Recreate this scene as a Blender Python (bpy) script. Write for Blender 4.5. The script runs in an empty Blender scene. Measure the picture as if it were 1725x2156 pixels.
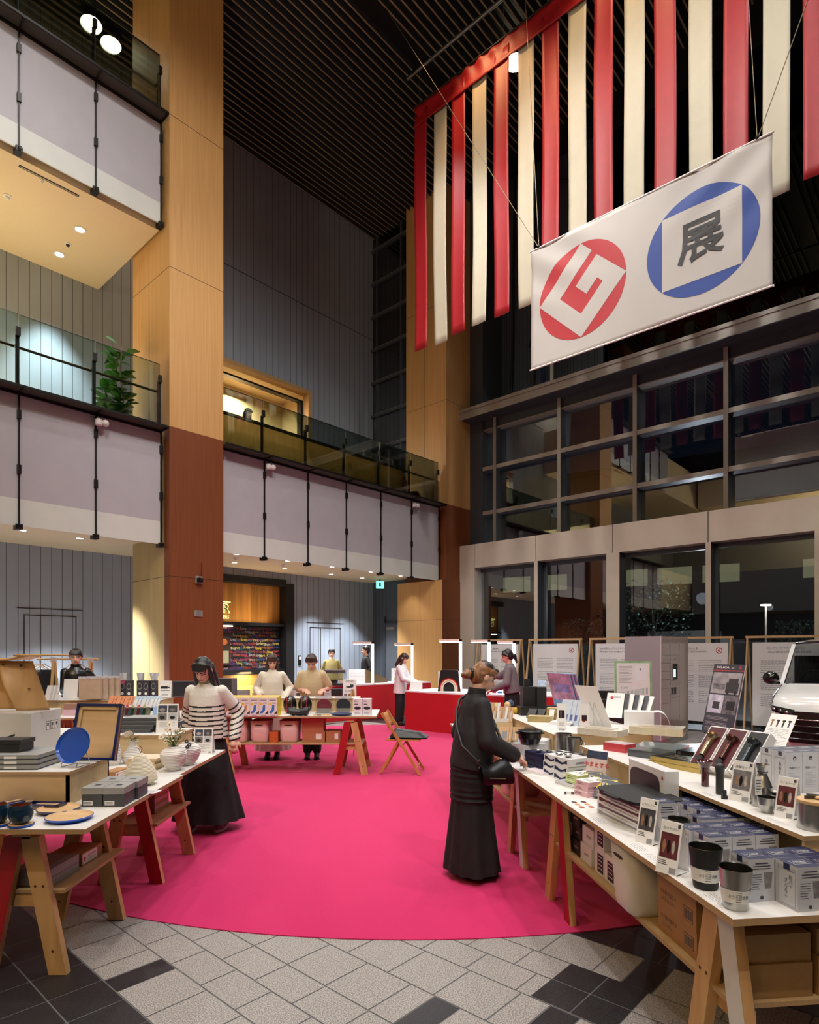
import bpy, bmesh, math, random
from mathutils import Vector, Matrix, noise
from math import sin, cos, pi, radians as R

S = bpy.context.scene
COL = S.collection
rnd = random.Random(7)

# ------------------------------------------------------------------ camera, world, light, exposure
CX, CY, F, H = 862.0, 1368.0, 1295.0, 1.65          # principal point, focal length in pixels (1725 x 2156), eye height
UX, UY = 0.6713, 0.7412                              # direction of the hall's long side (u) seen from the camera
RB = math.atan2(UY, UX)                              # the hall is turned by this angle
cam = bpy.data.cameras.new('camera')
cam.sensor_fit = 'HORIZONTAL'; cam.sensor_width = 36.0
cam.lens = F / 1725 * 36.0
cam.shift_x = 0.5 / 1725; cam.shift_y = (CY - 1078) / 1725
cam.clip_end = 300
camo = bpy.data.objects.new('camera', cam); COL.objects.link(camo)
camo.location = (0, 0, H); camo.rotation_euler = (R(90), 0, 0)
S.camera = camo

S.view_settings.view_transform = 'Standard'; S.view_settings.look = 'None'
S.view_settings.gamma = 1.0; S.view_settings.use_curve_mapping = False
S.view_settings.exposure = 0.0
S.cycles.max_bounces = 8; S.cycles.diffuse_bounces = 3; S.cycles.glossy_bounces = 4
S.cycles.transparent_max_bounces = 24; S.cycles.sample_clamp_indirect = 6.0
S.cycles.caustics_reflective = False; S.cycles.caustics_refractive = False

world = bpy.data.worlds.new('night'); S.world = world; world.use_nodes = True
_bg = world.node_tree.nodes['Background']
_bg.inputs[0].default_value = (0.012, 0.016, 0.03, 1); _bg.inputs[1].default_value = 0.35


def B(u, v, z=0.0):                                  # hall coordinates -> world
    return Vector((u * UX - v * UY, u * UY + v * UX, z))


def at(px, py, z):                                   # point of the picture on the level z
    d = (z - H) * F / (CY - py)
    return Vector(((px - CX) / F * d, d, z))


def lamp(name, kind, loc, power, color=(1, 1, 1), aim=None, size=0.2, cone=70, blend=.5):
    l = bpy.data.lights.new(name, kind); l.energy = power; l.color = color
    if kind == 'SPOT':
        l.spot_size = R(cone); l.spot_blend = blend; l.shadow_soft_size = size
    elif kind == 'AREA':
        l.shape = 'DISK'; l.size = size
    else:
        l.shadow_soft_size = size
    o = bpy.data.objects.new(name, l); COL.objects.link(o); o.location = loc
    if aim is not None:
        o.rotation_euler = (Vector(aim) - Vector(loc)).to_track_quat('-Z', 'Y').to_euler()
    return o


WARM, NEUT, COOL = (1, .78, .5), (1, .965, .935), (.9, .95, 1)
# spotlights of the hall, hung under the slatted ceiling
for (u, v, au, av, az, p, c, cone) in (
        (8.6, 3.5, 6.2, 6.0, 0, 1500, NEUT, 62), (5.0, 8.6, 4.0, 4.6, 0, 1500, NEUT, 62), (9.2, 8.6, 8.0, 5.2, 0, 1500, NEUT, 62),
        (2.0, 0.0, 2.6, 1.6, 0, 1500, NEUT, 60), (0.5, 6.2, 2.0, 3.2, 0, 1400, NEUT, 62), (7.5, -1.0, 4.6, 0.8, 0, 1500, NEUT, 60),
        (5.0, 0.5, 9.5, 11.2, 4.2, 3300, NEUT, 56), (0.5, 2.0, 2.5, 11.2, 5.5, 2800, NEUT, 60), (3.0, 6.5, 14.4, 3.5, 4.5, 3300, NEUT, 62), (2.5, 3.2, 9.0, 3.6, 8.2, 260, NEUT, 42),
        (-3.5, -3.0, 4.5, 4.0, 0.5, 3200, NEUT, 60), (-4.0, 2.5, 9.0, 6.5, 0.5, 3600, NEUT, 46), (1.0, -5.5, 8.5, 2.0, 0.5, 3600, NEUT, 56)):
    lamp('hall_spotlight', 'SPOT', B(u, v, 13.4), p * .50, c, B(au, av, az), .16, cone, .7)
# wide fill lights added under the ceiling to lift the hall's shadows
for (u, v, p) in ((3.0, 3.0, 1500), (4.0, 6.0, 1500), (7.5, 0.5, 1300), (-2.0, -1.0, 1300)):
    lamp('hall_fill_light', 'SPOT', B(u, v, 14.2), p * .45, NEUT, B(u, v, 0), .3, 165, .5)
# spotlights fixed on the ledge above the glass front
for v in (0.5, 3.0, 6.0):
    lamp('ledge_spotlight', 'SPOT', B(13.9, v, 8.75), 300, NEUT, B(5.0, v * .5 + 3.2, 0), .07, 75, .6)

# ------------------------------------------------------------------ materials
def lin(c):
    return tuple(((x / 255) / 12.92 if x / 255 <= .04045 else ((x / 255 + .055) / 1.055) ** 2.4) for x in c) + (1.0,)


_M = {}


def mat(name, rgb=(200, 200, 200), rough=.5, metal=0.0, var=.07, scale=30.0, bump=0.0, coat=0.0, spec=.5, sheen=0.0, stretch=(1, 1, 1), trans=0.0, alpha=1.0, lo=.3):
    if name in _M: return _M[name]
    m = bpy.data.materials.new(name); m.use_nodes = True; _M[name] = m
    nt = m.node_tree; b = nt.nodes['Principled BSDF']
    tc = nt.nodes.new('ShaderNodeTexCoord'); mp = nt.nodes.new('ShaderNodeMapping'); mp.inputs['Scale'].default_value = stretch
    no = nt.nodes.new('ShaderNodeTexNoise'); no.inputs['Scale'].default_value = scale; no.inputs['Detail'].default_value = 3
    nt.links.new(tc.outputs['Object'], mp.inputs[0]); nt.links.new(mp.outputs[0], no.inputs['Vector'])
    ra = nt.nodes.new('ShaderNodeValToRGB'); c = lin(rgb)
    ra.color_ramp.elements[0].position = lo; ra.color_ramp.elements[1].position = 1 - lo
    ra.color_ramp.elements[0].color = tuple(x * (1 - var) for x in c[:3]) + (1,)
    ra.color_ramp.elements[1].color = tuple(min(1, x * (1 + var)) for x in c[:3]) + (1,)
    nt.links.new(no.outputs['Fac'], ra.inputs[0]); nt.links.new(ra.outputs[0], b.inputs['Base Color'])
    b.inputs['Roughness'].default_value = rough; b.inputs['Metallic'].default_value = metal
    b.inputs['Coat Weight'].default_value = coat; b.inputs['Specular IOR Level'].default_value = spec
    b.inputs['Sheen Weight'].default_value = sheen; b.inputs['Transmission Weight'].default_value = trans; b.inputs['Alpha'].default_value = alpha
    if bump:
        bp = nt.nodes.new('ShaderNodeBump'); bp.inputs['Strength'].default_value = bump; bp.inputs['Distance'].default_value = .004
        nt.links.new(no.outputs['Fac'], bp.inputs['Height']); nt.links.new(bp.outputs[0], b.inputs['Normal'])
    return m


def wood(name, a, b_, axis=2, scale=14.0, rough=.5, stretch=14.0, coat=0.0):
    """two-tone grain running along one local axis"""
    if name in _M: return _M[name]
    m = bpy.data.materials.new(name); m.use_nodes = True; _M[name] = m
    nt = m.node_tree; b = nt.nodes['Principled BSDF']
    tc = nt.nodes.new('ShaderNodeTexCoord'); mp = nt.nodes.new('ShaderNodeMapping')
    sc = [1.0, 1.0, 1.0]; sc[axis] = 1.0 / stretch; mp.inputs['Scale'].default_value = sc
    no = nt.nodes.new('ShaderNodeTexNoise'); no.inputs['Scale'].default_value = scale; no.inputs['Detail'].default_value = 6; no.inputs['Distortion'].default_value = .6
    ra = nt.nodes.new('ShaderNodeValToRGB'); ra.color_ramp.elements[0].position = .32; ra.color_ramp.elements[1].position = .68
    ra.color_ramp.elements[0].color = lin(a); ra.color_ramp.elements[1].color = lin(b_)
    nt.links.new(tc.outputs['Object'], mp.inputs[0]); nt.links.new(mp.outputs[0], no.inputs['Vector'])
    nt.links.new(no.outputs['Fac'], ra.inputs[0]); nt.links.new(ra.outputs[0], b.inputs['Base Color'])
    b.inputs['Roughness'].default_value = rough; b.inputs['Coat Weight'].default_value = coat
    return m


def boards(name, rgb, pitch, axis=0, rough=.5):
    """painted vertical boards with thin dark grooves every `pitch` metres"""
    if name in _M: return _M[name]
    m = mat(name, rgb, rough, var=.05, scale=3.0, stretch=(1, 1, .3)); nt = m.node_tree; b = nt.nodes['Principled BSDF']
    tc = nt.nodes.new('ShaderNodeTexCoord'); sp = nt.nodes.new('ShaderNodeSeparateXYZ'); nt.links.new(tc.outputs['Object'], sp.inputs[0])
    mu = nt.nodes.new('ShaderNodeMath'); mu.operation = 'DIVIDE'; mu.inputs[1].default_value = pitch; nt.links.new(sp.outputs[axis], mu.inputs[0])
    fr = nt.nodes.new('ShaderNodeMath'); fr.operation = 'FRACT'; nt.links.new(mu.outputs[0], fr.inputs[0])
    lt = nt.nodes.new('ShaderNodeMath'); lt.operation = 'LESS_THAN'; lt.inputs[1].default_value = .014 / pitch; nt.links.new(fr.outputs[0], lt.inputs[0])
    mx = nt.nodes.new('ShaderNodeMix'); mx.data_type = 'RGBA'; src = b.inputs['Base Color'].links[0].from_socket
    nt.links.new(lt.outputs[0], mx.inputs['Factor']); nt.links.new(src, mx.inputs['A'])
    mx.inputs['B'].default_value = tuple(x * .28 for x in lin(rgb)[:3]) + (1,)
    nt.links.new(mx.outputs['Result'], b.inputs['Base Color'])
    return m


def emis(name, rgb, strength):
    if name in _M: return _M[name]
    m = bpy.data.materials.new(name); m.use_nodes = True; _M[name] = m
    nt = m.node_tree; nt.nodes.remove(nt.nodes['Principled BSDF']); e = nt.nodes.new('ShaderNodeEmission')
    e.inputs[0].default_value = lin(rgb); e.inputs[1].default_value = strength
    nt.links.new(e.outputs[0], nt.nodes['Material Output'].inputs[0])
    return m


def glass(name, tint=(235, 242, 240), refl=1.0, rough=0.0, base=0.0):
    """thin clear sheet: see-through, with a Fresnel reflection"""
    if name in _M: return _M[name]
    m = bpy.data.materials.new(name); m.use_nodes = True; _M[name] = m
    nt = m.node_tree; nt.nodes.remove(nt.nodes['Principled BSDF'])
    t = nt.nodes.new('ShaderNodeBsdfTransparent'); t.inputs[0].default_value = lin(tint)
    g = nt.nodes.new('ShaderNodeBsdfGlossy'); g.inputs['Roughness'].default_value = rough; g.inputs[0].default_value = (1, 1, 1, 1)
    f = nt.nodes.new('ShaderNodeFresnel'); f.inputs[0].default_value = 1.5
    k = nt.nodes.new('ShaderNodeMath'); k.operation = 'MULTIPLY_ADD'; k.inputs[1].default_value = refl; k.inputs[2].default_value = base; k.use_clamp = True
    x = nt.nodes.new('ShaderNodeMixShader')
    nt.links.new(f.outputs[0], k.inputs[0]); nt.links.new(k.outputs[0], x.inputs[0])
    nt.links.new(t.outputs[0], x.inputs[1]); nt.links.new(g.outputs[0], x.inputs[2]); nt.links.new(x.outputs[0], nt.nodes['Material Output'].inputs[0])
    return m


# ------------------------------------------------------------------ mesh builder
_T = {}


def text_mesh(s, bold=False):
    key = (s, bold)
    if key not in _T:
        c = bpy.data.curves.new('t', 'FONT'); c.body = s; c.size = 1.0; c.resolution_u = 2; c.align_x = 'CENTER'; c.align_y = 'CENTER'
        if bold: c.offset = .015
        o = bpy.data.objects.new('t', c); COL.objects.link(o); dg = bpy.context.evaluated_depsgraph_get()
        me = bpy.data.meshes.new_from_object(o.evaluated_get(dg)); bpy.data.objects.remove(o); bpy.data.curves.remove(c)
        _T[key] = ([tuple(v.co) for v in me.vertices], [tuple(p.vertices) for p in me.polygons]); bpy.data.meshes.remove(me)
    return _T[key]


class MB:
    def __init__(s):
        s.v, s.f, s.i, s.sm, s.mats, s.M = [], [], [], [], [], Matrix()

    def mi(s, m):
        if m not in s.mats: s.mats.append(m)
        return s.mats.index(m)

    def add(s, vs, fs, m, smooth=False):
        n = len(s.v); s.v += [tuple(s.M @ Vector(p)) for p in vs]; k = s.mi(m)
        for f in fs: s.f.append(tuple(a + n for a in f)); s.i.append(k); s.sm.append(smooth)
        return s

    def box(s, x0, x1, y0, y1, z0, z1, m, **o):
        """axis-aligned box; o may give another material for a face: top bot left right front back"""
        vs = [(x0, y0, z0), (x1, y0, z0), (x1, y1, z0), (x0, y1, z0), (x0, y0, z1), (x1, y0, z1), (x1, y1, z1), (x0, y1, z1)]
        for nm, f in (('bot', (3, 2, 1, 0)), ('top', (4, 5, 6, 7)), ('front', (0, 1, 5, 4)), ('right', (1, 2, 6, 5)), ('back', (2, 3, 7, 6)), ('left', (3, 0, 4, 7))):
            s.add([vs[q] for q in f], [(0, 1, 2, 3)], o.get(nm, m))
        return s

    def hexa(s, p, m):                               # eight corners: bottom 0-3 counter-clockwise, top 4-7
        return s.add(p, [(3, 2, 1, 0), (4, 5, 6, 7), (0, 1, 5, 4), (1, 2, 6, 5), (2, 3, 7, 6), (3, 0, 4, 7)], m)

    def bar(s, p0, p1, w, t, m, up=(0, 0, 1)):        # rectangular bar between two points
        p0, p1 = Vector(p0), Vector(p1); d = (p1 - p0).normalized(); a = Vector(up)
        if abs(d.dot(a)) > .98: a = Vector((0, 1, 0))
        x = d.cross(a).normalized() * w / 2; y = x.cross(d).normalized() * t / 2
        return s.hexa([p0 - x - y, p0 + x - y, p0 + x + y, p0 - x + y, p1 - x - y, p1 + x - y, p1 + x + y, p1 - x + y], m)

    def quad(s, a, b, c, d, m):
        return s.add([a, b, c, d], [(0, 1, 2, 3)], m)

    def poly(s, pts, m):
        return s.add(pts, [tuple(range(len(pts)))], m)

    def prism(s, pts, h, m, axis=None):               # flat outline (3-D points) thickened by the vector h
        n = len(pts); h = Vector(h); q = [Vector(p) + h for p in pts]
        s.add(list(pts) + q, [tuple(range(n - 1, -1, -1)), tuple(range(n, 2 * n))] + [(a, (a + 1) % n, (a + 1) % n + n, a + n) for a in range(n)], m)
        return s

    def tube(s, pts, r, m, n=8, cap=True):
        pts = [Vector(p) for p in pts]; rs = r if isinstance(r, (list, tuple)) else [r] * len(pts); vs = []; fs = []
        ref = Vector((0, 0, 1)); 
        for k, p in enumerate(pts):
            d = (pts[min(k + 1, len(pts) - 1)] - pts[max(k - 1, 0)]).normalized()
            a = ref if abs(d.dot(ref)) < .95 else Vector((1, 0, 0))
            x = d.cross(a).normalized(); y = x.cross(d).normalized()
            vs += [p + (x * cos(2 * pi * j / n) + y * sin(2 * pi * j / n)) * rs[k] for j in range(n)]
        for k in range(len(pts) - 1):
            for j in range(n): fs.append((k * n + j, k * n + (j + 1) % n, (k + 1) * n + (j + 1) % n, (k + 1) * n + j))
        s.add(vs, fs, m, True)
        if cap: s.add(vs[:n], [tuple(range(n - 1, -1, -1))], m); s.add(vs[-n:], [tuple(range(n))], m)
        return s

    def lathe(s, prof, m, n=28, c=(0, 0, 0), sq=(1, 1), mats=None, ang=2 * pi, fn=None):
        """turned shape from (radius, height) pairs; mats: one material per profile segment"""
        full = ang > 6.28; w = n if full else n + 1
        vs = []
        for r, z in prof:
            for j in range(w):
                a = ang * j / n; rr = r * (fn(a, z) if fn else 1)
                vs.append((c[0] + rr * cos(a) * sq[0], c[1] + rr * sin(a) * sq[1], c[2] + z))
        for k in range(len(prof) - 1):
            fs = [(k * w + j, k * w + (j + 1) % w, (k + 1) * w + (j + 1) % w, (k + 1) * w + j) for j in range(n)]
            s.add(vs[k * w:(k + 2) * w], [tuple(q - k * w for q in f) for f in fs], mats[k] if mats else m, True)
        return s

    def disc(s, r, m, c=(0, 0, 0), n=28, sq=(1, 1), flip=False):
        p = [(c[0] + r * cos(2 * pi * j / n) * sq[0], c[1] + r * sin(2 * pi * j / n) * sq[1], c[2]) for j in range(n)]
        return s.poly(p[::-1] if flip else p, m)

    def ball(s, c, r, m, n=16, k=10):
        r = (r, r, r) if not isinstance(r, (list, tuple)) else r; vs = []; fs = []
        for i in range(k + 1):
            t = pi * i / k
            for j in range(n):
                a = 2 * pi * j / n; vs.append((c[0] + r[0] * sin(t) * cos(a), c[1] + r[1] * sin(t) * sin(a), c[2] + r[2] * cos(t)))
        for i in range(k):
            for j in range(n): fs.append((i * n + j, (i + 1) * n + j, (i + 1) * n + (j + 1) % n, i * n + (j + 1) % n))
        return s.add(vs, fs, m, True)

    def grid(s, fn, nu, nv, m, smooth=True, th=None):  # fn(a, b) -> point, a and b in 0..1
        vs = [fn(i / nu, j / nv) for j in range(nv + 1) for i in range(nu + 1)]
        fs = [(j * (nu + 1) + i, j * (nu + 1) + i + 1, (j + 1) * (nu + 1) + i + 1, (j + 1) * (nu + 1) + i) for j in range(nv) for i in range(nu)]
        return s.add(vs, fs, m, smooth)

    def text(s, st, size, m, o, x=(1, 0, 0), y=(0, 0, 1), lift=.0006, wide=1.0, bold=False, fit=None):
        """flat lettering centred on o, along x and y"""
        vs, fs = text_mesh(st, bold)
        x, y, o = Vector(x).normalized(), Vector(y).normalized(), Vector(o); n = x.cross(y) * lift
        if fit:
            w = max(v[0] for v in vs) - min(v[0] for v in vs); wide = fit / (w * size)
        return s.add([o + n + x * (v[0] * size * wide) + y * (v[1] * size) for v in vs], fs, m)

    def lines(s, m, o, x, y, w, rows, gap, th, lift=.0006, seed=1, ragged=.25, words=0):
        """a paragraph too small to read: rows of thin strokes below o"""
        g = random.Random(seed); x, y, o = Vector(x).normalized(), Vector(y).normalized(), Vector(o); n = x.cross(y) * lift
        for r in range(rows):
            L = w * (1 - (ragged * g.random() if r % 5 == 4 or ragged > .3 else ragged * .1 * g.random())); q = 0.0; p = o - y * (gap * r) + n
            while q < L - 1e-4:
                e = min(L, q + (words or L) * g.uniform(.6, 1.4))
                if L - e < .2 * (words or L): e = L
                s.add([p + x * q - y * th, p + x * e - y * th, p + x * e, p + x * q], [(0, 1, 2, 3)], m)
                q = e + (words * .22 if words else 1e9)
        return s

    def build(s, name, parent=None, loc=(0, 0, 0), rz=0.0, bevel=0.0, solid=0.0, sub=0):
        me = bpy.data.meshes.new(name); me.from_pydata(s.v, [], s.f)
        for m in s.mats: me.materials.append(m)
        me.polygons.foreach_set('material_index', s.i); me.polygons.foreach_set('use_smooth', s.sm); me.update()
        o = bpy.data.objects.new(name, me); COL.objects.link(o)
        if parent is not None: o.parent = parent
        o.location = loc; o.rotation_euler = (0, 0, rz)
        if solid:
            q = o.modifiers.new('thickness', 'SOLIDIFY'); q.thickness = solid; q.offset = 0
        if sub:
            q = o.modifiers.new('smooth', 'SUBSURF'); q.levels = q.render_levels = sub
        if bevel:
            q = o.modifiers.new('edges', 'BEVEL'); q.width = bevel; q.segments = 2; q.limit_method = 'ANGLE'; q.angle_limit = R(40)
        return o


def tag(o, label=None, cat=None, group=None, kind=None):
    if label: o['label'] = label
    if cat: o['category'] = cat
    if group: o['group'] = group
    if kind: o['kind'] = kind
    return o


def thing(name, label, cat, loc=(0, 0, 0), rz=0.0, group=None):
    o = bpy.data.objects.new(name, None); COL.objects.link(o); o.empty_display_size = .05
    o.location = loc; o.rotation_euler = (0, 0, rz)
    return tag(o, label, cat, group)


def struct(name, mb, rz=RB, **k):
    return tag(mb.build(name, rz=rz, **k), kind='structure')


def solo(name, mb, label, cat, loc=(0, 0, 0), rz=0.0, group=None, **k):
    return tag(mb.build(name, loc=loc, rz=rz, **k), label, cat, group)


def dup(root, loc, rz=0.0, label=None, group=None):
    r = root.copy(); COL.objects.link(r); r.location = loc; r.rotation_euler = (0, 0, rz)
    if label: r['label'] = label
    if group: r['group'] = group
    for ch in list(root.children):
        c = ch.copy(); COL.objects.link(c); c.parent = r
        for g in list(ch.children):
            d = g.copy(); COL.objects.link(d); d.parent = c
    return r


ORD = ['', 'second ', 'third ', 'fourth ', 'fifth ', 'sixth ', 'seventh ', 'eighth ', 'ninth ', 'tenth ', 'eleventh ', 'twelfth ', 'thirteenth ', 'fourteenth ', 'fifteenth ', 'sixteenth ']
NTH = ['first', 'second', 'third', 'fourth', 'fifth', 'sixth', 'seventh', 'eighth', 'ninth', 'tenth', 'eleventh', 'twelfth', 'thirteenth', 'fourteenth', 'fifteenth']
# ------------------------------------------------------------------ the hall
WHITE = mat('white_paint', (226, 223, 218), .5)
GRAN_L = mat('light_granite', (154, 149, 145), .5, var=.42, scale=160.0, lo=.42)
GRAN_D = mat('dark_granite', (38, 38, 41), .42, var=.6, scale=150.0, lo=.40)
GROUT = mat('grout', (104, 104, 106), .8)
VEN_T = wood('tan_veneer', (196, 148, 88), (208, 162, 102), 2, 30, .45, 40)
VEN_B = wood('brown_veneer', (112, 58, 26), (126, 68, 32), 2, 34, .45, 40)
VEN_LIT = wood('tan_veneer_lit', (176, 152, 104), (190, 166, 116), 2, 30, .5, 40)  # same tan veneer, the greenish light on it put into the colour
SEAM = mat('dark_seam', (40, 30, 22), .8)
BOARD = boards('grey_boards', (150, 158, 170), .205)
SOFF = mat('soffit_paint', (226, 208, 172), .7, var=.02)
METAL = mat('dark_metal', (38, 36, 33), .4, .6)
ALU = mat('pale_aluminium', (150, 142, 130), .45, .15, var=.04)
ALU_D = mat('grey_aluminium', (74, 78, 84), .4, .3)
BLACK = mat('black_paint', (16, 16, 17), .5)
GLASS = glass('guard_glass', (222, 232, 228), .8)
FGLASS = glass('night_glass', (222, 226, 230), 1.8, 0, .07)

# floor: dark field with light bands of mixed granite slabs
f = MB(); f.box(-12, 15.0, -9, 14.3, -.05, -.002, GROUT)
G_ = .004


def slab(u0, u1, v0, v1, m):
    f.quad((u0 + G_, v0 + G_, 0), (u1 - G_, v0 + G_, 0), (u1 - G_, v1 - G_, 0), (u0 + G_, v1 - G_, 0), m)


band = [.30, .205, .205, .295, .30, .205, .205, .315]
offs = [-.06, .0, .15, .155, .015, .05, .19, .16]
u = 1.25 - 3.27 * 3
while u < 14.9:
    for k, w in enumerate(band):
        a, b = u, u + w; u = b
        v = -8.8 + (offs[k] - .305) ; j = 0
        per = .305
        while v < 14.2:
            i = round((v - offs[k]) / per)
            if k in (3, 4) or k in (0, 7):                 # rows with a half-size dark stone now and then
                if (i + (k == 4) * 1 + (k == 7) * 2) % 5 == 0:
                    slab(a, b, v, v + .15, GRAN_D); slab(a, b, v + .15, v + per, GRAN_L) if per > .2 else None
                    v += per; continue
            slab(a, b, v, v + per, GRAN_L); v += per
    for w in (.24, .25, .25, .25, .25):                    # dark field
        a, b = u, u + w; u = b; v = -8.8
        while v < 14.2: slab(a, b, v, v + .25, GRAN_D); v += .25
SQ = .2
for (su, sv) in ((2.56, 1.13), (5.83, 1.13), (5.83, 4.3), (9.1, 2.9), (9.1, 8.2)):
    f.quad((su, sv, .0006), (su + .41, sv, .0006), (su + .41, sv + .41, .0006), (su, sv + .41, .0006), GROUT)
    for q in (0, 1):
        for w in (0, 1):
            a, b = su + .205 * q, sv + .205 * w
            f.quad((a + .003, b + .003, .0012), (a + .202, b + .003, .0012), (a + .202, b + .202, .0012), (a + .003, b + .202, .0012), GRAN_D)
struct('floor', f)

cp = MB(); CARP = mat('pink_carpet', (204, 16, 96), .95, var=.06, scale=120.0, bump=.3, sheen=.15)
cp.lathe([(5.02, 0.0), (5.02, .006)], CARP, 160); cp.disc(5.02, CARP, (0, 0, .006), 160)
solo('carpet', cp, 'huge round hot pink carpet laid over the granite floor', 'carpet', (0.0, 8.51, 0))

# back wall with the lit opening upstairs and the shop downstairs
w = MB()
for a, b, z0, z1 in ((-12, 8.05, 0, 14.9), (8.05, 10.72, 3.45, 5.85), (10.72, 13.95, 0, 5.85), (8.05, 11.40, 9.19, 14.9), (11.40, 13.95, 5.85, 14.9)):
    w.box(a, b, 14.2, 14.4, z0, z1, BOARD)
w.box(-12, 13.95, 14.195, 14.2, 11.62, 11.635, SEAM)
struct('wall_back', w)
n = MB(); NICHE = mat('niche_plaster', (222, 200, 158), .7, var=.03)
n.box(8.05, 11.40, 15.6, 15.7, 5.85, 9.2, NICHE); n.box(8.05, 11.4, 14.4, 15.7, 9.19, 9.3, NICHE); n.box(11.4, 11.5, 14.4, 15.7, 5.85, 9.3, NICHE)
n.box(7.95, 8.05, 14.4, 15.7, 5.85, 9.3, NICHE)
struct('wall_niche', n)
n = MB(); TANF = wood('tan_frame', (176, 140, 92), (188, 150, 100), 0, 20)
n.box(8.05, 11.40, 14.16, 14.42, 9.08, 9.19, TANF); n.box(11.28, 11.40, 14.16, 14.42, 5.85, 9.08, TANF)
n.box(8.05, 11.28, 14.42, 14.6, 8.9, 8.95, METAL); n.box(11.2, 11.28, 14.42, 14.6, 5.85, 8.95, METAL)
struct('trim_1', n)
lamp('niche_cove', 'AREA', B(9.6, 15.1, 8.9), 120, (1, .84, .6), B(9.6, 15.1, 0), .8)

# storey slabs and soffits
sl = MB()
sl.box(-12, 13.9, 11.35, 14.2, 3.79, 5.70, SOFF, top=mat('upper_floor', (120, 100, 80), .6))
struct('ceiling_ground', sl)
sl = MB(); sl.box(-12, 5.46, 11.35, 14.2, 9.60, 11.5, SOFF)
sl.box(3.18, 4.10, 11.50, 11.56, 9.595, 9.602, BLACK); sl.box(3.2, 4.08, 11.525, 11.535, 9.59, 9.6, SOFF)
for (a, b) in ((2.6, 12.6), (2.72, 12.72)): sl.box(a, a + .004, 12.5, 12.9, 9.597, 9.602, SEAM)
struct('ceiling_upper', sl)

# slatted main ceiling
SLAT = mat('ceiling_slat', (50, 52, 58), .6); SLATB = mat('slat_edge', (132, 118, 90), .6)
c = MB(); c.box(-12, 14.05, -9, 14.3, 15.25, 15.35, BLACK); k = 0
v = -8.0
while v < 14.2:
    if not (k % 31 in (7, 8)): c.box(-12, 14.05, v, v + .035, 14.85, 15.0, SLAT, bot=SLATB)
    v += .17; k += 1
c.box(14.05, 16.5, -9, 11.2, 15.9, 16.0, BLACK); c.box(14.05, 14.15, -9, 14.3, 15.1, 16, BLACK)
struct('ceiling', c)

# the two veneered columns
def column(name, u0, u1, tanlow):
    c = MB(); v0, v1, v2, zs = 11.0, 11.2, 12.55, 5.82
    c.box(u0, u1, v0, v1, zs, 15.0, VEN_T); c.box(u0, u1, v0, v1, 0, zs, VEN_B)
    c.box(u0, u1, v1, v2, zs, 15.0, VEN_T); c.box(u0, u1, v1, v2, 0, zs, VEN_LIT if tanlow else VEN_B, right=VEN_B)
    for z in (3.02, 8.79, 11.63):
        c.box(u0 - .002, u1 + .002, v0 - .002, v2, z, z + .008, SEAM)
    c.box(u0 - .002, u0, 11.82, 11.828, 0, 15, SEAM)
    return c


struct('column_left', column('l', 5.49, 6.61, True))
c = column('r', 13.72, 14.85, False)
c.box(13.5, 14.33, 10.97, 12.7, 0, 3.63, VEN_T, front=VEN_B); c.box(13.498, 14.3, 10.968, 12.7, 2.5, 2.506, SEAM); c.box(13.498, 13.5, 11.8, 11.806, 0, 3.63, SEAM)
struct('column_right', c)

# glazed strip beside the right column, and the dark lobby under it
g = MB()
for z in [3.79 + 1.06 * q for q in range(11)]:
    g.box(13.86, 14.0, 12.55, 14.2, z, z + .09, ALU_D); g.box(13.86, 13.88, 12.55, 14.2, z + .09, z + .1, ALU)
for v in (12.62, 13.95, 12.9): g.box(13.88, 13.98, v, v + .06, 3.79, 14.9, ALU_D)
struct('window_1', g)
g = MB(); g.box(13.92, 13.93, 12.55, 14.2, 3.79, 14.9, FGLASS); g.box(14.6, 14.7, 11.2, 14.4, 3.7, 15, mat('lobby_dark', (46, 48, 52), .6))
struct('window_1_pane', g)
g = MB(); LOB = boards('lobby_boards', (84, 90, 98), .16, 1)
g.box(13.95, 14.1, 12.4, 14.2, 0, 3.79, LOB); g.box(13.93, 13.95, 13.62, 13.68, 0, 2.7, BLACK)
struct('wall_lobby', g)
d = MB(); DG = mat('grey_door', (92, 96, 102), .45)
d.box(13.88, 13.95, 12.75, 13.58, 0, 2.42, DG); d.box(13.86, 13.95, 12.68, 12.75, 0, 2.5, ALU_D); d.box(13.86, 13.95, 13.58, 13.65, 0, 2.5, ALU_D); d.box(13.86, 13.95, 12.68, 13.65, 2.42, 2.5, ALU_D)
d.box(13.84, 13.88, 13.2, 13.5, 2.28, 2.36, ALU); d.box(13.85, 13.88, 12.78, 12.9, 1.2, 1.3, WHITE); d.box(13.83, 13.88, 12.9, 12.93, .85, 1.1, METAL)
struct('door_3', d)
# flush doors drawn on the board wall
for nm, a, b, top in (('door_1', 4.0, 5.0, 2.35), ('door_2', 11.35, 12.55, 2.3)):
    d = MB()
    for (p, q, z0, z1) in ((a, a + .018, 0, top), (b - .018, b, 0, top), ((a + b) / 2 - .2, (a + b) / 2 - .185, 0, top), (a, b, top, top + .018), (a - .12, b + .12, top + .14, top + .155)):
        d.box(p, q, 14.188, 14.2, z0, z1, SEAM)
    struct(nm, d)

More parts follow.
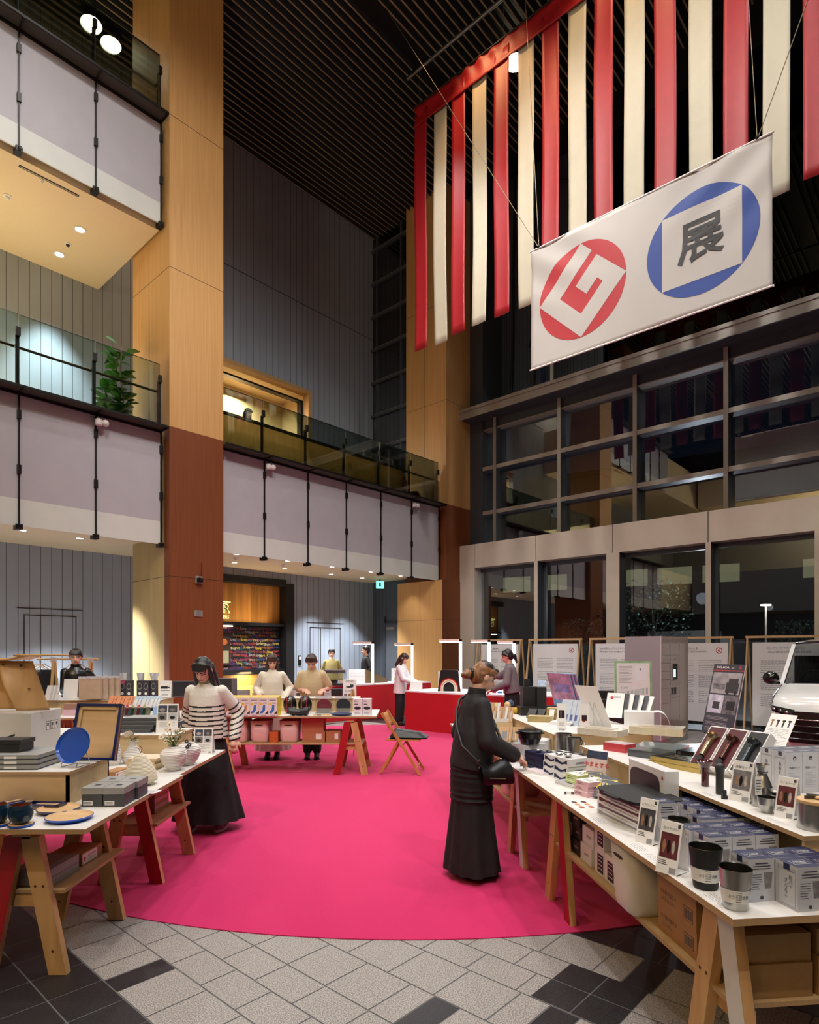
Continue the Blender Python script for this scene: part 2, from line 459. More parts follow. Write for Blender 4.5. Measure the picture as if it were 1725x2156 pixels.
# glass front: white stone below, gridded windows above, deep ledge, dark curtain wall on top
FV = [8.465, 6.345, 4.18, 2.05, -.07, -2.2, -4.3, -6.4]
fr = MB(); STONE = mat('pale_panel', (196, 184, 168), .5, var=.03, scale=4)
fr.box(14.35, 14.8, 10.47, 11.12, 0, 4.68, STONE)
for k in range(1, len(FV) - 1, 2): fr.box(14.35, 14.75, FV[k] - .165, FV[k] + .165, 0, 4.0, STONE, front=ALU_D, back=ALU_D)
for k in range(0, len(FV), 2): fr.box(14.35, 14.65, FV[k] - .055, FV[k] + .055, 0, 4.0, STONE, front=ALU_D, back=ALU_D)
struct('trim_2', fr)
fr = MB(); e = [10.46] + FV
for a, b in zip(e[:-1], e[1:]): fr.box(14.35, 15.1, b + .012, a - .008, 4.0, 4.68, STONE)
fr.box(14.42, 15.1, -8, 10.46, 4.05, 4.6, BLACK)
struct('wall_spandrel', fr)
fr = MB(); fr.box(14.35, 15.2, -8, 11.04, 8.38, 8.62, ALU, bot=ALU_D); fr.box(14.32, 14.37, -8, 11.06, 8.56, 8.65, ALU); fr.box(14.33, 14.36, -8, 11.05, 8.35, 8.40, ALU)
struct('trim_3', fr)
UV = [10.12, 8.06, 6.01, 3.96, 1.91, -.14, -2.2, -4.2, -6.2]
fr = MB()
for v in UV: fr.box(14.85, 15.2, v - .05, v + .05, 4.68, 8.38, ALU_D, left=ALU)  # lit fronts and dark sides of the mullions are put into the colours
for z in (5.60, 6.90): fr.box(14.87, 15.2, -8, 11.2, z, z + .115, ALU_D, left=ALU)
fr.box(14.95, 15.2, -8, 11.2, 8.1, 8.4, ALU_D); fr.box(14.9, 15.2, -8, 11.2, 8.09, 8.12, ALU)
struct('window_2', fr)
fr = MB(); fr.box(15.12, 15.14, -8, 11.2, 4.6, 8.4, FGLASS)
struct('window_2_pane', fr)
fr = MB(); fr.box(14.7, 14.72, -8, 10.5, 0, 4.05, FGLASS); struct('window_3_pane', fr)
fr = MB()
for v in FV: fr.box(14.66, 14.76, v - .12, v + .12, 0, 4.0, ALU_D)
fr.box(14.66, 14.76, -8, 10.5, 0, .12, ALU_D); fr.box(14.66, 14.76, -8, 10.5, 3.9, 4.0, ALU_D)
struct('window_3', fr)
cw = MB(); DKG = mat('slate_panel', (62, 66, 70), .5); BLG = boards('ribbed_slate', (78, 86, 96), .09, 1)
cw.box(14.86, 15.9, 10.55, 12.6, 4.68, 15.9, DKG); cw.box(15.86, 15.9, 9.2, 10.6, 8.6, 15.9, BLG); cw.box(16.1, 16.2, 7.4, 9.2, 8.6, 15.9, BLG)
struct('wall_corner', cw)
cw = MB(); cw.box(16.3, 16.32, -8, 9.3, 8.6, 16, glass('dark_curtain_glass', (46, 50, 58), 1.3, 0, .02)); struct('window_4_pane', cw)
cw = MB()
for v in (7.5, 5.2, 2.9, .6, -1.7): cw.box(16.34, 16.44, v - .04, v + .04, 8.6, 16, BLACK)
for z in (10.6, 12.7, 14.8): cw.tube([(15.9, 9.6, z), (15.3, 9.1, z + .1), (16.3, 7.5, z)], .03, BLACK, 6)
cw.tube([(15.85, 10.2, 8.6), (15.6, 9.9, 15.8)], .04, BLACK, 6); cw.tube([(15.5, 9.2, 8.6), (15.45, 9.1, 15.8)], .03, BLACK, 6)
cw.box(15.6, 15.66, 8.66, 8.74, 8.6, 11.6, WHITE)
struct('window_4', cw)

# behind the viewer: the opposite gallery and end walls close the hall
o = MB(); o.box(-6.4, -6.2, -9, 11.2, 3.6, 5.75, mat('gallery_fascia', (120, 120, 124), .6)); o.box(-12, -6.3, -9, 11.2, 3.75, 5.7, SOFF); o.box(-12, -6.3, -9, 11.2, 9.6, 11.4, SOFF)
for v in range(-8, 11, 2): o.box(-10, -8.4, v, v + .12, 9.58, 9.61, BLACK)
struct('ceiling_gallery', o)
o = MB(); o.box(-12.2, -12, -9, 14.4, 0, 15.3, BOARD); struct('wall_opposite', o)
o = MB(); o.box(-12, 16.5, -9.2, -9, 0, 16, mat('end_wall', (66, 68, 72), .4)); struct('wall_front', o)
lamp('gallery_soffit_fill', 'AREA', B(-9, 2, 6.4), 1400, (1, .84, .55), B(-9, 2, 12), 3.0)  # upward area light added so the gallery soffit shows in the glass reflections

# ground-floor downlights (small recessed lamps) and their light
DL = emis('downlight_glow', (255, 246, 232), 9.0)


def downlight(u, v, z, label, r=.07, power=0, col=NEUT, cone=80, group='recessed downlights in the ground floor soffit'):
    m = MB(); m.lathe([(r * 1.35, 0), (r * 1.35, -.008), (r, -.008), (r * .9, .0)], WHITE, 20); m.disc(r * .9, DL, (0, 0, -.002), 20, flip=True)
    solo('downlight', m, label, 'ceiling light', B(u, v, z), group=group)
    if power: lamp('downlight_beam', 'SPOT', B(u, v, z - .03), power, col, B(u, v, 0), .05, cone, .7)


for k, (u, v) in enumerate(((3.5, 12.5), (4.5, 12.6), (2.4, 12.5))):
    downlight(u, v, 3.786, NTH[k] + ' downlight from the left column in the ground floor soffit', power=2300, col=COOL)
for k, u in enumerate((7.6, 9.0, 10.4, 11.8, 13.0)):
    downlight(u, 12.1, 3.786, NTH[k] + ' downlight right of the left column along the ground floor soffit edge', power=160 if k < 4 else 40, cone=95)
for k, u in enumerate((8.3, 9.8, 11.4, 12.6)):
    downlight(u, 13.3, 3.786, NTH[k] + ' downlight right of the left column in the soffit row by the back wall', power=800, col=COOL)
for k, (u, v) in enumerate(((4.44, 12.43), (4.44, 13.52))):
    downlight(u, v, 9.597, ('bright downlight nearer the guard glass' if k == 0 else 'bright downlight nearer the wall') + ' in the warm upper soffit', .085, power=(350, 2200)[k], col=COOL if k else NEUT, cone=62, group='recessed downlights in the upper soffit')
lamp('upper_room_glow', 'AREA', B(2.6, 12.9, 6.2), 95, (1, .78, .44), B(2.8, 12.9, 12), 2.2)
for (u, v) in ((5.02, 13.42), (5.47, 13.56)):
    m = MB(); m.lathe([(.21, 0), (.21, .22), (.16, .25)], METAL, 24); m.disc(.2, emis('ceiling_lamp_glow', (255, 240, 205), 14.0), (0, 0, 0), 24, flip=True)
    solo('ceiling_lamp', m, ('left' if u < 5.2 else 'right') + ' one of two big round glowing lamps in the slatted ceiling, top left', 'ceiling light', B(u, v, 14.6))
    lamp('ceiling_lamp_beam', 'SPOT', B(u, v, 14.5), 500, WARM, B(u, v, 0), .2, 80, .7)
m = MB(); m.lathe([(.24, 0), (.24, .22), (.18, .25)], METAL, 24); m.disc(.23, emis('ceiling_lamp_glow', (255, 240, 205), 14.0), (0, 0, 0), 24, flip=True)
solo('ceiling_lamp', m, 'round glowing ceiling lamp peeking out between the red and white strips', 'ceiling light', B(11.58, 7.35, 14.55))
lamp('strip_light', 'SPOT', B(8.7, 7.4, 14.4), 330, (1, .55, .25), B(10.2, 6.6, 10.5), .12, 75, .7)
lamp('strip_light', 'SPOT', B(8.7, 4.4, 14.4), 260, (1, .66, .36), B(10.2, 4.4, 10), .12, 80, .7)
# ------------------------------------------------------------------ balconies
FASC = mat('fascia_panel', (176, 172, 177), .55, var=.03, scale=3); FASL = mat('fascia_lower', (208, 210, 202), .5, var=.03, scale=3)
MESH = mat('ledge_grille', (66, 62, 52), .6, var=.5, scale=160, stretch=(1, 8, 1)); BRONZE = mat('handrail_bronze', (96, 82, 60), .35, .7)


def balustrade(label, us, zb, zl, zg, end0=False):
    t = thing('balustrade', label, 'balustrade', B(us[0], 11.2, zl))
    t.rotation_euler = (0, 0, RB); o = Vector((us[0], 11.2, zl))
    def put(nm, m, **k):
        m.v = [tuple(Vector(p) - o) for p in m.v]; return m.build(nm, t, **k)
    for a, b in zip(us[:-1], us[1:]):
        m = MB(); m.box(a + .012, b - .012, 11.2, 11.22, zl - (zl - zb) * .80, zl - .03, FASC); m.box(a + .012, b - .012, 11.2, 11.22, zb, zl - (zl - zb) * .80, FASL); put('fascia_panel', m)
        m = MB(); m.box(a + .01, b - .01, 11.21, 11.222, zl, zg, GLASS); put('glass_panel', m)
        m = MB(); m.box(a + .008, b - .008, 11.208, 11.224, zg, zg + .008, mat('glass_edge', (52, 66, 60), .3)); put('glass_edge', m)
        m = MB(); m.box(a + .01, b - .01, 10.92, 11.19, zl - .005, zl + .003, MESH); m.box(a, b, 10.9, 10.92, zl - .02, zl + .02, METAL); m.box(b - .015, b + .015, 10.9, 11.2, zl - .03, zl + .015, METAL); m.box(a, b, 11.17, 11.2, zl - .05, zl + .01, METAL); put('ledge_grille', m)
    for k, b in enumerate(us[1:] if not end0 else us):
        m = MB(); m.box(b - .022, b + .022, 11.24, 11.30, zl - .02, zg - .30, METAL); m.box(b - .03, b + .03, 11.195, 11.25, zg - .34, zg - .2, METAL); put('post', m)
        m = MB(); m.box(b - .011, b + .011, 11.17, 11.2, zb - .02, zl, METAL)
        for z in (zb + .83 * (zl - zb), zb + .42 * (zl - zb)): m.box(b - .028, b + .028, 11.155, 11.2, z - .07, z + .07, METAL)
        m.box(b - .05, b + .05, 11.16, 11.3, zb - .06, zb + .02, METAL); m.box(b - .02, b + .02, 11.1, 11.16, zb - .05, zb - .01, METAL); put('hanger_rod', m)
    m = MB(); m.tube([(us[0], 11.42, zg - .44), (us[-1], 11.42, zg - .44)], .022, BRONZE, 10)
    for b in us[1:]: m.box(b - .015, b + .015, 11.28, 11.43, zg - .46, zg - .44, METAL)
    put('handrail', m)
    m = MB(); m.box(us[0], us[-1], 11.24, 11.36, zb + .2, zl - .05, mat('slab_edge', (150, 146, 140), .7)); put('slab_edge', m)
    return t


UL = [5.42 - 1.167 * k for k in range(6, -1, -1)]
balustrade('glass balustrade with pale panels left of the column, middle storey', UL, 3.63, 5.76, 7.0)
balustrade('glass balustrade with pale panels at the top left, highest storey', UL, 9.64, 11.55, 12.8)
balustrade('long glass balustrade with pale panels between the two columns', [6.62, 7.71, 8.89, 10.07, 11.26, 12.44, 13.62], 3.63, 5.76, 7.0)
for (u, side) in ((4.26, 'left of the left column'), (7.74, 'just right of the left column'), (12.44, 'near the right column')):
    m = MB(); W_ = mat('lamp_white', (222, 214, 208), .4); m.lathe([(.0, 0), (.055, 0), (.06, .03), (.06, .09), (.03, .12), (0, .12)], W_, 18)
    m.ball((.10, -.03, .05), .06, W_); m.tube([(.02, 0, .1), (.02, .02, .2)], .015, METAL, 6)
    solo('clip_spotlight', m, 'small white twin spotlight clipped under the balcony ledge ' + side, 'spotlight', B(u, 11.08, 5.52), RB)
    lamp('clip_spot_beam', 'SPOT', B(u, 10.95, 5.45), 230, NEUT, Vector((0, 6.5, .3)), .04, 75, .5)

for k, (u, v, z, r, lab) in enumerate(((4.44, 13.05, 9.6, .06, 'small black dome camera on the warm upper soffit between two downlights'), (3.54, 11.62, 9.6, .035, 'tiny white sprinkler on the warm upper soffit'), (3.26, 12.46, 9.6, .07, 'round white smoke detector on the warm upper soffit'), (7.9, 12.6, 3.79, .07, 'round white smoke detector on the ground floor soffit'), (9.3, 12.7, 3.79, .09, 'flat white round speaker on the ground floor soffit'))):
    m = MB(); m.lathe([(r, 0), (r, -.012), (r * .6, -.02), (0, -.02)], WHITE, 18); m.ball((0, 0, -.02), r * .6, BLACK if k == 0 else WHITE, 14, 8)
    solo(('dome_camera', 'sprinkler', 'smoke_detector', 'smoke_detector', 'ceiling_speaker')[k], m, lab, 'device', B(u, v, z))
# ------------------------------------------------------------------ hanging banners
RED = mat('red_cloth', (158, 14, 26), .5, var=.05, scale=6); CREAM = mat('cream_cloth', (190, 182, 160), .6, var=.03, scale=5)
o0 = Vector((10.0, 9.05, 8.13))
t = thing('strip_curtain', 'red and white striped festival curtain of long hanging strips', 'banner', B(*o0)); t.rotation_euler = (0, 0, RB)
ST = [8.90, 8.38, 7.87, 7.36, 6.83, 6.30, 5.765, 5.255, 4.76, 4.24, 3.725, 3.20, 2.70, 2.185, 1.68, 1.16]
for k, v in enumerate(ST):
    w_, zt = .34, 13.4
    m = MB(); ph = k * 1.7
    m.grid(lambda a, b: (0.05 * sin(b * 5 + ph) * (1 - b) + .015 * sin(a * pi) + (.03 if k % 2 else 0), .15 - a * w_ + .012 * sin(b * 4 + ph), (zt - (.25 if k % 2 else .1) - 8.13) * b), 6, 30, CREAM if k % 2 else RED)
    for q in range(len(m.v)): m.v[q] = (m.v[q][0], m.v[q][1] + v - o0.y - .15, m.v[q][2])
    m.build('white_strip' if k % 2 else 'red_strip', t, solid=.004)
m = MB()
m.grid(lambda a, b: (-.02 + .02 * sin(a * 160 + b * 3) * b * (.4 + .6 * sin(a * 9) ** 2) + .03 * sin(b * pi), (8.9 - o0.y) - a * 8.4, 12.98 - 8.13 + b * .45 - .05 * sin(a * 31) ** 2 * b), 260, 6, RED)
m.build('red_top_band', t, solid=.004)
m = MB(); m.tube([(-.02, 8.9 - o0.y, 13.42 - 8.13), (-.02, .4 - o0.y, 13.40 - 8.13)], .02, METAL, 8); m.build('top_rod', t)
CAB = mat('steel_wire', (120, 108, 84), .4, .5)
for v in (8.75, 6.6, 4.4, 2.2):
    m = MB(); m.tube([(0, v - o0.y, 13.42 - 8.13), (0, v - o0.y, 14.2 - 8.13)], .006, CAB, 5); m.build('hanging_wire', t)
m = MB(); PIPE = mat('steel_pipe', (120, 122, 124), .35, .8); m.tube([(10, 9.11, 14.2), (10, .2, 14.2)], .035, PIPE, 12)
for v in (8.9, 6.4, 3.9, 1.4): m.tube([(10, v, 14.2), (10, v, 14.9)], .012, METAL, 6); m.box(9.96, 10.04, v - .03, v + .03, 14.18, 14.28, METAL)
solo('ceiling_pipe', m, 'long steel pipe hung under the slatted ceiling above the striped curtain', 'pipe', (0, 0, 0), RB)

o0 = Vector((9.0, 5.40, 6.33))
t = thing('hanging_banner', 'white hanging banner with a red round emblem and a blue round emblem', 'banner', B(*o0)); t.rotation_euler = (0, 0, RB)
BC = mat('banner_cloth', (186, 179, 172), .6, var=.02, scale=3); BRED = mat('banner_red', (176, 40, 46), .6, var=.04); BBLU = mat('banner_blue', (28, 62, 142), .6, var=.05); BINK = mat('banner_ink', (38, 36, 36), .6, var=.15)


def ripple(s, z):                                     # soft folds of the cloth towards the wires
    a = math.exp(-((s - .15) ** 2 + (z - 1.95) ** 2) / .8); b = math.exp(-((s - 3.3) ** 2 + (z - 1.95) ** 2) / .8)
    return .016 * sin((s * .8 + z) * 9) * a + .016 * sin((s * .8 - z) * 9) * b + .01 * sin(s * 2.2 + z)


m = MB(); m.grid(lambda a, b: (ripple(a * 3.55, b * 1.98), -a * 3.55, b * 1.98), 60, 30, BC); m.build('cloth', t, solid=.004)


def onb(poly_, matl, lift, name, rings=None):          # flat print laid on the cloth: (s, z) relative to the banner's corner
    bm = bmesh.new(); vs = [bm.verts.new((s, z, 0)) for s, z in poly_]; bm.faces.new(vs); bm.normal_update()
    bmesh.ops.triangulate(bm, faces=bm.faces[:])
    for _ in range(4):
        es = [e for e in bm.edges if e.calc_length() > .09]
        if not es: break
        bmesh.ops.subdivide_edges(bm, edges=es, cuts=1, use_grid_fill=False); bmesh.ops.triangulate(bm, faces=bm.faces[:])
    q = MB(); bm.verts.index_update()
    q.add([(ripple(v.co.x, v.co.y) - .003 - lift, -v.co.x, v.co.y) for v in bm.verts], [tuple(v.index for v in fc.verts) for fc in bm.faces], matl); bm.free()
    return q


def circ(cx, cz, r, n=64): return [(cx + r * cos(2 * pi * k / n), cz + r * sin(2 * pi * k / n)) for k in range(n)]


gx, gz = 5.40 - 4.50, 7.31 - 6.33
m = onb(circ(gx, gz, .735), BRED, .002, 'e'); em = m.build('red_emblem', t)
GP = [(-4.50, 8.045), (-4.315, 7.86), (-4.865, 7.31), (-4.50, 6.945), (-4.135, 7.31), (-4.225, 7.40), (-4.405, 7.22), (-4.59, 7.405), (-4.235, 7.765), (-3.765, 7.31), (-4.50, 6.575), (-5.235, 7.31)]
q = onb([(s + 5.40, z - 6.33) for s, z in GP][::-1], BC, .005, 'g'); q.build('letter_shape', em)
bx, bz = 5.40 - 2.72, 7.295 - 6.33
m = onb(circ(bx, bz, .735), BBLU, .002, 'e'); em = m.build('blue_emblem', t); q = onb([(bx - .52, bz - .52), (bx + .52, bz - .52), (bx + .52, bz + .52), (bx - .52, bz + .52)], BC, .005, 'g'); sqr = q.build('white_square', em)
m = MB(); m.text('展', .62, BINK, (-.022, -bx, bz), (0, -1, 0), (0, 0, 1), bold=True, lift=.004)
m.v = [(p[0] + ripple(-p[1], p[2]) + .008, p[1], p[2]) for p in m.v]; m.build('character', em)
m = MB(); m.tube([(0, .02, 1.98), (0, -3.57, 1.98)], .014, WHITE, 8); m.build('top_rod', t); m = MB(); m.tube([(0, .02, 0), (0, -3.57, 0)], .014, WHITE, 8); m.build('bottom_rod', t)
for s, e in (((0, -.15, 1.98), (-.3, 3.1, 8.0)), ((0, -.15, 1.98), (.7, .6, 8.2)), ((0, -3.38, 1.98), (.2, -3.0, 8.2)), ((0, -3.38, 1.98), (-.8, -6.0, 7.6))):
    m = MB(); m.tube([s, e], .006, CAB, 5); m.ball((0, s[1], 2.0), .03, METAL, 8, 6); m.build('hanging_wire', t)

# ------------------------------------------------------------------ shop under the balcony
SHOPW = wood('shop_planks', (150, 104, 46), (190, 140, 70), 2, 9, .5, 6)
s = thing('shop_front', 'dark framed cafe front with lit plank wall beside the left column', 'shop front', B(9.4, 14.3, 0)); s.rotation_euler = (0, 0, RB)
def put(nm, m, par=s, o=Vector((9.4, 14.3, 0)), **k):
    m.v = [tuple(Vector(p) - o) for p in m.v]; return m.build(nm, par, **k)
m = MB()
for k in range(11): a = 8.1 + k * .235; m.box(a, a + .232, 14.42 + .004 * (k % 3), 14.5, 2.38, 3.45, wood('plank_%d' % (k % 3), (150 + 14 * (k % 3), 100 + 10 * (k % 3), 42 + 8 * (k % 3)), (176 + 14 * (k % 3), 126 + 10 * (k % 3), 62 + 8 * (k % 3)), 2, 8))
put('plank_wall', m)
m = MB(); m.box(10.45, 10.72, 14.1, 14.5, 0, 3.5, BLACK); m.box(8.05, 10.45, 14.1, 14.5, 3.42, 3.6, BLACK); m.box(8.05, 10.5, 14.2, 14.45, 2.30, 2.38, BLACK); m.box(8.05, 10.5, 14.2, 14.45, 1.0, 1.12, BLACK); put('frame', m)
m = MB(); m.box(8.05, 10.45, 14.42, 14.5, 1.1, 2.32, BLACK)
cols = [mat('ink%d' % k, c, .6) for k, c in enumerate(((150, 40, 36), (190, 170, 40), (44, 66, 120), (170, 164, 150), (150, 60, 80), (56, 96, 100), (150, 84, 40), (90, 44, 70)))]
g = random.Random(3)
for r in range(11):
    for c_ in range(15):
        m.text('love', .118, cols[g.randrange(8)], (8.7 + c_ * .117 + g.uniform(-.03, .03), 14.415, 1.18 + r * .105 + g.uniform(-.02, .02)), (1, 0, g.uniform(-.12, .12)), (0, 0, 1), bold=True)
put('lettered_mural', m)
m = MB(); m.box(8.05, 10.45, 14.3, 14.45, .3, .98, wood('counter_front', (196, 150, 84), (214, 170, 100), 2, 8)); put('counter', m)
m = MB(); m.box(8.45, 8.85, 14.38, 14.41, 1.25, 2.1, mat('menu_board', (52, 34, 26), .5)); m.box(8.5, 8.8, 14.375, 14.38, 1.3, 1.62, mat('menu_paper', (150, 140, 104), .6)); m.ball((8.66, 14.37, 1.85), (.1, .01, .09), mat('menu_food', (176, 96, 40), .5)); put('menu_poster', m)
m = MB(); m.box(8.2, 8.9, 14.34, 14.36, 2.26, 2.285, emis('strip_glow', (255, 244, 220), 8)); put('strip_lamp', m)
sg = MB(); SGL = emis('sign_glow', (240, 250, 150), 2.4)
sg.text('ER', .36, SGL, (8.62, 14.345, 2.72), (1, 0, 0), (0, 0, 1), bold=True); sg.text('ER', .31, mat('sign_letter', (70, 66, 40), .5), (8.62, 14.34, 2.72), (1, 0, 0), (0, 0, 1))
sg.text('ERS', .12, SGL, (8.70, 14.345, 2.50), (1, 0, 0), (0, 0, 1), bold=True); sg.box(8.3, 8.84, 14.35, 14.36, 2.89, 2.91, SGL)
put('lit_sign', sg)
lamp('shop_cove', 'AREA', B(9.4, 14.2, 2.42), 11, (1, .74, .34), B(9.4, 14.5, 3.6), 1.3)
lamp('shop_counter_cove', 'AREA', B(9.2, 14.1, 1.0), 10, (1, .74, .36), B(9.2, 14.4, .5), .4)
m = MB(); GRN = emis('exit_green', (120, 240, 215), 2.2); m.box(-.12, .12, -.02, .02, -.22, 0, GRN, top=METAL); m.box(-.02, .02, -.01, .01, 0, .06, METAL)
m.text('非', .13, mat('exit_ink', (20, 120, 80), .5), (0, -.022, -.11), (1, 0, 0), (0, 0, 1)) if 0 else m.box(-.03, .03, -.024, -.02, -.17, -.05, mat('exit_ink', (30, 140, 100), .5))
solo('exit_sign', m, 'small glowing green exit sign hung from the ground floor soffit', 'sign', B(13.25, 13.2, 3.73), RB - R(45))
# wall devices
m = MB(); m.box(-.07, .07, -.03, 0, -.05, .09, ALU); m.box(-.05, .05, -.09, -.03, -.03, .05, METAL); m.tube([(0, -.05, .04), (0, -.12, .02)], .028, BLACK, 10); m.tube([(.05, -.03, .09), (.055, -.03, .36)], .007, BLACK, 6)
solo('wall_camera', m, 'small black camera with an antenna on the brown column', 'camera', B(6.07, 10.995, 2.98), RB)
m = MB(); m.box(-.085, .085, -.012, 0, -.06, .06, ALU); m.box(-.055, .055, -.014, -.012, -.045, .045, mat('panel_grey', (120, 116, 112), .5))
solo('wall_panel', m, 'small grey square panel on the brown column', 'panel', B(6.07, 10.998, 2.35), RB)
m = MB(); m.box(-.05, .05, -.02, 0, -.14, .14, METAL); m.box(-.035, .035, -.024, -.02, .02, .1, WHITE)
solo('intercom', m, 'small black intercom on the grey board wall right of the shop', 'intercom', B(10.98, 14.198, 1.35), RB)
# upstairs furnishing
m = MB(); PAR = wood('booth_wood', (190, 136, 56), (210, 154, 74), 2, 10, .5, 8); m.box(6.7, 13.0, 12.05, 12.13, 5.7, 6.84, PAR); m.box(6.7, 13.0, 12.03, 12.15, 6.84, 6.88, METAL); 
solo('booth_partition', m, 'long wooden booth back running behind the balcony glass', 'partition', (0, 0, 0), RB)
t = thing('coat_rack', 'metal coat rack full of wooden hangers upstairs beside the right column', 'coat rack', B(12.9, 12.9, 5.7)); t.rotation_euler = (0, 0, RB)
m = MB(); 
for a in (-.6, .6): m.tube([(a, 0, 0), (a, 0, 1.75)], .02, ALU, 8); m.box(a - .02, a + .02, -.25, .25, 0, .03, ALU)
m.tube([(-.65, 0, 1.7), (.65, 0, 1.7)], .016, ALU, 8); m.build('frame', t)
HG = wood('hanger_wood', (160, 110, 56), (186, 134, 76), 0, 20)
for k in range(9):
    m = MB(); a = -.5 + k * .12; m.tube([(a, -.2, 1.46), (a + .01, 0, 1.56), (a + .02, .2, 1.46)], .014, HG, 6); m.tube([(a + .01, 0, 1.56), (a + .01, 0, 1.70)], .004, METAL, 5); m.build('hanger', t)
t = thing('floor_lamp', 'small glowing floor lamp upstairs beside the right column', 'lamp', B(13.15, 12.5, 5.7))
m = MB(); m.lathe([(.13, 0), (.13, .02), (.012, .03), (.012, .42)], METAL, 16); m.build('stand', t)
m = MB(); m.lathe([(.1, .42), (.12, .6), (.05, .66)], emis('lamp_shade_glow', (255, 240, 210), 6), 18); m.build('lamp_shade', t)
t = thing('dining_chair', 'dark wooden chair upstairs behind the last pane of balcony glass', 'chair', B(13.2, 11.85, 5.7)); t.rotation_euler = (0, 0, RB + .5)
CW = wood('chair_dark', (92, 44, 24), (116, 60, 34), 2, 14)
m = MB(); m.box(-.22, .22, -.22, .22, .42, .46, CW); m.build('seat', t); m = MB(); m.box(-.22, .22, .19, .23, .5, .9, CW); m.build('backrest', t)
for a in (-.2, .2):
    for b in (-.2, .2): m = MB(); m.box(a - .02, a + .02, b - .02, b + .02, 0, .42, CW); m.build('leg', t)
# rubber plant upstairs
t = thing('potted_plant', 'tall leafy green plant behind the balcony glass left of the column', 'plant', B(4.95, 12.0, 5.7))
m = MB(); m.lathe([(.14, 0), (.18, .35), (.16, .35), (.15, .3), (0, .3)], mat('plant_pot', (120, 110, 100), .6), 20); m.build('pot', t)
m = MB(); g = random.Random(5); LEAF = mat('rubber_leaf', (70, 128, 40), .35, var=.35, scale=9); STEM = mat('plant_stem', (110, 92, 60), .7)
stems = [[(0, 0, .3), (.05, .02, .7), (-.06, .05, 1.1), (.02, 0, 1.6)], [(.03, 0, .3), (.15, -.05, .7), (.1, -.1, 1.2), (.12, -.05, 1.7)], [(-.03, 0, .3), (-.2, .05, .6), (-.22, 0, .9)]]
for st in stems: m.tube(st, .014, STEM, 6)
m.build('stem', t); m = MB()
for k in range(120):
    st = stems[g.randrange(3)]; i = g.randrange(len(st) - 1); p = Vector(st[i]).lerp(Vector(st[i + 1]), g.random()); a = g.uniform(0, 2 * pi); e = g.uniform(-.5, .7); L = g.uniform(.18, .30); d = Vector((cos(a) * cos(e), sin(a) * cos(e), sin(e))); sd = d.cross(Vector((0, 0, 1))).normalized() * L * .34; p = p + d * .07; nn = sd.cross(d).normalized() * .02
    m.add([p, p + d * L * .35 + sd + nn, p + d * L * .75 + sd * .8 + nn, p + d * L, p + d * L * .75 - sd * .8 + nn, p + d * L * .35 - sd + nn, p + d * L * .5], [(0, 1, 6), (1, 2, 6), (2, 3, 6), (3, 4, 6), (4, 5, 6), (5, 0, 6)], LEAF, True)
m.build('foliage', t)

# ------------------------------------------------------------------ outside the glass
m = MB(); m.box(15.2, 90, -60, 40, -.3, -.05, mat('dark_paving', (42, 42, 46), .6)); struct('ground_outside', m)
TL = mat('night_leaf', (84, 110, 90), .5, var=.5, scale=4); TB = mat('night_bark', (44, 36, 28), .8)
for k, (x, y, h, lab) in enumerate(((9.5, 24.0, 4.4, 'leafy tree outside the glass right behind the tall locker'), (15.5, 24.5, 2.9, 'dark bushy tree outside the glass at the far right'), (7.2, 25.5, 3.0, 'low dark tree outside the second window bay'))):
    t = thing('street_tree', lab, 'tree', (x, y, -.05)); g = random.Random(k)
    m = MB(); m.tube([(0, 0, 0), (.05, 0, h * .5), (0, .1, h * .8)], [.09, .07, .03], TB, 8)
    for q in range(7): a = q * .9; m.tube([(0, 0, h * .45 + q * .1), (cos(a) * .7, sin(a) * .7, h * .65 + q * .1)], [.03, .01], TB, 5)
    m.build('trunk', t); m = MB()
    for q in range(900):
        a = g.uniform(0, 2 * pi); rr = math.sqrt(g.random()) * h * .36; z = h * g.uniform(.3, 1); rr *= 1 - .6 * abs(z / h - .6); p = Vector((rr * cos(a), rr * sin(a), z)); d = Vector((g.uniform(-1, 1), g.uniform(-1, 1), g.uniform(-1, .3))).normalized() * .11; sd = d.cross(Vector((.3, .2, 1))).normalized() * .04
        m.add([p - sd, p + d * .5 - sd, p + d, p + d * .5 + sd], [(0, 1, 2, 3)], TL)
    m.build('foliage', t)
t = thing('street_lamp', 'lit street lamp post standing outside the last window bay', 'street lamp', (20.3, 35.0, -.05))
m = MB(); m.tube([(0, 0, 0), (0, 0, 4.2)], .06, ALU, 10); m.build('post', t); m = MB(); m.box(-.25, .25, -.1, .1, 4.2, 4.28, emis('street_glow', (255, 250, 235), 20)); m.build('lamp_head', t)
lamp('outdoor_light', 'POINT', (10.0, 21.0, 3.4), 500, COOL, None, .2); lamp('outdoor_light', 'POINT', (19.9, 34, 4.0), 300, NEUT, None, .2)  # first one added to brighten the tree; second is the street lamp's glow
t = thing('office_building', 'dark office building with a row of lit windows across the street', 'building', (34, 62, 0)); t.rotation_euler = (0, 0, R(-30))
m = MB(); m.box(-30, 30, 0, 8, 0, 22, mat('office_wall', (40, 42, 48), .7)); m.build('wall', t)
LW = emis('office_window_glow', (230, 226, 170), .28)
for k in range(12):
    if k % 4 == 2: continue
    m = MB(); a = -26 + k * 4.4; m.box(a, a + 3.4, -.1, 0, 8.6, 10.4, LW); m.build('lit_window', t)
t = thing('parked_truck', 'pale truck parked outside behind the tall locker', 'truck', (13.6, 30.0, -.05)); t.rotation_euler = (0, 0, R(-50))
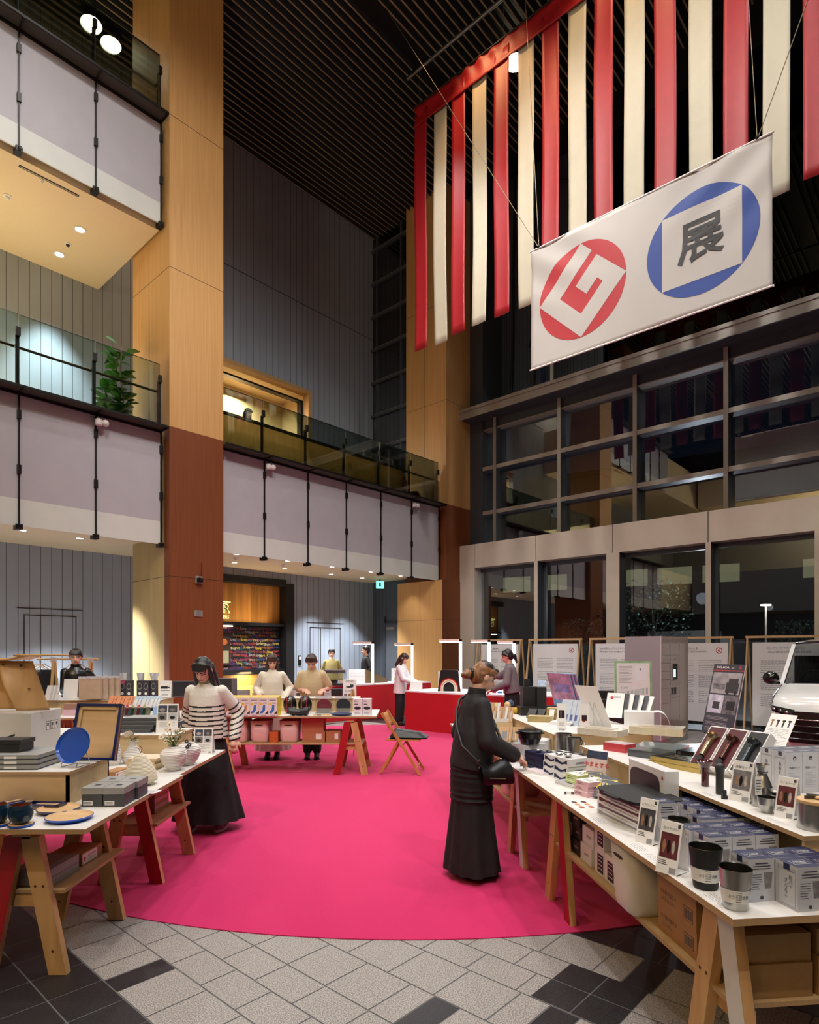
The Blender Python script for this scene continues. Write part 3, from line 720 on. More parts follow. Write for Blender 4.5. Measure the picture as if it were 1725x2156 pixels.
m = MB(); m.box(-1.6, 1.2, -.9, .9, .6, 2.6, mat('truck_white', (220, 214, 206), .5)); m.build('cargo_box', t); m = MB(); m.box(1.25, 2.3, -.85, .85, .5, 2.2, mat('truck_white', (220, 214, 206), .5)); m.build('cab', t)
for a in (-1, 1.7):
    for b in (-.8, .8): m = MB(); m.tube([(a, b - .1, .35), (a, b + .1, .35)], .35, BLACK, 18); m.build('wheel', t)
# ------------------------------------------------------------------ display tables
ZT, ZR = .78, .97
LAM = mat('white_laminate', (234, 231, 226), .35, var=.015); PLY = wood('plywood', (198, 166, 120), (216, 188, 144), 0, 9, .55, 9); PLYE = mat('ply_edge', (176, 140, 98), .7, var=.2, scale=90, stretch=(1, 1, 12))
CEDAR = wood('cedar', (186, 138, 88), (214, 170, 114), 2, 11, .55, 7); CEDARX = wood('cedar_x', (186, 138, 88), (214, 170, 114), 0, 11, .55, 7); PRED = mat('red_stain', (168, 18, 30), .5, var=.15, scale=14, stretch=(1, 1, .1)); PWHT = mat('white_stain', (214, 208, 204), .5, var=.05, scale=14, stretch=(1, 1, .1))
KNOT = mat('knot', (70, 40, 22), .6)


def face(fx, fy): return math.atan2(fy, fx) + pi / 2


def trestle(t, cx, cy, along, L=.66, paint=PRED, side=1, sp=.185, shelf=None):
    """sawhorse in the table's own frame; along = 'x' or 'y' is the beam's direction"""
    def q(a, b, z): return (cx + a, cy + b, z) if along == 'x' else (cx + b, cy + a, z)
    zt = ZT - .025
    m = MB(); m.hexa([q(*p) for p in ((-L / 2, -.045, .69), (L / 2, -.045, .69), (L / 2, .045, .69), (-L / 2, .045, .69), (-L / 2, -.045, zt), (L / 2, -.045, zt), (L / 2, .045, zt), (-L / 2, .045, zt))], CEDARX); m.build('beam', t)
    wm = Matrix.Translation(t.location) @ Matrix.Rotation(t.rotation_euler[2], 4, 'Z')
    for e in (-1, 1):
        for s_ in (-1, 1):
            ft = wm @ Vector(q(e * L / 2, s_ * sp, 0)); zf = .0064 if math.hypot(ft.x, ft.y - 8.51) < 5.08 else 0
            a0, a1 = e * (L / 2 - .04), e * L / 2; w = .046; mm = paint if s_ == side and e < 0 else CEDAR
            lo, hi = min(a0, a1), max(a0, a1); m = MB()
            P8 = [(lo, s_ * sp - w, zf), (hi, s_ * sp - w, zf), (hi, s_ * sp + w, zf), (lo, s_ * sp + w, zf), (lo, s_ * .04 - w, .70), (hi, s_ * .04 - w, .70), (hi, s_ * .04 + w, .70), (lo, s_ * .04 + w, .70)]
            m.hexa([q(*p) for p in P8], CEDAR)
            if mm is not CEDAR:
                o = .0012
                for fc in ((0, 1, 5, 4), (2, 3, 7, 6), (1, 2, 6, 5), (3, 0, 4, 7)):
                    if fc in ((1, 2, 6, 5), (3, 0, 4, 7)):
                        vs = [Vector(q(*P8[k])) for k in fc]; c_ = sum(vs, Vector()) / 4; cen = Vector(q((lo + hi) / 2, s_ * (sp + .04) / 2, .35)); n_ = (vs[1] - vs[0]).cross(vs[3] - vs[0]).normalized()
                        if n_.dot(c_ - cen) < 0: n_ = -n_
                        m.poly([v + n_ * o for v in vs], mm)
            else:
                for (b_, z_) in ((.02, .45), (-.02, .45), (.0, .12)):
                    y_ = s_ * (sp + (.04 - sp) * z_ / .7) + b_
                    for ee in (lo - .001, hi + .001):
                        m.add([q(ee, y_ + .007 * cos(k * pi / 4), z_ + .007 * sin(k * pi / 4)) for k in range(8)], [tuple(range(8))], KNOT)
            m.build('leg', t)
        m = MB(); y0 = sp * .52; m.hexa([q(*p) for p in ((e * (L / 2 - .06) - .018, -y0, .33), (e * (L / 2 - .06) + .018, -y0, .33), (e * (L / 2 - .06) + .018, y0, .33), (e * (L / 2 - .06) - .018, y0, .33), (e * (L / 2 - .06) - .018, -y0, .40), (e * (L / 2 - .06) + .018, -y0, .40), (e * (L / 2 - .06) + .018, y0, .40), (e * (L / 2 - .06) - .018, y0, .40))], CEDARX); m.build('cross_rail', t)


def table(label, loc, rz, x0, x1, y0, y1, trs, group=None, redge=False):
    t = thing('display_table', label, 'table', loc, rz, group)
    m = MB(); m.box(x0, x1, y0, y1, ZT - .024, ZT, PLYE, top=LAM, bot=PLY); m.build('tabletop', t)
    for a in trs: trestle(t, *a)
    return t


def riser(label, loc, rz, x0, x1, y0, y1, z0=ZT, z1=ZR, over=.012, open_front=None):
    t = thing('riser', label, 'riser', loc, rz)
    m = MB(); m.box(x0 - over, x1 + over, y0 - over, y1 + over, z1 - .018, z1, PLYE, top=LAM, bot=PLY); m.build('top_board', t)
    for nm, a in (('front_panel', (x0, x1, y0, y0 + .015)), ('back_panel', (x0, x1, y1 - .015, y1)), ('side_panel', (x0, x0 + .015, y0, y1)), ('side_panel', (x1 - .015, x1, y0, y1))):
        if nm == open_front or (open_front == 'left' and nm == 'side_panel' and a[0] == x0): a = (x0 + .17, x0 + .185, y0, y0 + .85); m = MB(); m.box(x0, x0 + .015, y0 + .85, y1, z0, z1 - .018, PLY); m.build(nm, t)
        m = MB(); m.box(*a, z0, z1 - .018, PLY); m.build(nm, t)
    return t


TL_ = 0.0
T1 = table('white trestle table in the left foreground with blue plates and grey boxes', (-1.57, 2.98, 0), TL_, -1.9, 0, 0, 1.29, ((-.40, .47, 'y', .66, PRED, -1), (-1.5, .47, 'y', .66, PRED, -1)))
T2 = table('white trestle table behind the left foreground one, with ribbed vases at its corner', (-1.60, 4.285, 0), 0, -1.9, 0, 0, 1.07, ((-.36, .36, 'y', .66, PRED, 1), (-1.55, .36, 'y', .66, PRED, 1)))
T3 = table('white trestle table in the far centre with yellow sock boxes in a row', (-2.47, 8.04, 0), 0, -.26, 2.04, 0, .92, ((-.06, .42, 'y', .72, PRED, -1), (1.70, .36, 'y', .66, PRED, -1)))
T4 = table('white trestle table at the far left in front of the person in a black jacket', (-5.2, 7.78, 0), R(2), -.3, 2.44, 0, 1.0, ((.4, .5, 'y', .72, PRED, -1), (2.3, .5, 'y', .72, PRED, -1)))
TR = R(6.14); RO = Vector((1.045, 1.985, 0))


def rt(X, Y, z=0.0):                                  # right-hand tables: length runs along local y
    return RO + Vector((X * cos(TR) - Y * sin(TR), X * sin(TR) + Y * cos(TR), z))


T5 = table('white trestle table in the right foreground loaded with navy lidded boxes', RO, TR, 0, 1.76, 0, 2.35, ((.42, .22, 'x', .66, PWHT, -1), (.42, 1.90, 'x', .66, PRED, -1), (1.38, .22, 'x', .66, PWHT, -1), (1.38, 1.90, 'x', .66, PRED, -1)))
T6 = table('white trestle table beyond the right foreground one, beside the woman in black', RO, TR, 0, 1.3, 2.36, 5.3, ((.42, 2.85, 'x', .66, PWHT, -1), (.42, 4.6, 'x', .66, PWHT, -1)))
riser('plywood riser on the left foreground table carrying the white carton', (-1.57, 2.98, 0), TL_, -1.9, -.335, .455, .92)
riser('low plywood riser on the second left table, with grey books on it', (-1.60, 4.285, 0), 0, -1.9, -.28, .62, 1.05)
riser('plywood riser on the far centre table under the cushion signs', (-2.47, 8.04, 0), 0, .0, 1.75, .62, .90)
riser('plywood riser on the far left table under the clear bags', (-5.2, 7.78, 0), R(2), -.3, 1.85, .5, .98)
riser('long plywood riser on the right foreground table with sake flasks on it', RO, TR, .44, 1.73, .235, 2.33, over=.02, open_front='left')
riser('plywood riser on the far right table with packets and black boxes', RO, TR, .44, 1.28, 2.95, 5.2)
# shelves slung under the tables
def board(t, x0, x1, y0, y1, z=.418):
    m = MB(); m.box(x0, x1, y0, y1, z - .018, z, PLYE, top=PLY, bot=PLY); return m.build('shelf_board', t)


board(T1, -.56, -.20, .175, .84); board(T2, -.5, -.18, .06, .72); board(T3, .06, 1.86, .05, .5); board(T5, .10, .78, .14, 2.04); board(T6, .10, .78, 2.62, 4.72)

# ------------------------------------------------------------------ generic goods
INK = mat('print_ink', (60, 60, 66), .6); INKL = mat('print_grey', (150, 150, 154), .6); PAPER = mat('white_card', (236, 233, 230), .45, var=.01); CARTON = mat('brown_carton', (170, 124, 78), .7, var=.06, scale=12)
G_LID = mat('grey_lid', (150, 150, 148), .6, var=.03); G_BODY = mat('dark_grey_card', (72, 74, 76), .6, var=.04); NAVY = mat('navy_card', (20, 27, 68), .5, var=.05); SGREY = mat('silver_card', (190, 190, 196), .45, var=.03)
STEEL = mat('brushed_steel', (176, 174, 170), .28, .95, var=.08, scale=40, stretch=(1, 1, .05)); STEELD = mat('dark_steel', (90, 88, 84), .3, .95); RUB = mat('black_rubber', (22, 22, 24), .55); CLEAR = glass('clear_film', (246, 246, 246), .9, .15, .015); ACR = glass('acrylic', (238, 244, 244), 1.0, 0, .02)
PIC = [mat('pic%d' % k, c, .5, var=.35, scale=40) for k, c in enumerate(((70, 66, 70), (120, 116, 118), (150, 110, 80), (60, 70, 96), (170, 160, 150), (96, 40, 46)))]


def bx(name, label, cat, p, w, d, h, rz, m_, deco=None, lid=None, group=None, bevel=.0012, corner=True, **faces):
    """box whose front-left-bottom corner (seen from its front) is p; rz=0 faces the viewer"""
    x0, y0 = (0, 0) if corner else (-w / 2, -d / 2)
    t = MB()
    if lid:
        hl, lm = lid; r = thing(name, label, cat, p, rz, group); t.box(x0, x0 + w, y0, y0 + d, 0, h - hl * .5, m_, **faces)
        if deco: deco(t, x0, y0, w, d, h)
        t.build('box_body', r); l = MB(); l.box(x0 - .002, x0 + w + .002, y0 - .002, y0 + d + .002, h - hl, h, lm)
        l.box(x0 + w * .35, x0 + w * .65, y0 + d * .4, y0 + d * .62, h, h + .0006, PIC[0]); l.build('lid', r)
        return r
    t.box(x0, x0 + w, y0, y0 + d, 0, h, m_, **faces)
    if deco: deco(t, x0, y0, w, d, h)
    return solo(name, t, label, cat, p, rz, group)


def card(label, p, w, h, rz, deco=None, lean=12, style='tent', m_=PAPER, name='sign_card', cat='sign', th=.002, group=None, foot=None):
    """upright printed card; p = middle of its lower front edge; deco draws in (s, z) on the leaning face"""
    t = thing(name, label, cat, p, rz, group); a = R(lean); y_ = Vector((0, sin(a), cos(a)))
    m = MB(); n = Vector((0, cos(a), -sin(a))) * th
    A = [Vector((-w / 2, 0, 0)), Vector((w / 2, 0, 0)), Vector((w / 2, 0, 0)) + y_ * h, Vector((-w / 2, 0, 0)) + y_ * h]
    m.prism(A, n, m_)
    if deco:
        deco(m, lambda s, z: Vector((s * w, 0, 0)) + y_ * (z * h), Vector((1, 0, 0)), y_, w, h)
    m.build('card', t)
    if style == 'tent':
        m = MB(); top = y_ * h; d = max(.06, h * .45); b = [Vector((-w / 2, 0, 0)) + top, Vector((w / 2, 0, 0)) + top, Vector((w / 2, d, 0)), Vector((-w / 2, d, 0))]
        m.prism([p_ + Vector((0, .003, 0)) for p_ in b], (0, .0015, .001), PAPER); m.prism([Vector((-w / 2, .004, .006)), Vector((w / 2, .004, .006)), Vector((w / 2, d, .001)), Vector((-w / 2, d, .001))], (0, 0, .0012), PAPER); m.build('back_flap', t)
    elif style == 'stand':
        m = MB(); d = h * .4; q = y_ * (h * .62) + Vector((0, .004, 0))
        for s in (-1, 1): m.tube([Vector((s * w * .12, .003, .0)) + y_ * .0, q + Vector((s * w * .1, 0, 0)), Vector((s * w * .3, d, 0))], .003, ACR, 6)
        m.tube([Vector((-w * .3, d, .003)), Vector((w * .3, d, .003))], .003, ACR, 6); m.tube([Vector((-w * .3, -.012, .004)), Vector((-w * .3, d * .6, .004))], .003, ACR, 6); m.build('stand', t)
    elif style == 'block':
        m = MB(); m.box(-w * .3, w * .3, -.01, .04, 0, .012, ACR); m.build('foot', t)
    return t


def pic(m, f, x, y, s0, s1, z0, z1, mt, l=.0008):
    n = x.cross(y) * l; m.add([f(s0, z0) + n, f(s1, z0) + n, f(s1, z1) + n, f(s0, z1) + n], [(0, 1, 2, 3)], mt)


def d_shop(head=None, photo=PIC[0], rows=3, logo=True, ph=(.30, .78), hs=.09):
    def g(m, f, x, y, w, h):
        pic(m, f, x, y, -.42, .42, ph[0], ph[1], photo); n = 0
        for k in range(3): c = f(-.24 + .22 * k, (ph[0] + ph[1]) / 2 - .02); m.add([c + x.cross(y) * .0014 + x * (w * .08 * cos(a * pi / 6)) + y * (h * .13 * sin(a * pi / 6)) for a in range(12)], [tuple(range(12))], (PIC[2], STEELD, PIC[4])[k])
        if head: m.text(head, w * .14, INK, f(0, .86), x, y, .001, fit=w * .72)
        m.lines(INK, f(-.4, ph[0] - .05), x, y, w * .55, rows, h * .035, h * .012, seed=int(w * 999), ragged=.4)
        if logo: pic(m, f, x, y, .3, .42, .9, .97, INK); pic(m, f, x, y, .12, .42, .03, .14, INKL)
    return g


def d_kiki(m, f, x, y, w, h):
    for k, (s, z) in enumerate(((-.44, .70), (.03, .70), (-.44, .43), (.03, .43))):
        pic(m, f, x, y, s, s + .41, z, z + .25, (PIC[3], PIC[0], PIC[1], SGREY)[k]); c = f(s + .2, z + .1)
        m.add([c + x.cross(y) * .0014 + x * (w * .13 * cos(a * pi / 5)) + y * (h * .06 * sin(a * pi / 5)) for a in range(10)], [tuple(range(10))], (PIC[4], PIC[1], RUB, RUB)[k])
    m.lines(INKL, f(-.36, .36), x, y, w * .72, 5, h * .035, h * .01, seed=3); m.text('K I K I', w * .1, INK, f(0, .11), x, y, .001); pic(m, f, x, y, .3, .42, .04, .1, INKL)


def d_plain(rows=6, head=None, z0=.86):
    def g(m, f, x, y, w, h):
        if head: m.text(head, h * .07, INK, f(0, .9), x, y, .001, fit=w * .6)
        m.lines(INKL, f(-.4, z0 - .1), x, y, w * .8, rows, h * .6 / rows, h * .012, seed=rows, words=w * .2)
    return g


def flat(label, p, w, d, rz, deco=True, name='price_card', mt=PAPER, group=None, cat='card'):
    m = MB(); m.box(-w / 2, w / 2, -d / 2, d / 2, 0, .0012, mt)
    if deco: m.lines(INKL, (-w * .42, d * .35, .0012), (1, 0, 0), (0, 1, 0), w * .8, 4, d * .17, d * .035, seed=int(w * 1000), words=w * .25)
    return solo(name, m, label, cat, p, rz, group)


# ------------------------------------------------------------------ left foreground table
def plate(label, p, r, wood_m, rim_m, name='plate'):
    t = thing(name, label, 'plate', p); m = MB(); m.lathe([(0, 0), (r * .78, 0), (r * .98, .016), (r, .022), (r * .97, .024)], rim_m, 48); m.build('rim', t)
    m = MB(); m.lathe([(r * .97, .024), (r * .9, .016), (r * .8, .013), (0, .013)], wood_m, 48); m.build('face', t); return t


BEECH = wood('beech', (206, 168, 120), (226, 192, 148), 0, 10, .5, 9); BLUE = mat('blue_lacquer', (20, 78, 182), .3, var=.08, scale=8, coat=.3, stretch=(.2, 1, 1)); DBLUE = mat('deep_blue_lacquer', (14, 34, 92), .35, coat=.3); TEAL = mat('dark_teal_lacquer', (16, 44, 66), .3, coat=.4, var=.15, scale=9); RUST = mat('rust_inside', (150, 76, 40), .5)
plate('round wooden plate with blue rim, farther of the two plates on the left table', at(124, 1709, ZT), .108, BEECH, DBLUE)
plate('round wooden plate with blue rim, nearest plate to the left table front corner', at(146, 1726, ZT), .112, BEECH, BLUE)
for k, (px, lab) in enumerate(((44, 'dark teal wooden cup standing on a blue saucer, right one of two'), (-6, 'dark teal wooden cup cut by the picture edge, left one of two'))):
    p = at(px, 1739 if k == 0 else 1738, ZT); m = MB(); m.lathe([(0, 0), (.052, 0), (.058, .005), (.058, .010), (.054, .012), (0, .011)], BEECH, 36, mats=[BLUE, BLUE, BLUE, DBLUE, BEECH]); solo('saucer', m, ('small blue rimmed saucer under the right teal cup', 'small blue rimmed saucer under the left teal cup')[k], 'saucer', p)
    m = MB(); m.lathe([(0, .0), (.028, 0), (.047, .018), (.055, .045), (.052, .075), (.046, .093), (.043, .093), (.049, .07), (.05, .045), (.04, .02), (0, .012)], TEAL, 36, mats=[TEAL] * 6 + [RUST] * 4); solo('cup', m, lab, 'cup', p + Vector((0, 0, .0125)))
p = at(22, 1702, ZT); plate('flat blue plate with a wooden spoon on it behind the cups', p, .10, mat('plate_blue', (30, 56, 170), .35), DBLUE)
t = MB(); t.tube([(-.05, -.02, 0), (.05, .05, .012)], .006, BEECH, 8); t.ball((-.055, -.023, .0), (.03, .022, .008), BEECH); solo('wooden_spoon', t, 'wooden spoon lying on the flat blue plate', 'spoon', p + Vector((-.01, 0, .026)))
t = MB(); t.tube([(-.04, -.05, 0), (.04, .03, .008)], .005, DBLUE, 8)
for k in range(4): t.tube([(.04 + k * .003, .035 - k * .006, .008), (.062 + k * .003, .057 - k * .006, .004)], .0016, BEECH, 5)
solo('fork', t, 'small fork with pale prongs lying on the flat blue plate', 'fork', p + Vector((.03, -.01, .027)))
def tray(name, label, p, w, h, rz, lean=None):
    t = thing(name, label, 'tray', p, rz)
    if lean is not None: t.rotation_euler = (R(90 - lean), 0, rz)
    m = MB(); m.box(-w / 2, w / 2, 0, h, 0, .008, BEECH); m.build('tray_base', t)
    for a in ((-w / 2, -w / 2 + .014, 0, h), (w / 2 - .014, w / 2, 0, h), (-w / 2, w / 2, 0, .014), (-w / 2, w / 2, h - .014, h)):
        m = MB(); x0, x1, y0, y1 = a; i = .022; q = [(x0, y0), (x1, y0), (x1, y1), (x0, y1)]; m.box(x0, x1, y0, y1, -.004, .03, DBLUE); cx, cy = (0, h / 2)
        dx, dy = (i if x1 <= -w / 2 + .02 else -i if x0 >= w / 2 - .02 else 0), (i if y1 <= .02 else -i if y0 >= h - .02 else 0)
        m.box(min(x0 + dx, x0), max(x1, x1 + dx), min(y0, y0 + dy), max(y1, y1 + dy), .006, .02, BEECH); m.build('rim', t)
    return t


tray('tray', 'wooden tray with dark blue edges lying flat behind the plates', at(84, 1706, ZT), .2, .085, R(-6))
GB = dict(lid=(.035, G_LID))
def lab_(t, x0, y0, w, d, h): t.box(x0 + .008, x0 + .06, y0 - .0008, y0, .008, .032, PAPER); t.lines(INK, (x0 + .012, y0 - .0008, .026), (1, 0, 0), (0, 0, 1), .04, 2, .008, .002)
a, b = at(172, 1699, ZT), at(217.5, 1699, ZT)
for k, (p, lab) in enumerate(((a, 'front left'), (b, 'front right'), (a + Vector((.004, .165, 0)), 'back left'), (b + Vector((.004, .165, 0)), 'back right'))):
    bx('gift_box', 'lidded grey gift box, %s of the block of four on the left table' % lab, 'box', p, .112, .155, .105, R(3), G_BODY, lab_, group='lidded grey gift boxes on the left table', **GB)
# riser goods
def lab2_(t, x0, y0, w, d, h): t.box(x0 + .16, x0 + .23, y0 - .0032, y0 - .0024, .006, .02, PAPER)
for k in range(3):
    p = Vector((-2.45, 3.47, ZR + .0285 * k)); bx('flat_gift_box', 'flat grey gift box, %s of the stack beside the blue plate' % ('bottom', 'middle', 'top')[k], 'box', p, .345, .30, .027, R(2), G_BODY, lab2_, group='flat grey gift boxes beside the blue plate', lid=(.02, G_LID))
for k in range(2): bx('dark_box', ('black box', 'thin black box')[k] + (' lower' if k == 0 else ' upper') + ' on top of the grey stack at the left edge', 'box', Vector((-2.50 + .01 * k, 3.56, ZR + .087 + .046 * k)), .24, .14, .044 - .02 * k, 0, mat('charcoal_card', (44, 44, 46), .5))
pc = Vector((-2.366, 3.84, ZR))
def d_carton(t, x0, y0, w, d, h):
    for k in range(3):
        a = x0 + w; yy = y0 + d * (.50 + .15 * k); t.box(a, a + .0008, yy, yy + d * .11, h * .56, h * .76, INK); t.box(a + .0008, a + .0012, yy + .004, yy + d * .11 - .004, h * .57, h * .75, PAPER)
        t.box(a + .0012, a + .0016, yy + d * .03, yy + d * .08, h * .65, h * .72, INK); t.box(a + .0012, a + .0016, yy + d * .05, yy + d * .06, h * .59, h * .65, INK)
    t.add([(x0 + w - .24 + .14 * k / 8, y0 - .001, h * .40 + .03 * (k / 8) ** 2 + (.012 if r_ else 0)) for r_ in (0, 1) for k in (range(9) if not r_ else range(8, -1, -1))], [tuple(range(18))], RUB)
bx('white_carton', 'big white carton with handling symbols on the left riser, under the plywood chair', 'box', pc + Vector((-.78, 0.03, 0)), .78, .31, .282, R(-2), mat('white_carton', (214, 210, 206), .6, var=.01), d_carton)
# moulded plywood floor chair on the carton
t = thing('plywood_chair', 'low moulded plywood chair standing on the white carton', 'chair', (-2.45, 3.98, ZR + .283)); OAK = wood('moulded_ply', (196, 150, 96), (218, 176, 122), 2, 8, .4, 8)
def sheet(x0, y0, x1, y1):                            # leg sheet: straight at the top, twisted and swept out at the foot
    def f(a, b):
        b = 1 - b; k = b * b * (3 - 2 * b); top = Vector((x0 + .195 * a, y0 + .03 * a, .325)); bot = Vector((x1 + .19 * a, y1 - .05 + .10 * a, .012 - .004 * a))
        p = top.lerp(bot, b); p.x += .03 * k * (1 - a) * 1.2; p.y -= .035 * sin(b * pi) * (1 - a); return p
    return f
m = MB(); m.grid(sheet(-.165, -.06, -.06, -.06), 12, 14, OAK); m.build('front_leg', t, solid=.012)
m = MB(); m.grid(sheet(-.40, .06, -.33, .02), 12, 14, OAK); m.build('rear_leg', t, solid=.012)
m = MB(); m.grid(lambda a, b: Vector((-.46 + .68 * a - (.0 if a < .7 else .06 * (2 * b - 1) ** 2), -.09 + .23 * b - .02 * sin(a * 3), .335 + .03 * math.exp(-((a - .05) / .12) ** 2) + (.028 * min(1, max(0, (a - .55) / .15))))), 30, 10, OAK); m.build('seat', t, solid=.013)
m = MB()
for x in (-.13, -.02): m.tube([(x, -.067 + .02 * (x + .13), .298), (x, -.075, .298)], .008, RUB, 12)
m.tube([(.03, -.06, .15), (.03, -.075, .15)], .004, mat('brass', (190, 150, 60), .3, .9), 8); m.build('bolt', [c for c in t.children if c.name.startswith('front_leg')][0])
# blue plate on a wire stand and the tray behind
p = at(158, 1614, ZR); t = thing('blue_plate', 'bright blue round wooden plate tilted on a small wire stand', 'plate', p, R(4)); t.rotation_euler = (0, 0, R(-10))
m = MB(); r_ = .108; tl = R(68)
m.lathe([(0, 0), (r_ * .8, 0), (r_, .02), (r_ * .985, .022), (r_ * .86, .010), (0, .008)], BLUE, 56, mats=[DBLUE, DBLUE, BLUE, BLUE, BLUE])
Mx = Matrix.Translation((0, 0, r_ + .012)) @ Matrix.Rotation(tl, 4, 'X'); m.v = [tuple(Mx @ Vector(q)) for q in m.v]; m.build('plate_face', t)
s_ = thing('plate_stand', 'small clear wire plate stand under the blue plate', 'stand', p, R(-10)); m = MB()
for k in (-1, 1): m.tube([(k * .05, -.045, .03), (k * .05, -.05, .006), (k * .05, .07, .006), (k * .02, .05, .1)], .003, STEEL, 6)
m.tube([(-.05, .07, .006), (.05, .07, .006)], .003, STEEL, 6); m.build('frame', s_)
tray('framed_tray', 'upright wooden tray with dark blue edges leaning behind the blue plate', at(190, 1604, ZR) + Vector((0, .04, .003)), .30, .345, R(-8), 14)
# lantern, vases and flowers
RIB = mat('cream_paper', (232, 222, 196), .7, var=.04); CER = mat('white_ceramic', (226, 220, 214), .55, var=.03); CORD = mat('red_cord', (150, 40, 46), .6)
def ribbed(prof, amp, pitch, sub=90):
    out = []; zs = [z for r, z in prof]
    for k in range(sub + 1):
        z = zs[0] + (zs[-1] - zs[0]) * k / sub
        for (r0, z0), (r1, z1) in zip(prof[:-1], prof[1:]):
            if z0 <= z <= z1 + 1e-9: u_ = (z - z0) / max(1e-6, z1 - z0); u_ = u_ * u_ * (3 - 2 * u_) if 0 else u_; r = r0 + (r1 - r0) * u_; break
        out.append((max(0, r + amp * sin(2 * pi * z / pitch)), z))
    return out
p = at(296, 1652, ZT); t = thing('paper_lantern', 'cream ribbed egg-shaped lantern with a red cord loop', 'lantern', p)
m = MB(); m.lathe([(0, 0), (.06, 0), (.085, .022), (.09, .03)], RIB, 40); m.build('base', t)
m = MB(); m.lathe(ribbed([(.100, .028), (.103, .042), (.099, .066), (.088, .098), (.071, .13), (.051, .162), (.030, .190), (.007, .206)], .0012, .0075, 110), RIB, 40); m.lathe([(.09, .03), (.102, .028)], RIB, 40); m.build('shade', t)
m = MB(); m.tube([(0, 0, .205), (-.012, 0, .235), (0, 0, .247), (.010, 0, .232), (0.002, 0, .205)], .0022, CORD, 6); m.build('cord', [c for c in t.children if c.name.startswith('shade')][0])
def vase(label, px, py, z, prof, amp=.0022, pitch=.011, n=48, k=0):
    p = at(px, py, z); t = thing('vase', label, 'vase', p); m = MB(); m.lathe(ribbed(prof, amp, pitch, 100), CER, n)
    rt_, zt_ = prof[-1]; m.lathe([(rt_, zt_), (rt_ * .8, zt_ + .002), (rt_ * .75, zt_ - .04), (0, zt_ - .045)], CER, n); m.lathe([(0, 0), (prof[0][0], 0)], CER, n); m.build('body', t); return p, prof[-1][1]
ROUND = [(.035, 0), (.05, .012), (.075, .05), (.092, .095), (.092, .125), (.075, .15), (.05, .163), (.044, .172)]
v1 = vase('round white ribbed vase full of small flowers, nearest of the vases', 366, 1622, ZT, ROUND)
v2 = vase('round white ribbed vase just behind the flower vase, by the picture card', 396, 1610, ZT, [(r, z * .98) for r, z in ROUND])
v3 = vase('white ribbed vase with a cream rose, standing behind the lantern', 280, 1606, ZT, [(.06, 0), (.076, .03), (.072, .06), (.055, .095), (.035, .125), (.028, .145), (.032, .16), (.04, .168)])
v4 = vase('tall slim white ribbed vase beside the upright tray', 239, 1610, ZT, [(.045, 0), (.056, .03), (.055, .1), (.045, .145), (.035, .165), (.038, .175)])
PET = mat('cream_petal', (236, 222, 206), .6, var=.05); GRN2 = mat('stem_green', (92, 128, 58), .6, var=.2); LFG = mat('leaf_green', (64, 104, 48), .5, var=.25); DKF = mat('dark_centre', (52, 40, 50), .6); LIME = mat('lime_buds', (170, 180, 110), .6, var=.2)
def leaf(m, p, d, L, w, mt):
    p, d = Vector(p), Vector(d).normalized(); s = d.cross(Vector((0, .2, 1))).normalized() * w; m.add([p, p + d * L * .4 + s, p + d * L, p + d * L * .4 - s], [(0, 1, 2, 3)], mt)
def rose(m, c, r):
    for ring, (rr, n_, zz) in enumerate(((.25, 4, .5), (.55, 6, .35), (.9, 8, .1))):
        for k in range(n_):
            a = 2 * pi * (k + ring * .4) / n_; d = Vector((cos(a), sin(a), 0)); s = Vector((-sin(a), cos(a), 0)) * r * .55
            m.add([Vector(c) + d * r * rr * .6 + Vector((0, 0, -r * .4)), Vector(c) + d * r * rr + s + Vector((0, 0, r * zz)), Vector(c) + d * r * rr * 1.15 + Vector((0, 0, r * (zz + .25))), Vector(c) + d * r * rr - s + Vector((0, 0, r * zz))], [(0, 1, 2, 3)], PET, True)
def daisy(m, c, r, d, pet=PET, cen=DKF):
    d = Vector(d).normalized(); x = d.cross(Vector((.1, .3, 1))).normalized(); y = d.cross(x)
    for k in range(9):
        a = 2 * pi * k / 9; e = x * cos(a) + y * sin(a); s = (y * cos(a) - x * sin(a)) * r * .3; m.add([Vector(c), Vector(c) + e * r * .6 + s + d * r * .1, Vector(c) + e * r, Vector(c) + e * r * .6 - s + d * r * .1], [(0, 1, 2, 3)], pet)
    m.ball(Vector(c) + d * .003, r * .26, cen, 8, 5)
p, h = v1; t = thing('flower_bunch', 'bunch of white and green meadow flowers in the nearest round vase', 'flowers', p + Vector((0, 0, h)))
g = random.Random(11); mS, mF, mL = MB(), MB(), MB()
for k in range(16):
    a = g.uniform(0, 6.28); e = Vector((cos(a) * g.uniform(.02, .10), sin(a) * .05, g.uniform(.02, .13))); mS.tube([(0, 0, -.03), e * .5 + Vector((0, 0, .01)), e], .0016, GRN2, 5)
    if k < 8: daisy(mF, e, g.uniform(.014, .022), (g.uniform(-.5, .5), -1, g.uniform(.2, .8)), PET, DKF if k % 2 else LIME)
    elif k < 13:
        for q in range(5): mF.ball(e + Vector((g.uniform(-.02, .02), g.uniform(-.02, .02), g.uniform(-.01, .02))), .006, LIME if q % 2 else PET, 6, 4)
    for q in range(2): leaf(mL, e * g.uniform(.3, .9), (g.uniform(-1, 1), g.uniform(-.6, .3), g.uniform(-.4, .6)), .04, .01, LFG)
for (x, z) in ((.10, .02), (.12, -.005), (.105, -.02)): daisy(mF, (x, -.02, z + .02), .017, (.3, -1, .4), mat('dark_petal', (44, 36, 52), .6), PET)
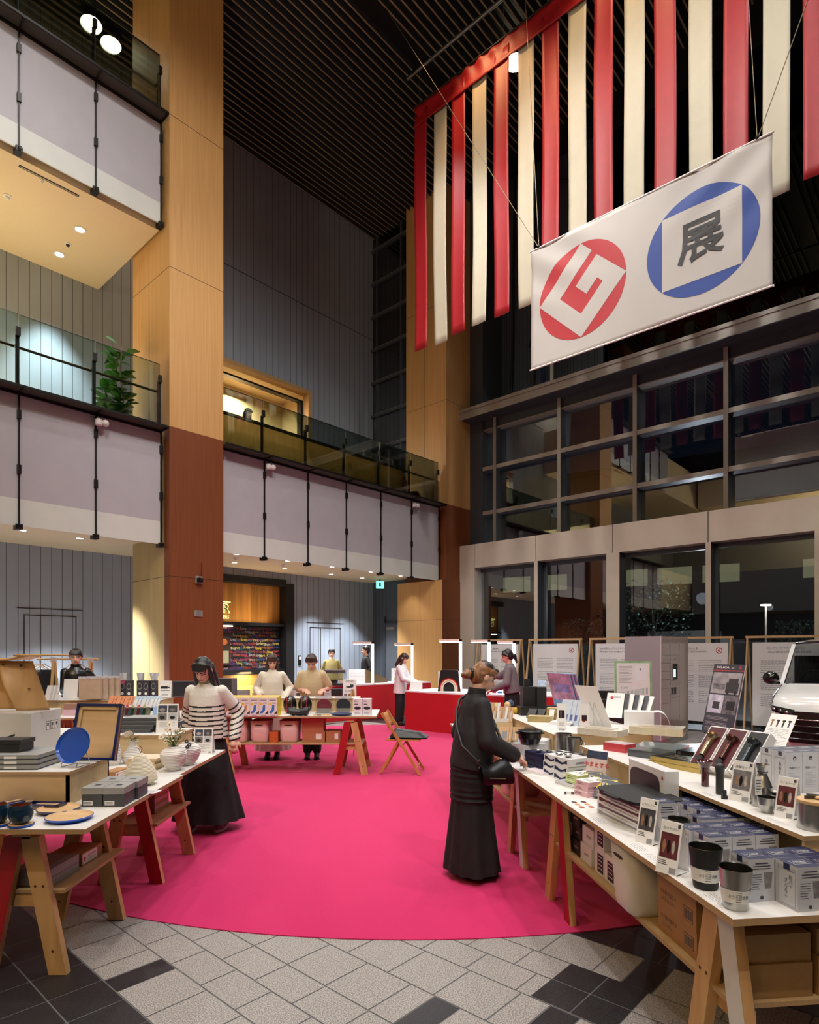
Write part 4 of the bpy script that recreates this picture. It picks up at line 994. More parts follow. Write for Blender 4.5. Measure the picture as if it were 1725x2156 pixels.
for (x, z) in ((-.03, .16), (-.09, .07)): mS.tube([(0, 0, 0), (x * .5, 0, z * .6), (x, 0, z)], .0015, GRN2, 5); daisy(mF, (x, 0, z), .024, (0, -1, .7), PET, LIME)
mS.build('stem', t); mF.build('blossom', t); mL.build('leaf', t)
p, h = v3; t = thing('rose', 'single cream rose with green leaves in the vase behind the lantern', 'flowers', p + Vector((0, 0, h))); m = MB(); m.tube([(0, 0, -.04), (-.02, 0, .03)], .003, GRN2, 6); m.build('stem', t); m = MB(); rose(m, (-.03, -.01, .05), .042); m.build('blossom', t); m = MB()
for d in ((1, -.2, .3), (.8, -.5, -.1), (-.4, -.6, .1), (.9, .3, .5)): leaf(m, (.0, -.01, .015), d, .065, .018, LFG)
m.build('leaf', t)
p, h = v4; t = thing('rose', 'drooping cream rose in the slim vase beside the upright tray', 'flowers', p + Vector((0, 0, h))); m = MB(); m.tube([(0, 0, -.04), (0, 0, .06)], .003, GRN2, 6); m.build('stem', t); m = MB(); rose(m, (0, 0, .085), .034); m.build('blossom', t)
# boxes behind the lantern, cards
def d_kohi(t, x0, y0, w, d, h):
    t.box(x0 + w, x0 + w + .0008, y0 + .01, y0 + d * .75, .006, h - .008, PAPER); t.add([(x0 + w + .0012, y0 + .03 + .012 * cos(k * pi / 6), h * .5 + .012 * sin(k * pi / 6)) for k in range(12)], [tuple(range(12))], mat('red_dot', (220, 70, 60), .5)); t.text('KOHI-BON', .016, mat('red_dot', (220, 70, 60), .5), (x0 + w + .001, y0 + d * .48, h * .62), (0, 1, 0), (0, 0, 1)); t.lines(INKL, (x0 + w + .001, y0 + d * .34, h * .42), (0, 1, 0), (0, 0, 1), d * .3, 2, .008, .002)
bx('labelled_carton', 'brown carton with a red dotted label left of the lantern', 'box', at(232, 1641, ZT) + Vector((-.05, 0, 0)), .085, .17, .05, R(-6), CARTON, d_kohi)
for k in range(4): bx('flat_carton', 'flat pale brown carton, %s of the stack behind the lantern' % ('lowest', 'second lowest', 'second highest', 'highest')[k], 'box', at(262, 1622, ZT) + Vector((.012 * (k % 2), .004 * k, .021 * k)), .22, .2, .02, R(-4), mat('pale_carton', (206, 180, 140), .7), group='flat pale cartons behind the lantern', top=mat('carton_top', (222, 206, 180), .6))
card('white picture card with four photos on the second left table corner', at(427, 1588, ZT), .155, .215, R(3), d_kiki, 8)
card('white picture card with four photos on the low riser behind the vases', at(351, 1543, ZR), .175, .235, R(3), d_kiki, 8)
flat('thin white leaflet lying in front of the lantern', at(312, 1667, ZT), .13, .1, R(-8))
flat('thin white price strip lying beside the flower vase', at(338, 1635, ZT), .1, .05, R(-4))
for k in range(4): bx('grey_book', 'grey covered flat case, %s of the pile on the low riser' % ('lowest', 'second lowest', 'second highest', 'topmost')[k], 'box', Vector((-2.42 + .015 * k, 5.02 + .02 * k, ZR + .029 * k)), .30, .24, .028, R(3), G_BODY, top=G_LID, left=G_LID, group='grey cases piled on the low riser')
for k in range(3): bx('grey_book', 'grey covered flat case, %s of the lower pile at the riser back' % ('lowest', 'middle', 'topmost')[k], 'box', Vector((-2.09 + .02 * k, 5.05, ZR + .029 * k)), .16, .13, .028, R(3), G_BODY, top=G_LID, group='grey cases piled on the low riser')
# goods under the left tables
for k in range(2): bx('grey_binder', ('lower', 'upper')[k] + ' grey flat case lying on the shelf under the left foreground table', 'box', Vector((-2.06, 3.20 - .0 * k, .42 + .046 * k)), .2, .25, .044, R(-3), G_LID, bot=G_BODY)
bx('labelled_carton', 'brown carton with a red dotted label on the shelf under the left foreground table', 'box', Vector((-2.05, 3.50, .42)), .19, .21, .07, R(-3), CARTON, d_kohi)
for k in range(8): bx('small_red_box', 'small flat box, %s of the pile on the shelf under the second left table' % NTH[k], 'box', Vector((-2.06, 4.62, .42 + .027 * k)), .15, .24, .026, R(-3), mat('pink_grey_box', (156, 96, 96), .6), right=mat('label_pink', (196, 140, 150), .6) if k % 2 else CARTON, group='small flat boxes under the second left table')
# ------------------------------------------------------------------ right-hand tables: tumblers, boxes, flasks
FL = (-.9, -.43)                                       # most cards on this side face the aisle
SLEEVE = mat('paper_sleeve', (232, 230, 228), .6, var=.01)


def tumbler(label, p, r, h, body, inner, sleeve=True, rz=0):
    t = thing('tumbler', label, 'tumbler', p, rz); k = .74
    m = MB(); m.lathe([(0, 0), (r * k * .94, 0), (r * k, .006), (r, h - .002), (r * .985, h), (r * .955, h - .002), (r * .72, .02), (0, .016)], body, 48, mats=[body, body, body, inner, inner, inner, inner]); cb = m.build('cup', t)
    if sleeve:
        z0, z1 = h * .20, h * .52; f = lambda z: r * (k + (1 - k) * z / h) + .0012
        m = MB(); m.lathe([(f(z0), z0), (f(z1), z1)], SLEEVE, 48)
        for a0, wd, txt in ((-105, .62, 'おうち居酒屋'), (-50, .3, None)):
            for r_ in range(5): 
                if r_ == 2 and txt: continue
                zc = z0 + (z1 - z0) * (.14 + .18 * r_); a1 = R(a0); e = wd * (.3 if txt else .22)
                vs = [((f(zc) + .0006) * cos(a1 + q * e / 4), (f(zc) + .0006) * sin(a1 + q * e / 4), zc + dz) for dz in (0, .0022) for q in range(-4, 5)]
                m.add(vs, [(q, q + 1, q + 10, q + 9) for q in range(8)], INKL if r_ % 4 else INK)
            if txt:
                vs, fs = text_mesh(txt); s_ = .0125; zc = (z0 + z1) / 2
                m.add([((f(zc) + .0008) * cos(R(a0) + v[0] * s_ / r), (f(zc) + .0008) * sin(R(a0) + v[0] * s_ / r), zc + v[1] * s_) for v in vs], fs, INK)
        m.build('paper_sleeve', cb)
    return t


tumbler('steel tumbler with white paper sleeve, nearest thing to the right table corner', at(1549, 1911, ZT), .0525, .138, STEEL, STEELD)
tumbler('matt black tumbler with white paper sleeve beside the steel one', at(1486, 1868, ZT), .0575, .152, RUB, STEELD)
tumbler('black tumbler without sleeve among the navy lidded boxes', Vector((1.182, 2.705, ZT)), .043, .13, RUB, STEELD, False)
tumbler('steel tumbler without sleeve among the navy lidded boxes', Vector((1.178, 2.606, ZT)), .042, .125, STEEL, STEELD, False)


def d_tumbler_box(t, x0, y0, w, d, h):
    e = .0008; y = y0 - e                              # front: drawing of the tumbler and small text
    X, Z = (1, 0, 0), (0, 0, 1)
    t.add([(x0 + w * (.6 + .02), y, h * .3), (x0 + w * .86, y, h * .3), (x0 + w * .92, y, h * .68), (x0 + w * .58, y, h * .68)], [(0, 1, 2, 3)], PIC[1]); t.lines(INK, (x0 + w * .1, y, h * .64), X, Z, w * .4, 7, h * .055, .0016, 0, 5); t.lines(INK, (x0 + w * .16, y, h * .84), X, Z, w * .68, 2, .009, .003, 0, 6, .1)
    t.box(x0 + w * .25, x0 + w * .75, y, y0, h * .88, h * .905, INK); t.add([(x0 + w * (.5 + .07 * cos(a * pi / 6)), y, h * .1 + w * .07 * sin(a * pi / 6)) for a in range(12)], [tuple(range(12))], INK)
    x = x0 - e; Y = (0, -1, 0)                         # aisle side: vertical lettering in a fine frame
    for k, ch in enumerate('タンブラー'): t.text(ch, h * .11, INK, (x, y0 + d * .52, h * (.62 - .095 * k)), Y, Z)
    for k, ch in enumerate('酎ハイ'): t.text(ch, h * .11, INK, (x, y0 + d * .30, h * (.70 - .1 * k)), Y, Z)
    t.text('COCKTAIL TUMBLER', .008, INK, (x, y0 + d / 2, h * .85), Y, Z, fit=d * .75)
    for (a, b, c, g_) in ((.1, .9, .915, .92), (.1, .9, .06, .065)): t.box(x, x0, y0 + d * a, y0 + d * b, h * c, h * g_, INKL)
    for a in (.1, .89): t.box(x, x0, y0 + d * a, y0 + d * (a + .01), h * .06, h * .92, INKL)
    t.box(x, x0, y0 + d * .36, y0 + d * .64, h * .86, h, NAVY)
    t.box(x0 + w * .18, x0 + w * .82, y0 + d * .32, y0 + d * .68, h, h + .0006, WHITE); t.box(x0 + w * .19, x0 + w * .81, y0 + d * .335, y0 + d * .665, h + .0006, h + .0009, NAVY)
    t.text('おうち居酒屋', .012, WHITE, (x0 + w / 2, y0 + d / 2, h + .0012), (1, 0, 0), (0, 1, 0), bold=True, fit=w * .52); t.lines(WHITE, (x0 + w * .3, y0 + d * .42, h + .0012), (1, 0, 0), (0, 1, 0), w * .4, 1, .01, .002)


RBX = R(9.5)
def gridbox(o, cols, rows, dx, dy):                    # local steps -> world
    return [(i, j, o + Vector((cos(RBX) * dx * i - sin(RBX) * dy * j, sin(RBX) * dx * i + cos(RBX) * dy * j, 0))) for j in rows for i in cols]


src = None
COLN = ['first', 'second', 'third', 'fourth']
for gi, (o, cells, where) in enumerate((
        (Vector((1.169, 2.115, ZT)), [(0, 0), (1, 0), (2, 0), (1, -1), (2, -1), (3, -1)], 'near block'),
        (Vector((1.150, 2.36, ZT)), [(0, 0), (1, 0), (2, 0), (-.12, 1), (.88, 1), (1.88, 1)], 'middle block'),
        (Vector((1.200, 2.60, ZT)), [(.4, 0), (1.4, 0), (2.4, 0), (1.25, 1), (2.25, 1), (1.25, 2), (2.25, 2), (1.2, 3), (2.2, 3)], 'far block'))):
    for i, j in cells:
        q = o + Vector((cos(RBX) * .1015 * i - sin(RBX) * .098 * j, sin(RBX) * .1015 * i + cos(RBX) * .098 * j, 0))
        row = {-1: 'nearest', 0: 'front', 1: 'second', 2: 'third', 3: 'fourth', 4: 'fifth', 5: 'last'}[j]; c_ = COLN[int(i + .5)]
        lab = 'grey navy topped tumbler box, %s from aisle, %s row, %s' % (c_, row, where)
        if src is None: src = bx('tumbler_box', lab, 'box', q, .098, .095, .148, RBX, SGREY, d_tumbler_box, group='grey tumbler boxes with navy tops', top=NAVY)
        else: dup(src, q, RBX, lab)
dup(src, Vector((1.120, 2.78, ZT)), RBX, 'single taller grey tumbler box with navy top standing left of the two loose tumblers').scale = (1, 1, 1.18)


def tentcard(label, px, py, z, w, h, head, photo, dirn=FL):
    return card(label, at(px, py, z), w * .9, h, face(*dirn), d_shop(head, photo), 14)


tentcard('white tent card with tumbler photo standing right behind the matt black tumbler', 1402, 1840, ZT, .098, .20, '酎ハイタンブラー', PIC[5], (-.80, -.60))
tentcard('white tent card with beer photo standing by the griddle boxes', 1356, 1777, ZT, .098, .20, 'ビアタンブラー', PIC[0], (-.80, -.60))
tentcard('white tent card with carafe photo on the riser left of the steel carafe', 1556, 1688, ZR, .105, .18, '酒器セット', PIC[1], (-.84, -.54))
tentcard('white tent card with ice pail photo on the riser beside the steel canister', 1650, 1723, ZR, .085, .165, 'アイスペール', PIC[5], (-.84, -.54))
for k, (px, py, w, d, lab) in enumerate(((1487, 1895, .13, .07, 'under the edge of the two sleeved tumblers'), (1338, 1784, .13, .07, 'in front of the beer tent card'), (1352, 1806, .12, .06, 'between the two tent cards'), (1253, 1727, .12, .08, 'in front of the griddle boxes'),
        (1160, 1661, .13, .06, 'in front of the grey booklets'), (1078, 1607, .12, .05, 'by the white cooker box'), (1090, 1617, .14, .06, 'below the navy boxes'), (1600, 1728, .11, .05, 'on the riser by the small cups'), (1480, 1672, .11, .05, 'on the riser by the black stopper'))):
    q = at(px, py, ZR if 'riser' in lab else ZT); lx = (q.x - RO.x) * cos(TR) + (q.y - RO.y) * sin(TR); lim = (.42 if 'riser' in lab else 0) + d / 2 + .012
    if lx < lim: q += Vector((cos(TR), sin(TR), 0)) * (lim - lx)
    flat('flat white price card ' + lab, q, w, d, TR + R(90) + (R(-3) if k % 2 else 0))
m = MB(); m.box(-.1, .1, -.07, .07, 0, .0012, PAPER)
for k in range(6): m.add([(-.07 + .055 * (k % 3) + .022 * cos(a * pi / 6), -.03 + .055 * (k // 3) + .016 * sin(a * pi / 6), .0016) for a in range(12)], [tuple(range(12))], mat('food%d' % (k % 3), ((176, 84, 52), (200, 150, 90), (90, 50, 44))[k % 3], .5))
solo('photo_leaflet', m, 'flat leaflet with food photos lying left of the griddle boxes', 'leaflet', at(1224, 1693, ZT), TR + R(90))

# sake set boxes, carafe, cups, canister, pump
def d_sake(t, x0, y0, w, d, h):
    Y, Z = (0, -1, 0), (0, 0, 1); x = x0 - .0008; y = y0 - .0008
    for k, ch in enumerate('酒器セット'): t.text(ch, .019, INK, (x, y0 + d / 2, h * (.68 - .105 * k)), Y, Z)
    t.text('SAKE BOTTLE SET', .008, INK, (x, y0 + d / 2, h * .84), Y, Z, fit=d * .7); t.box(x, x0, y0 + d * .36, y0 + d * .62, h * .9, h, INK); t.box(x, x0, y0 + d * .1, y0 + d * .9, h * .06, h * .065, INKL)
    for a in (.1, .89): t.box(x, x0, y0 + d * a, y0 + d * (a + .01), h * .06, h * .92, INKL)
    t.add([(x0 + w * (.5 + .11 * cos(a * pi / 8)), y, h * .86 + w * .11 * sin(a * pi / 8)) for a in range(16)], [tuple(range(16))], INK); t.add([(x0 + w * (.5 + .05 * cos(a * pi / 8)), y - .0004, h * .845 + w * .05 * sin(a * pi / 8)) for a in range(16)], [tuple(range(16))], SGREY)
    t.text('酒器セット', .012, INK, (x0 + w / 2, y, h * .62), (1, 0, 0), Z); t.lines(INKL, (x0 + w * .15, y, h * .5), (1, 0, 0), Z, w * .7, 9, h * .042, .0014, 0, 4); t.lines(WHITE, (x0 + w * .2, y0 + d * .6, h + .0006), (1, 0, 0), (0, 1, 0), w * .6, 2, .014, .005, 0, 8)


src = None
for j in range(2):
    for i in range(4):
        q = Vector((1.784, 2.906, ZR)) + Vector((cos(RBX) * .086 * i - sin(RBX) * .087 * j, sin(RBX) * .086 * i + cos(RBX) * .087 * j, 0)); lab = 'tall grey sake set box, %s from left, %s row on riser' % (NTH[i], ('front', 'rear')[j])
        if src is None: src = bx('sake_set_box', lab, 'box', q, .084, .085, .193, RBX, SGREY, d_sake, group='tall grey sake set boxes', top=mat('slate_top', (92, 92, 104), .5))
        else: dup(src, q, RBX, lab)
p = at(1606, 1697, ZR); t = thing('carafe', 'brushed steel sake carafe with flared neck and hanging tag', 'carafe', p); m = MB()
m.lathe([(0, 0), (.040, 0), (.042, .005), (.0425, .05), (.039, .085), (.028, .115), (.0195, .135), (.018, .145), (.021, .16), (.027, .182), (.0255, .182), (.019, .16), (.016, .14), (0, .138)], STEEL, 48); bt = m.build('bottle', t)
m = MB(); m.tube([(.0205 * cos(a * pi / 8), .0205 * sin(a * pi / 8), .150) for a in range(17)], .0014, RUB, 6, False); m.box(-.052, -.024, -.036, -.035, .055, .135, PAPER); m.lines(INK, (-.048, -.0362, .12), (1, 0, 0), (0, 0, 1), .02, 5, .012, .003); m.tube([(-.035, -.035, .135), (-.02, -.01, .150)], .001, RUB, 5); m.build('tag', bt)
for k, (px, py, lab) in enumerate(((1615, 1711, 'small steel sake cup standing in front of the carafe'), (1641, 1705, 'small steel sake cup half hidden behind the tent card'))):
    m = MB(); m.lathe([(0, 0), (.018, 0), (.022, .008), (.033, .035), (.0365, .066), (.035, .066), (.031, .035), (.018, .01), (0, .008)], STEEL, 36, mats=[STEEL] * 5 + [STEELD] * 3); solo('sake_cup', m, lab, 'cup', at(px, py, ZR))
p = at(1716, 1745, ZR); t = thing('canister', 'wide brushed steel canister with round wooden lid and clip', 'canister', p); m = MB(); m.lathe([(0, 0), (.056, 0), (.0575, .003), (.0575, .098), (.055, .1)], STEEL, 56); m.build('bowl', t)
m = MB(); m.lathe([(0, .1), (.0605, .1), (.0605, .111), (.058, .113), (0, .113)], BEECH, 48); ld = m.build('lid', t); m = MB(); m.box(-.036, .005, -.006, .006, .113, .126, STEELD); m.tube([(-.03, 0, .13), (.02, 0, .126)], .005, STEEL, 8); m.ball((.016, -.01, .12), (.022, .016, .007), BEECH); m.build('clip', ld)
p = at(1516, 1672, ZR); m = MB(); m.lathe([(0, 0), (.017, 0), (.018, .004), (.018, .095), (.021, .115), (.0235, .128), (.021, .138), (.011, .145), (0, .147)], mat('graphite', (52, 52, 54), .45), 32); solo('wine_pump', m, 'dark grey upright wine pump with rounded head on the riser', 'bottle pump', p)
m = MB(); m.lathe([(0, 0), (.014, 0), (.014, .014), (.009, .016), (.01, .019), (.008, .022), (.01, .025), (.008, .028), (.01, .031), (.0075, .04), (0, .041)], RUB, 24); solo('stopper', m, 'small ribbed black bottle stopper in front of the wine pump', 'stopper', at(1526, 1682, ZR))
MAR = mat('maroon_gloss', (70, 12, 22), .15, var=.1, coat=.6); MARB = mat('maroon_card', (84, 16, 26), .5)
m = MB(); m.lathe([(0, 0), (.017, 0), (.0185, .004), (.0185, .075), (.022, .095), (.034, .115), (.0395, .126), (.036, .129), (.02, .112), (.014, .1), (0, .098)], MAR, 36); solo('wine_aerator', m, 'glossy maroon wine aerator with flared top standing on the riser', 'aerator', at(1485, 1655, ZR))
ev = Vector((.43, -.9, 0)).normalized()
for k, (cm, am, lab) in enumerate(((MARB, mat('champagne_metal', (160, 140, 112), .25, .8), 'maroon display box with a champagne coloured aerator, farthest of three'), (MARB, mat('bronze_metal', (92, 60, 52), .3, .8), 'maroon display box with a bronze aerator, middle of three'), (mat('black_card', (26, 26, 28), .5), mat('gun_metal', (70, 76, 80), .3, .8), 'black display box with a grey aerator, nearest of three'))):
    t = thing('display_box', lab, 'box', Vector((1.60, 3.40, ZR + .037)) + ev * .122 * k, face(*FL)); tl = Matrix.Rotation(R(42), 4, 'X')
    m = MB(); m.box(-.056, .056, -.012, .05, 0, .27, PAPER); m.box(-.05, .05, -.0135, -.011, .008, .262, cm); m.v = [tuple(Matrix.Rotation(R(-42), 4, 'X') @ Vector(q)) for q in m.v]; m.build('box_shell', t)
    m = MB(); m.lathe([(0, .06), (.016, .06), (.0165, .15), (.019, .17), (.033, .19), (.036, .2), (0, .198)], am, 28, (0, -.022, 0)); m.tube([(.0, -.016, .035), (0, -.03, .035)], .02, RUB, 16); m.v = [tuple(Matrix.Rotation(R(-42), 4, 'X') @ Vector(q)) for q in m.v]; m.build('aerator', t)
def d_aer(m, f, x, y, w, h):
    for k in range(4): c = -.34 + .22 * k; pic(m, f, x, y, c - .03, c + .03, .62, .80, (PIC[2], PIC[5], RUB, PIC[3])[k]); pic(m, f, x, y, c - .06, c + .06, .78, .83, (PIC[2], RUB, RUB, RUB)[k])
    for k in range(2): c = -.3 + .2 * k; pic(m, f, x, y, c - .02, c + .02, .08, .24, RUB)
    m.lines(INKL, f(-.42, .56), x, y, w * .84, 6, h * .045, h * .01, seed=5, words=w * .2); m.lines(INKL, f(.05, .24), x, y, w * .35, 4, h * .045, h * .01)
card('white leaning sheet with four wine aerator pictures behind the sake boxes', Vector((2.50, 4.25, ZR)), .185, .27, face(*FL), d_aer, 33, 'stand')
for k, (px, py, w, h) in enumerate(((1553, 1576, .14, .055), (1577, 1574, .16, .06), (1560, 1571, .15, .09))): bx('white_box', 'plain white box, %s of the three behind the display boxes' % ('left', 'right', 'rear')[k], 'box', at(px, py, ZR) + Vector((-.05 + .02 * k, .15 * (k == 2) - .1, 0)), w, .12, h, R(8 - 6 * k), PAPER, group='plain white boxes behind the display boxes')

# griddles
WBX = mat('white_box_gloss', (228, 226, 226), .35, var=.01); VINE = mat('dark_plum', (48, 22, 30), .4)
rg = face(-.976, -.216); o = Vector((.999, 3.27, ZT))
def d_wave(cm):
    def g(t, x0, y0, w, d, h):
        n = 14; up = []; lo = []
        for k in range(n + 1):
            a = k / n; b = .26 + .2 * min(1, 8 * min(a, 1 - a)) * 0; bulge = .30 if (a < .08 or a > .92) else .16; up.append((x0 + w * (.04 + .92 * a), y0 - .0008, h * (.52 + bulge))); lo.append((x0 + w * (.04 + .92 * a), y0 - .0008, h * (.52 - bulge)))
        t.add(lo + up[::-1], [tuple(range(2 * n + 2))], cm)
    return g
for k in range(4):
    bx('griddle_box', 'flat white griddle box with a coloured slot, %s in the stack of four' % ('lowest', 'second lowest', 'second highest', 'highest')[k], 'box', o + Vector((.003 * k, .006 * k, .033 * k)), .425, .21, .0325, rg, WBX, d_wave((mat('slot_grey', (150, 146, 152), .5), mat('slot_mauve', (104, 76, 90), .5), MARB, MARB)[k]), group='flat white griddle boxes')
m = MB(); n = 40; pts = []
for k in range(n):
    a = 2 * pi * k / n; c_, s_ = cos(a), sin(a); q = (abs(c_) ** 5 + abs(s_) ** 5) ** -.2; pts.append((.19 * c_ * q, .14 * s_ * q, 0))
m.prism(pts, (0, 0, .014), RUB); m.prism([(x * 1.04, y * 1.05, .012) for x, y, z in pts], (0, 0, .006), RUB); m.prism([(-.07, -.14, .004), (.07, -.14, .004), (.06, -.165, .004), (-.06, -.165, .004)], (0, 0, .012), RUB)
solo('griddle_plate', m, 'black flat griddle plate lying on the stack of white boxes', 'griddle', Vector((1.15, 3.09, ZT + .1335)), rg, bevel=.002)
def d_grid(t, x0, y0, w, d, h):
    pts = []; n = 40
    for k in range(n): a = 2 * pi * k / n; c_, s_ = cos(a), sin(a); q = (abs(c_) ** 6 + abs(s_) ** 6) ** (-1 / 6); pts.append((x0 + w * .46 + w * .42 * c_ * q, y0 - .0008, h * .46 + h * .42 * s_ * q))
    t.add(pts, [tuple(range(n))], VINE); t.text('BALMUDA', .02, WHITE, (x0 + w * .3, y0 - .0014, h * .24), (1, 0, 0), (0, 0, 1), bold=True, fit=w * .2) if 0 else t.lines(WHITE, (x0 + w * .2, y0 - .0014, h * .27), (1, 0, 0), (0, 0, 1), w * .26, 1, .02, .014, 0, 2, .05, .012); t.lines(INKL, (x0 + w * .5, y0 - .0014, h * .26), (1, 0, 0), (0, 0, 1), w * .2, 2, .018, .005, 0, 2)
    t.add([(x0 + w * .94 + .009 * cos(a * pi / 8), y0 - .001, h * .86 + .009 * sin(a * pi / 8)) for a in range(16)], [tuple(range(16))], mat('red_mark', (200, 60, 66), .5))
bx('griddle_box', 'upright white box with a dark plum panel standing against the riser', 'box', rt(.34, 1.43, ZT), .385, .075, .262, TR - R(90), WBX, d_grid)

# packets, small boxes and books in front of the riser
YEL = mat('yellow_print', (226, 204, 40), .45); g = random.Random(21)
for k in range(12):
    q = Vector((1.13 + g.uniform(0, .07), 3.47 + .036 * k, ZT + .052)); m = MB(); m.box(-.05, .05, -.004, .004, -.065, .065, mat('packet_navy', (44, 46, 58), .35)); m.box(-.045, .045, -.0048, -.004, .0, .055, YEL if k % 3 else PIC[4]); m.box(-.03, .03, -.0052, -.0048, .01, .045, INK) if k % 2 else None; m.lines(INKL, (-.04, -.005, -.02), (1, 0, 0), (0, 0, 1), .08, 4, .009, .002, 0, k)
    o_ = solo('tool_packet', m, 'navy and yellow tool packet, %s from the near end of the leaning row' % NTH[k], 'packet', q, group='navy and yellow tool packets in front of the riser'); o_.rotation_euler = (R(-52), 0, face(-.45, -.89))
def stack(n, name, lab, p, w, d, h, rz, m_, deco=None, grp=None, jit=.004, **f):
    src = None
    for k in range(n):
        nm = ('lowest', 'highest')[k] if n == 2 else ('lowest', 'middle', 'highest')[k] if n == 3 else (['lowest', 'second lowest', 'third lowest', 'fourth lowest', 'fifth lowest', 'sixth lowest'][k] if k < n - 1 else 'highest'); q = Vector(p) + Vector((jit * ((k * 7) % 3 - 1), jit * ((k * 5) % 3 - 1), (h + .0006) * k)); L = lab % nm
        if src is None: src = bx(name, L, 'box', q, w, d, h, rz, m_, deco, group=grp, **f)
        else: dup(src, q, rz, L)
def d_line(t, x0, y0, w, d, h): t.lines(INK, (x0 + w * .15, y0 - .0006, h * .7), (1, 0, 0), (0, 0, 1), w * .6, 2, h * .28, h * .09, 0, 4); t.lines(INK, (x0 + w * .2, y0 + d * .6, h + .0006), (1, 0, 0), (0, 1, 0), w * .6, 2, d * .2, d * .05, 0, 6)
fz = face(-.9, -.43)
stack(3, 'pink_box', 'small pink box, %s of the near pink pile', (1.0, 3.715, ZT), .115, .10, .029, fz, mat('pink_card', (226, 178, 186), .5), d_line, 'small pink boxes', top=PAPER)
stack(3, 'pink_box', 'small pink box, %s of the pink pile nearer the riser', (1.092, 3.76, ZT), .115, .10, .029, fz, mat('pink_card', (226, 178, 186), .5), d_line, 'small pink boxes', top=PAPER)
stack(2, 'green_box', 'small lime green box, %s of the pile behind the pink ones', (1.0, 3.93, ZT), .12, .16, .042, fz, mat('lime_card', (206, 222, 150), .5), d_line, 'small lime green boxes', top=PAPER)
stack(2, 'blue_box', 'small pale blue box, %s of the pile nearest the riser', (1.13, 4.0, ZT), .12, .11, .030, fz, mat('sky_card', (190, 214, 232), .5), d_line, 'small pale blue boxes', top=PAPER)
def d_ladle(t, x0, y0, w, d, h):
    n = 10; t.add([(x0 + w * (.06 + .8 * k / n), y0 - .0008, h * (.2 + .1 * sin(k * .9))) for k in range(n + 1)] + [(x0 + w * (.06 + .8 * k / n), y0 - .0008, h * (.62 + .22 * math.cos(k * .55))) for k in range(n, -1, -1)], [tuple(range(2 * n + 2))], NAVY)
    t.lines(INK, (x0 + w + .0008, y0 + d * .3, h * .5), (0, 1, 0), (0, 0, 1), d * .4, 2, h * .16, h * .06)
stack(5, 'navy_box', 'flat navy kitchen tool box, %s of the stack nearest the black pot', (.863, 4.59, ZT), .20, .10, .0235, fz, NAVY, d_line, 'flat navy kitchen tool boxes', right=NAVY)
stack(5, 'navy_box', 'flat navy kitchen tool box, %s of the stack right of the first', (.965, 4.52, ZT), .20, .07, .0235, fz, NAVY, d_line, 'flat navy kitchen tool boxes')
stack(3, 'ladle_box', 'white ladle box with navy cut-out, %s of the far pile', (.945, 4.33, ZT), .15, .18, .046, fz, WBX, d_ladle, 'white ladle boxes with navy cut-outs')
stack(3, 'ladle_box', 'white ladle box with navy cut-out, %s of the near pile', (.978, 4.16, ZT), .15, .18, .050, fz, WBX, d_ladle, 'white ladle boxes with navy cut-outs')
bx('navy_lid_box', 'white box with navy top behind the near ladle boxes', 'box', (1.05, 4.40, ZT), .13, .10, .085, fz, WBX, d_line, top=NAVY)
bx('navy_lid_box', 'white box with navy top under the two steel pots', 'box', (1.085, 4.72, ZT), .33, .17, .075, fz, WBX, d_line, top=NAVY)
for k, (x, y, zz, c_, lab) in enumerate(((.945, 4.50, .12, STEEL, 'steel ladle with round bowl lying on the navy stack, left one'), (1.02, 4.46, .12, STEEL, 'steel ladle with round bowl lying on the navy stack, right one'), (1.03, 4.22, .142, RUB, 'black handled ladle lying over the far ladle boxes'), (1.06, 4.10, .154, STEEL, 'steel ladle with flat handle on the near ladle boxes'))):
    t = thing('ladle', lab, 'ladle', (x, y, ZT + zz), R(-35 + 20 * k)); m = MB(); m.lathe([(0, -.004), (.014, .0), (.024, .01), (.028, .018), (.0265, .018), (.02, .009), (0, .001)], STEEL, 24); m.build('bowl', t); m = MB(); m.tube([(.026, 0, .017), (.06, 0, .024), (.13, 0, .014), (.17, 0, .006)], [.003, .004, .005, .006], c_, 8); m.build('handle', t)
for k, (px, py, r, h) in enumerate(((1196, 1573, .060, .142), (1219, 1593, .056, .135))):
    t = thing('steel_pot', 'tall shiny steel pot with rim, %s of two on the navy topped box' % ('farther', 'nearer')[k], 'pot', Vector((1.245 - .03 * k, 4.80 - .20 * k, ZT + .0752)) if 0 else Vector((1.20 + .035 * k, 4.77 - .17 * k, ZT + .0752))); m = MB(); m.lathe([(0, 0), (r * .96, 0), (r, .004), (r, h), (r * 1.12, h + .002), (r * 1.12, h + .005), (r * .97, h + .004), (r * .96, .01), (0, .008)], STEEL, 48); m.build('body', t)
    m = MB(); m.tube([(r * .5, -r * .8, h + .01), (r * .9, -r * .9, h - .02), (r * .7, -r * .85, h - .05)], .004, STEELD, 6); m.tube([(r * .95, -.012, h * .3), (r * 1.35, -.01, h * .42), (r * 1.35, .01, h * .75), (r * .95, .012, h * .85)], .004, STEEL, 6); m.build('handle', t)
def d_win(t, x0, y0, w, d, h): t.box(x0 + w * .12, x0 + w * .88, y0 - .0008, y0, h * .1, h * .86, mat('pale_grey_print', (206, 204, 206), .5)); t.lines(INKL, (x0 + w * .3, y0 - .0014, h * .5), (1, 0, 0), (0, 0, 1), w * .4, 1, .01, .006)
bx('cooker_box', 'white cooker box with a grey panel under the black pot', 'box', (.795, 4.80, ZT), .17, .21, .145, fz, WBX, d_win)
bx('cooker_box', 'white cooker box with a curved grey panel behind the black pot', 'box', (.93, 4.98, ZT), .17, .2, .14, face(-.5, -.86), WBX, d_win)
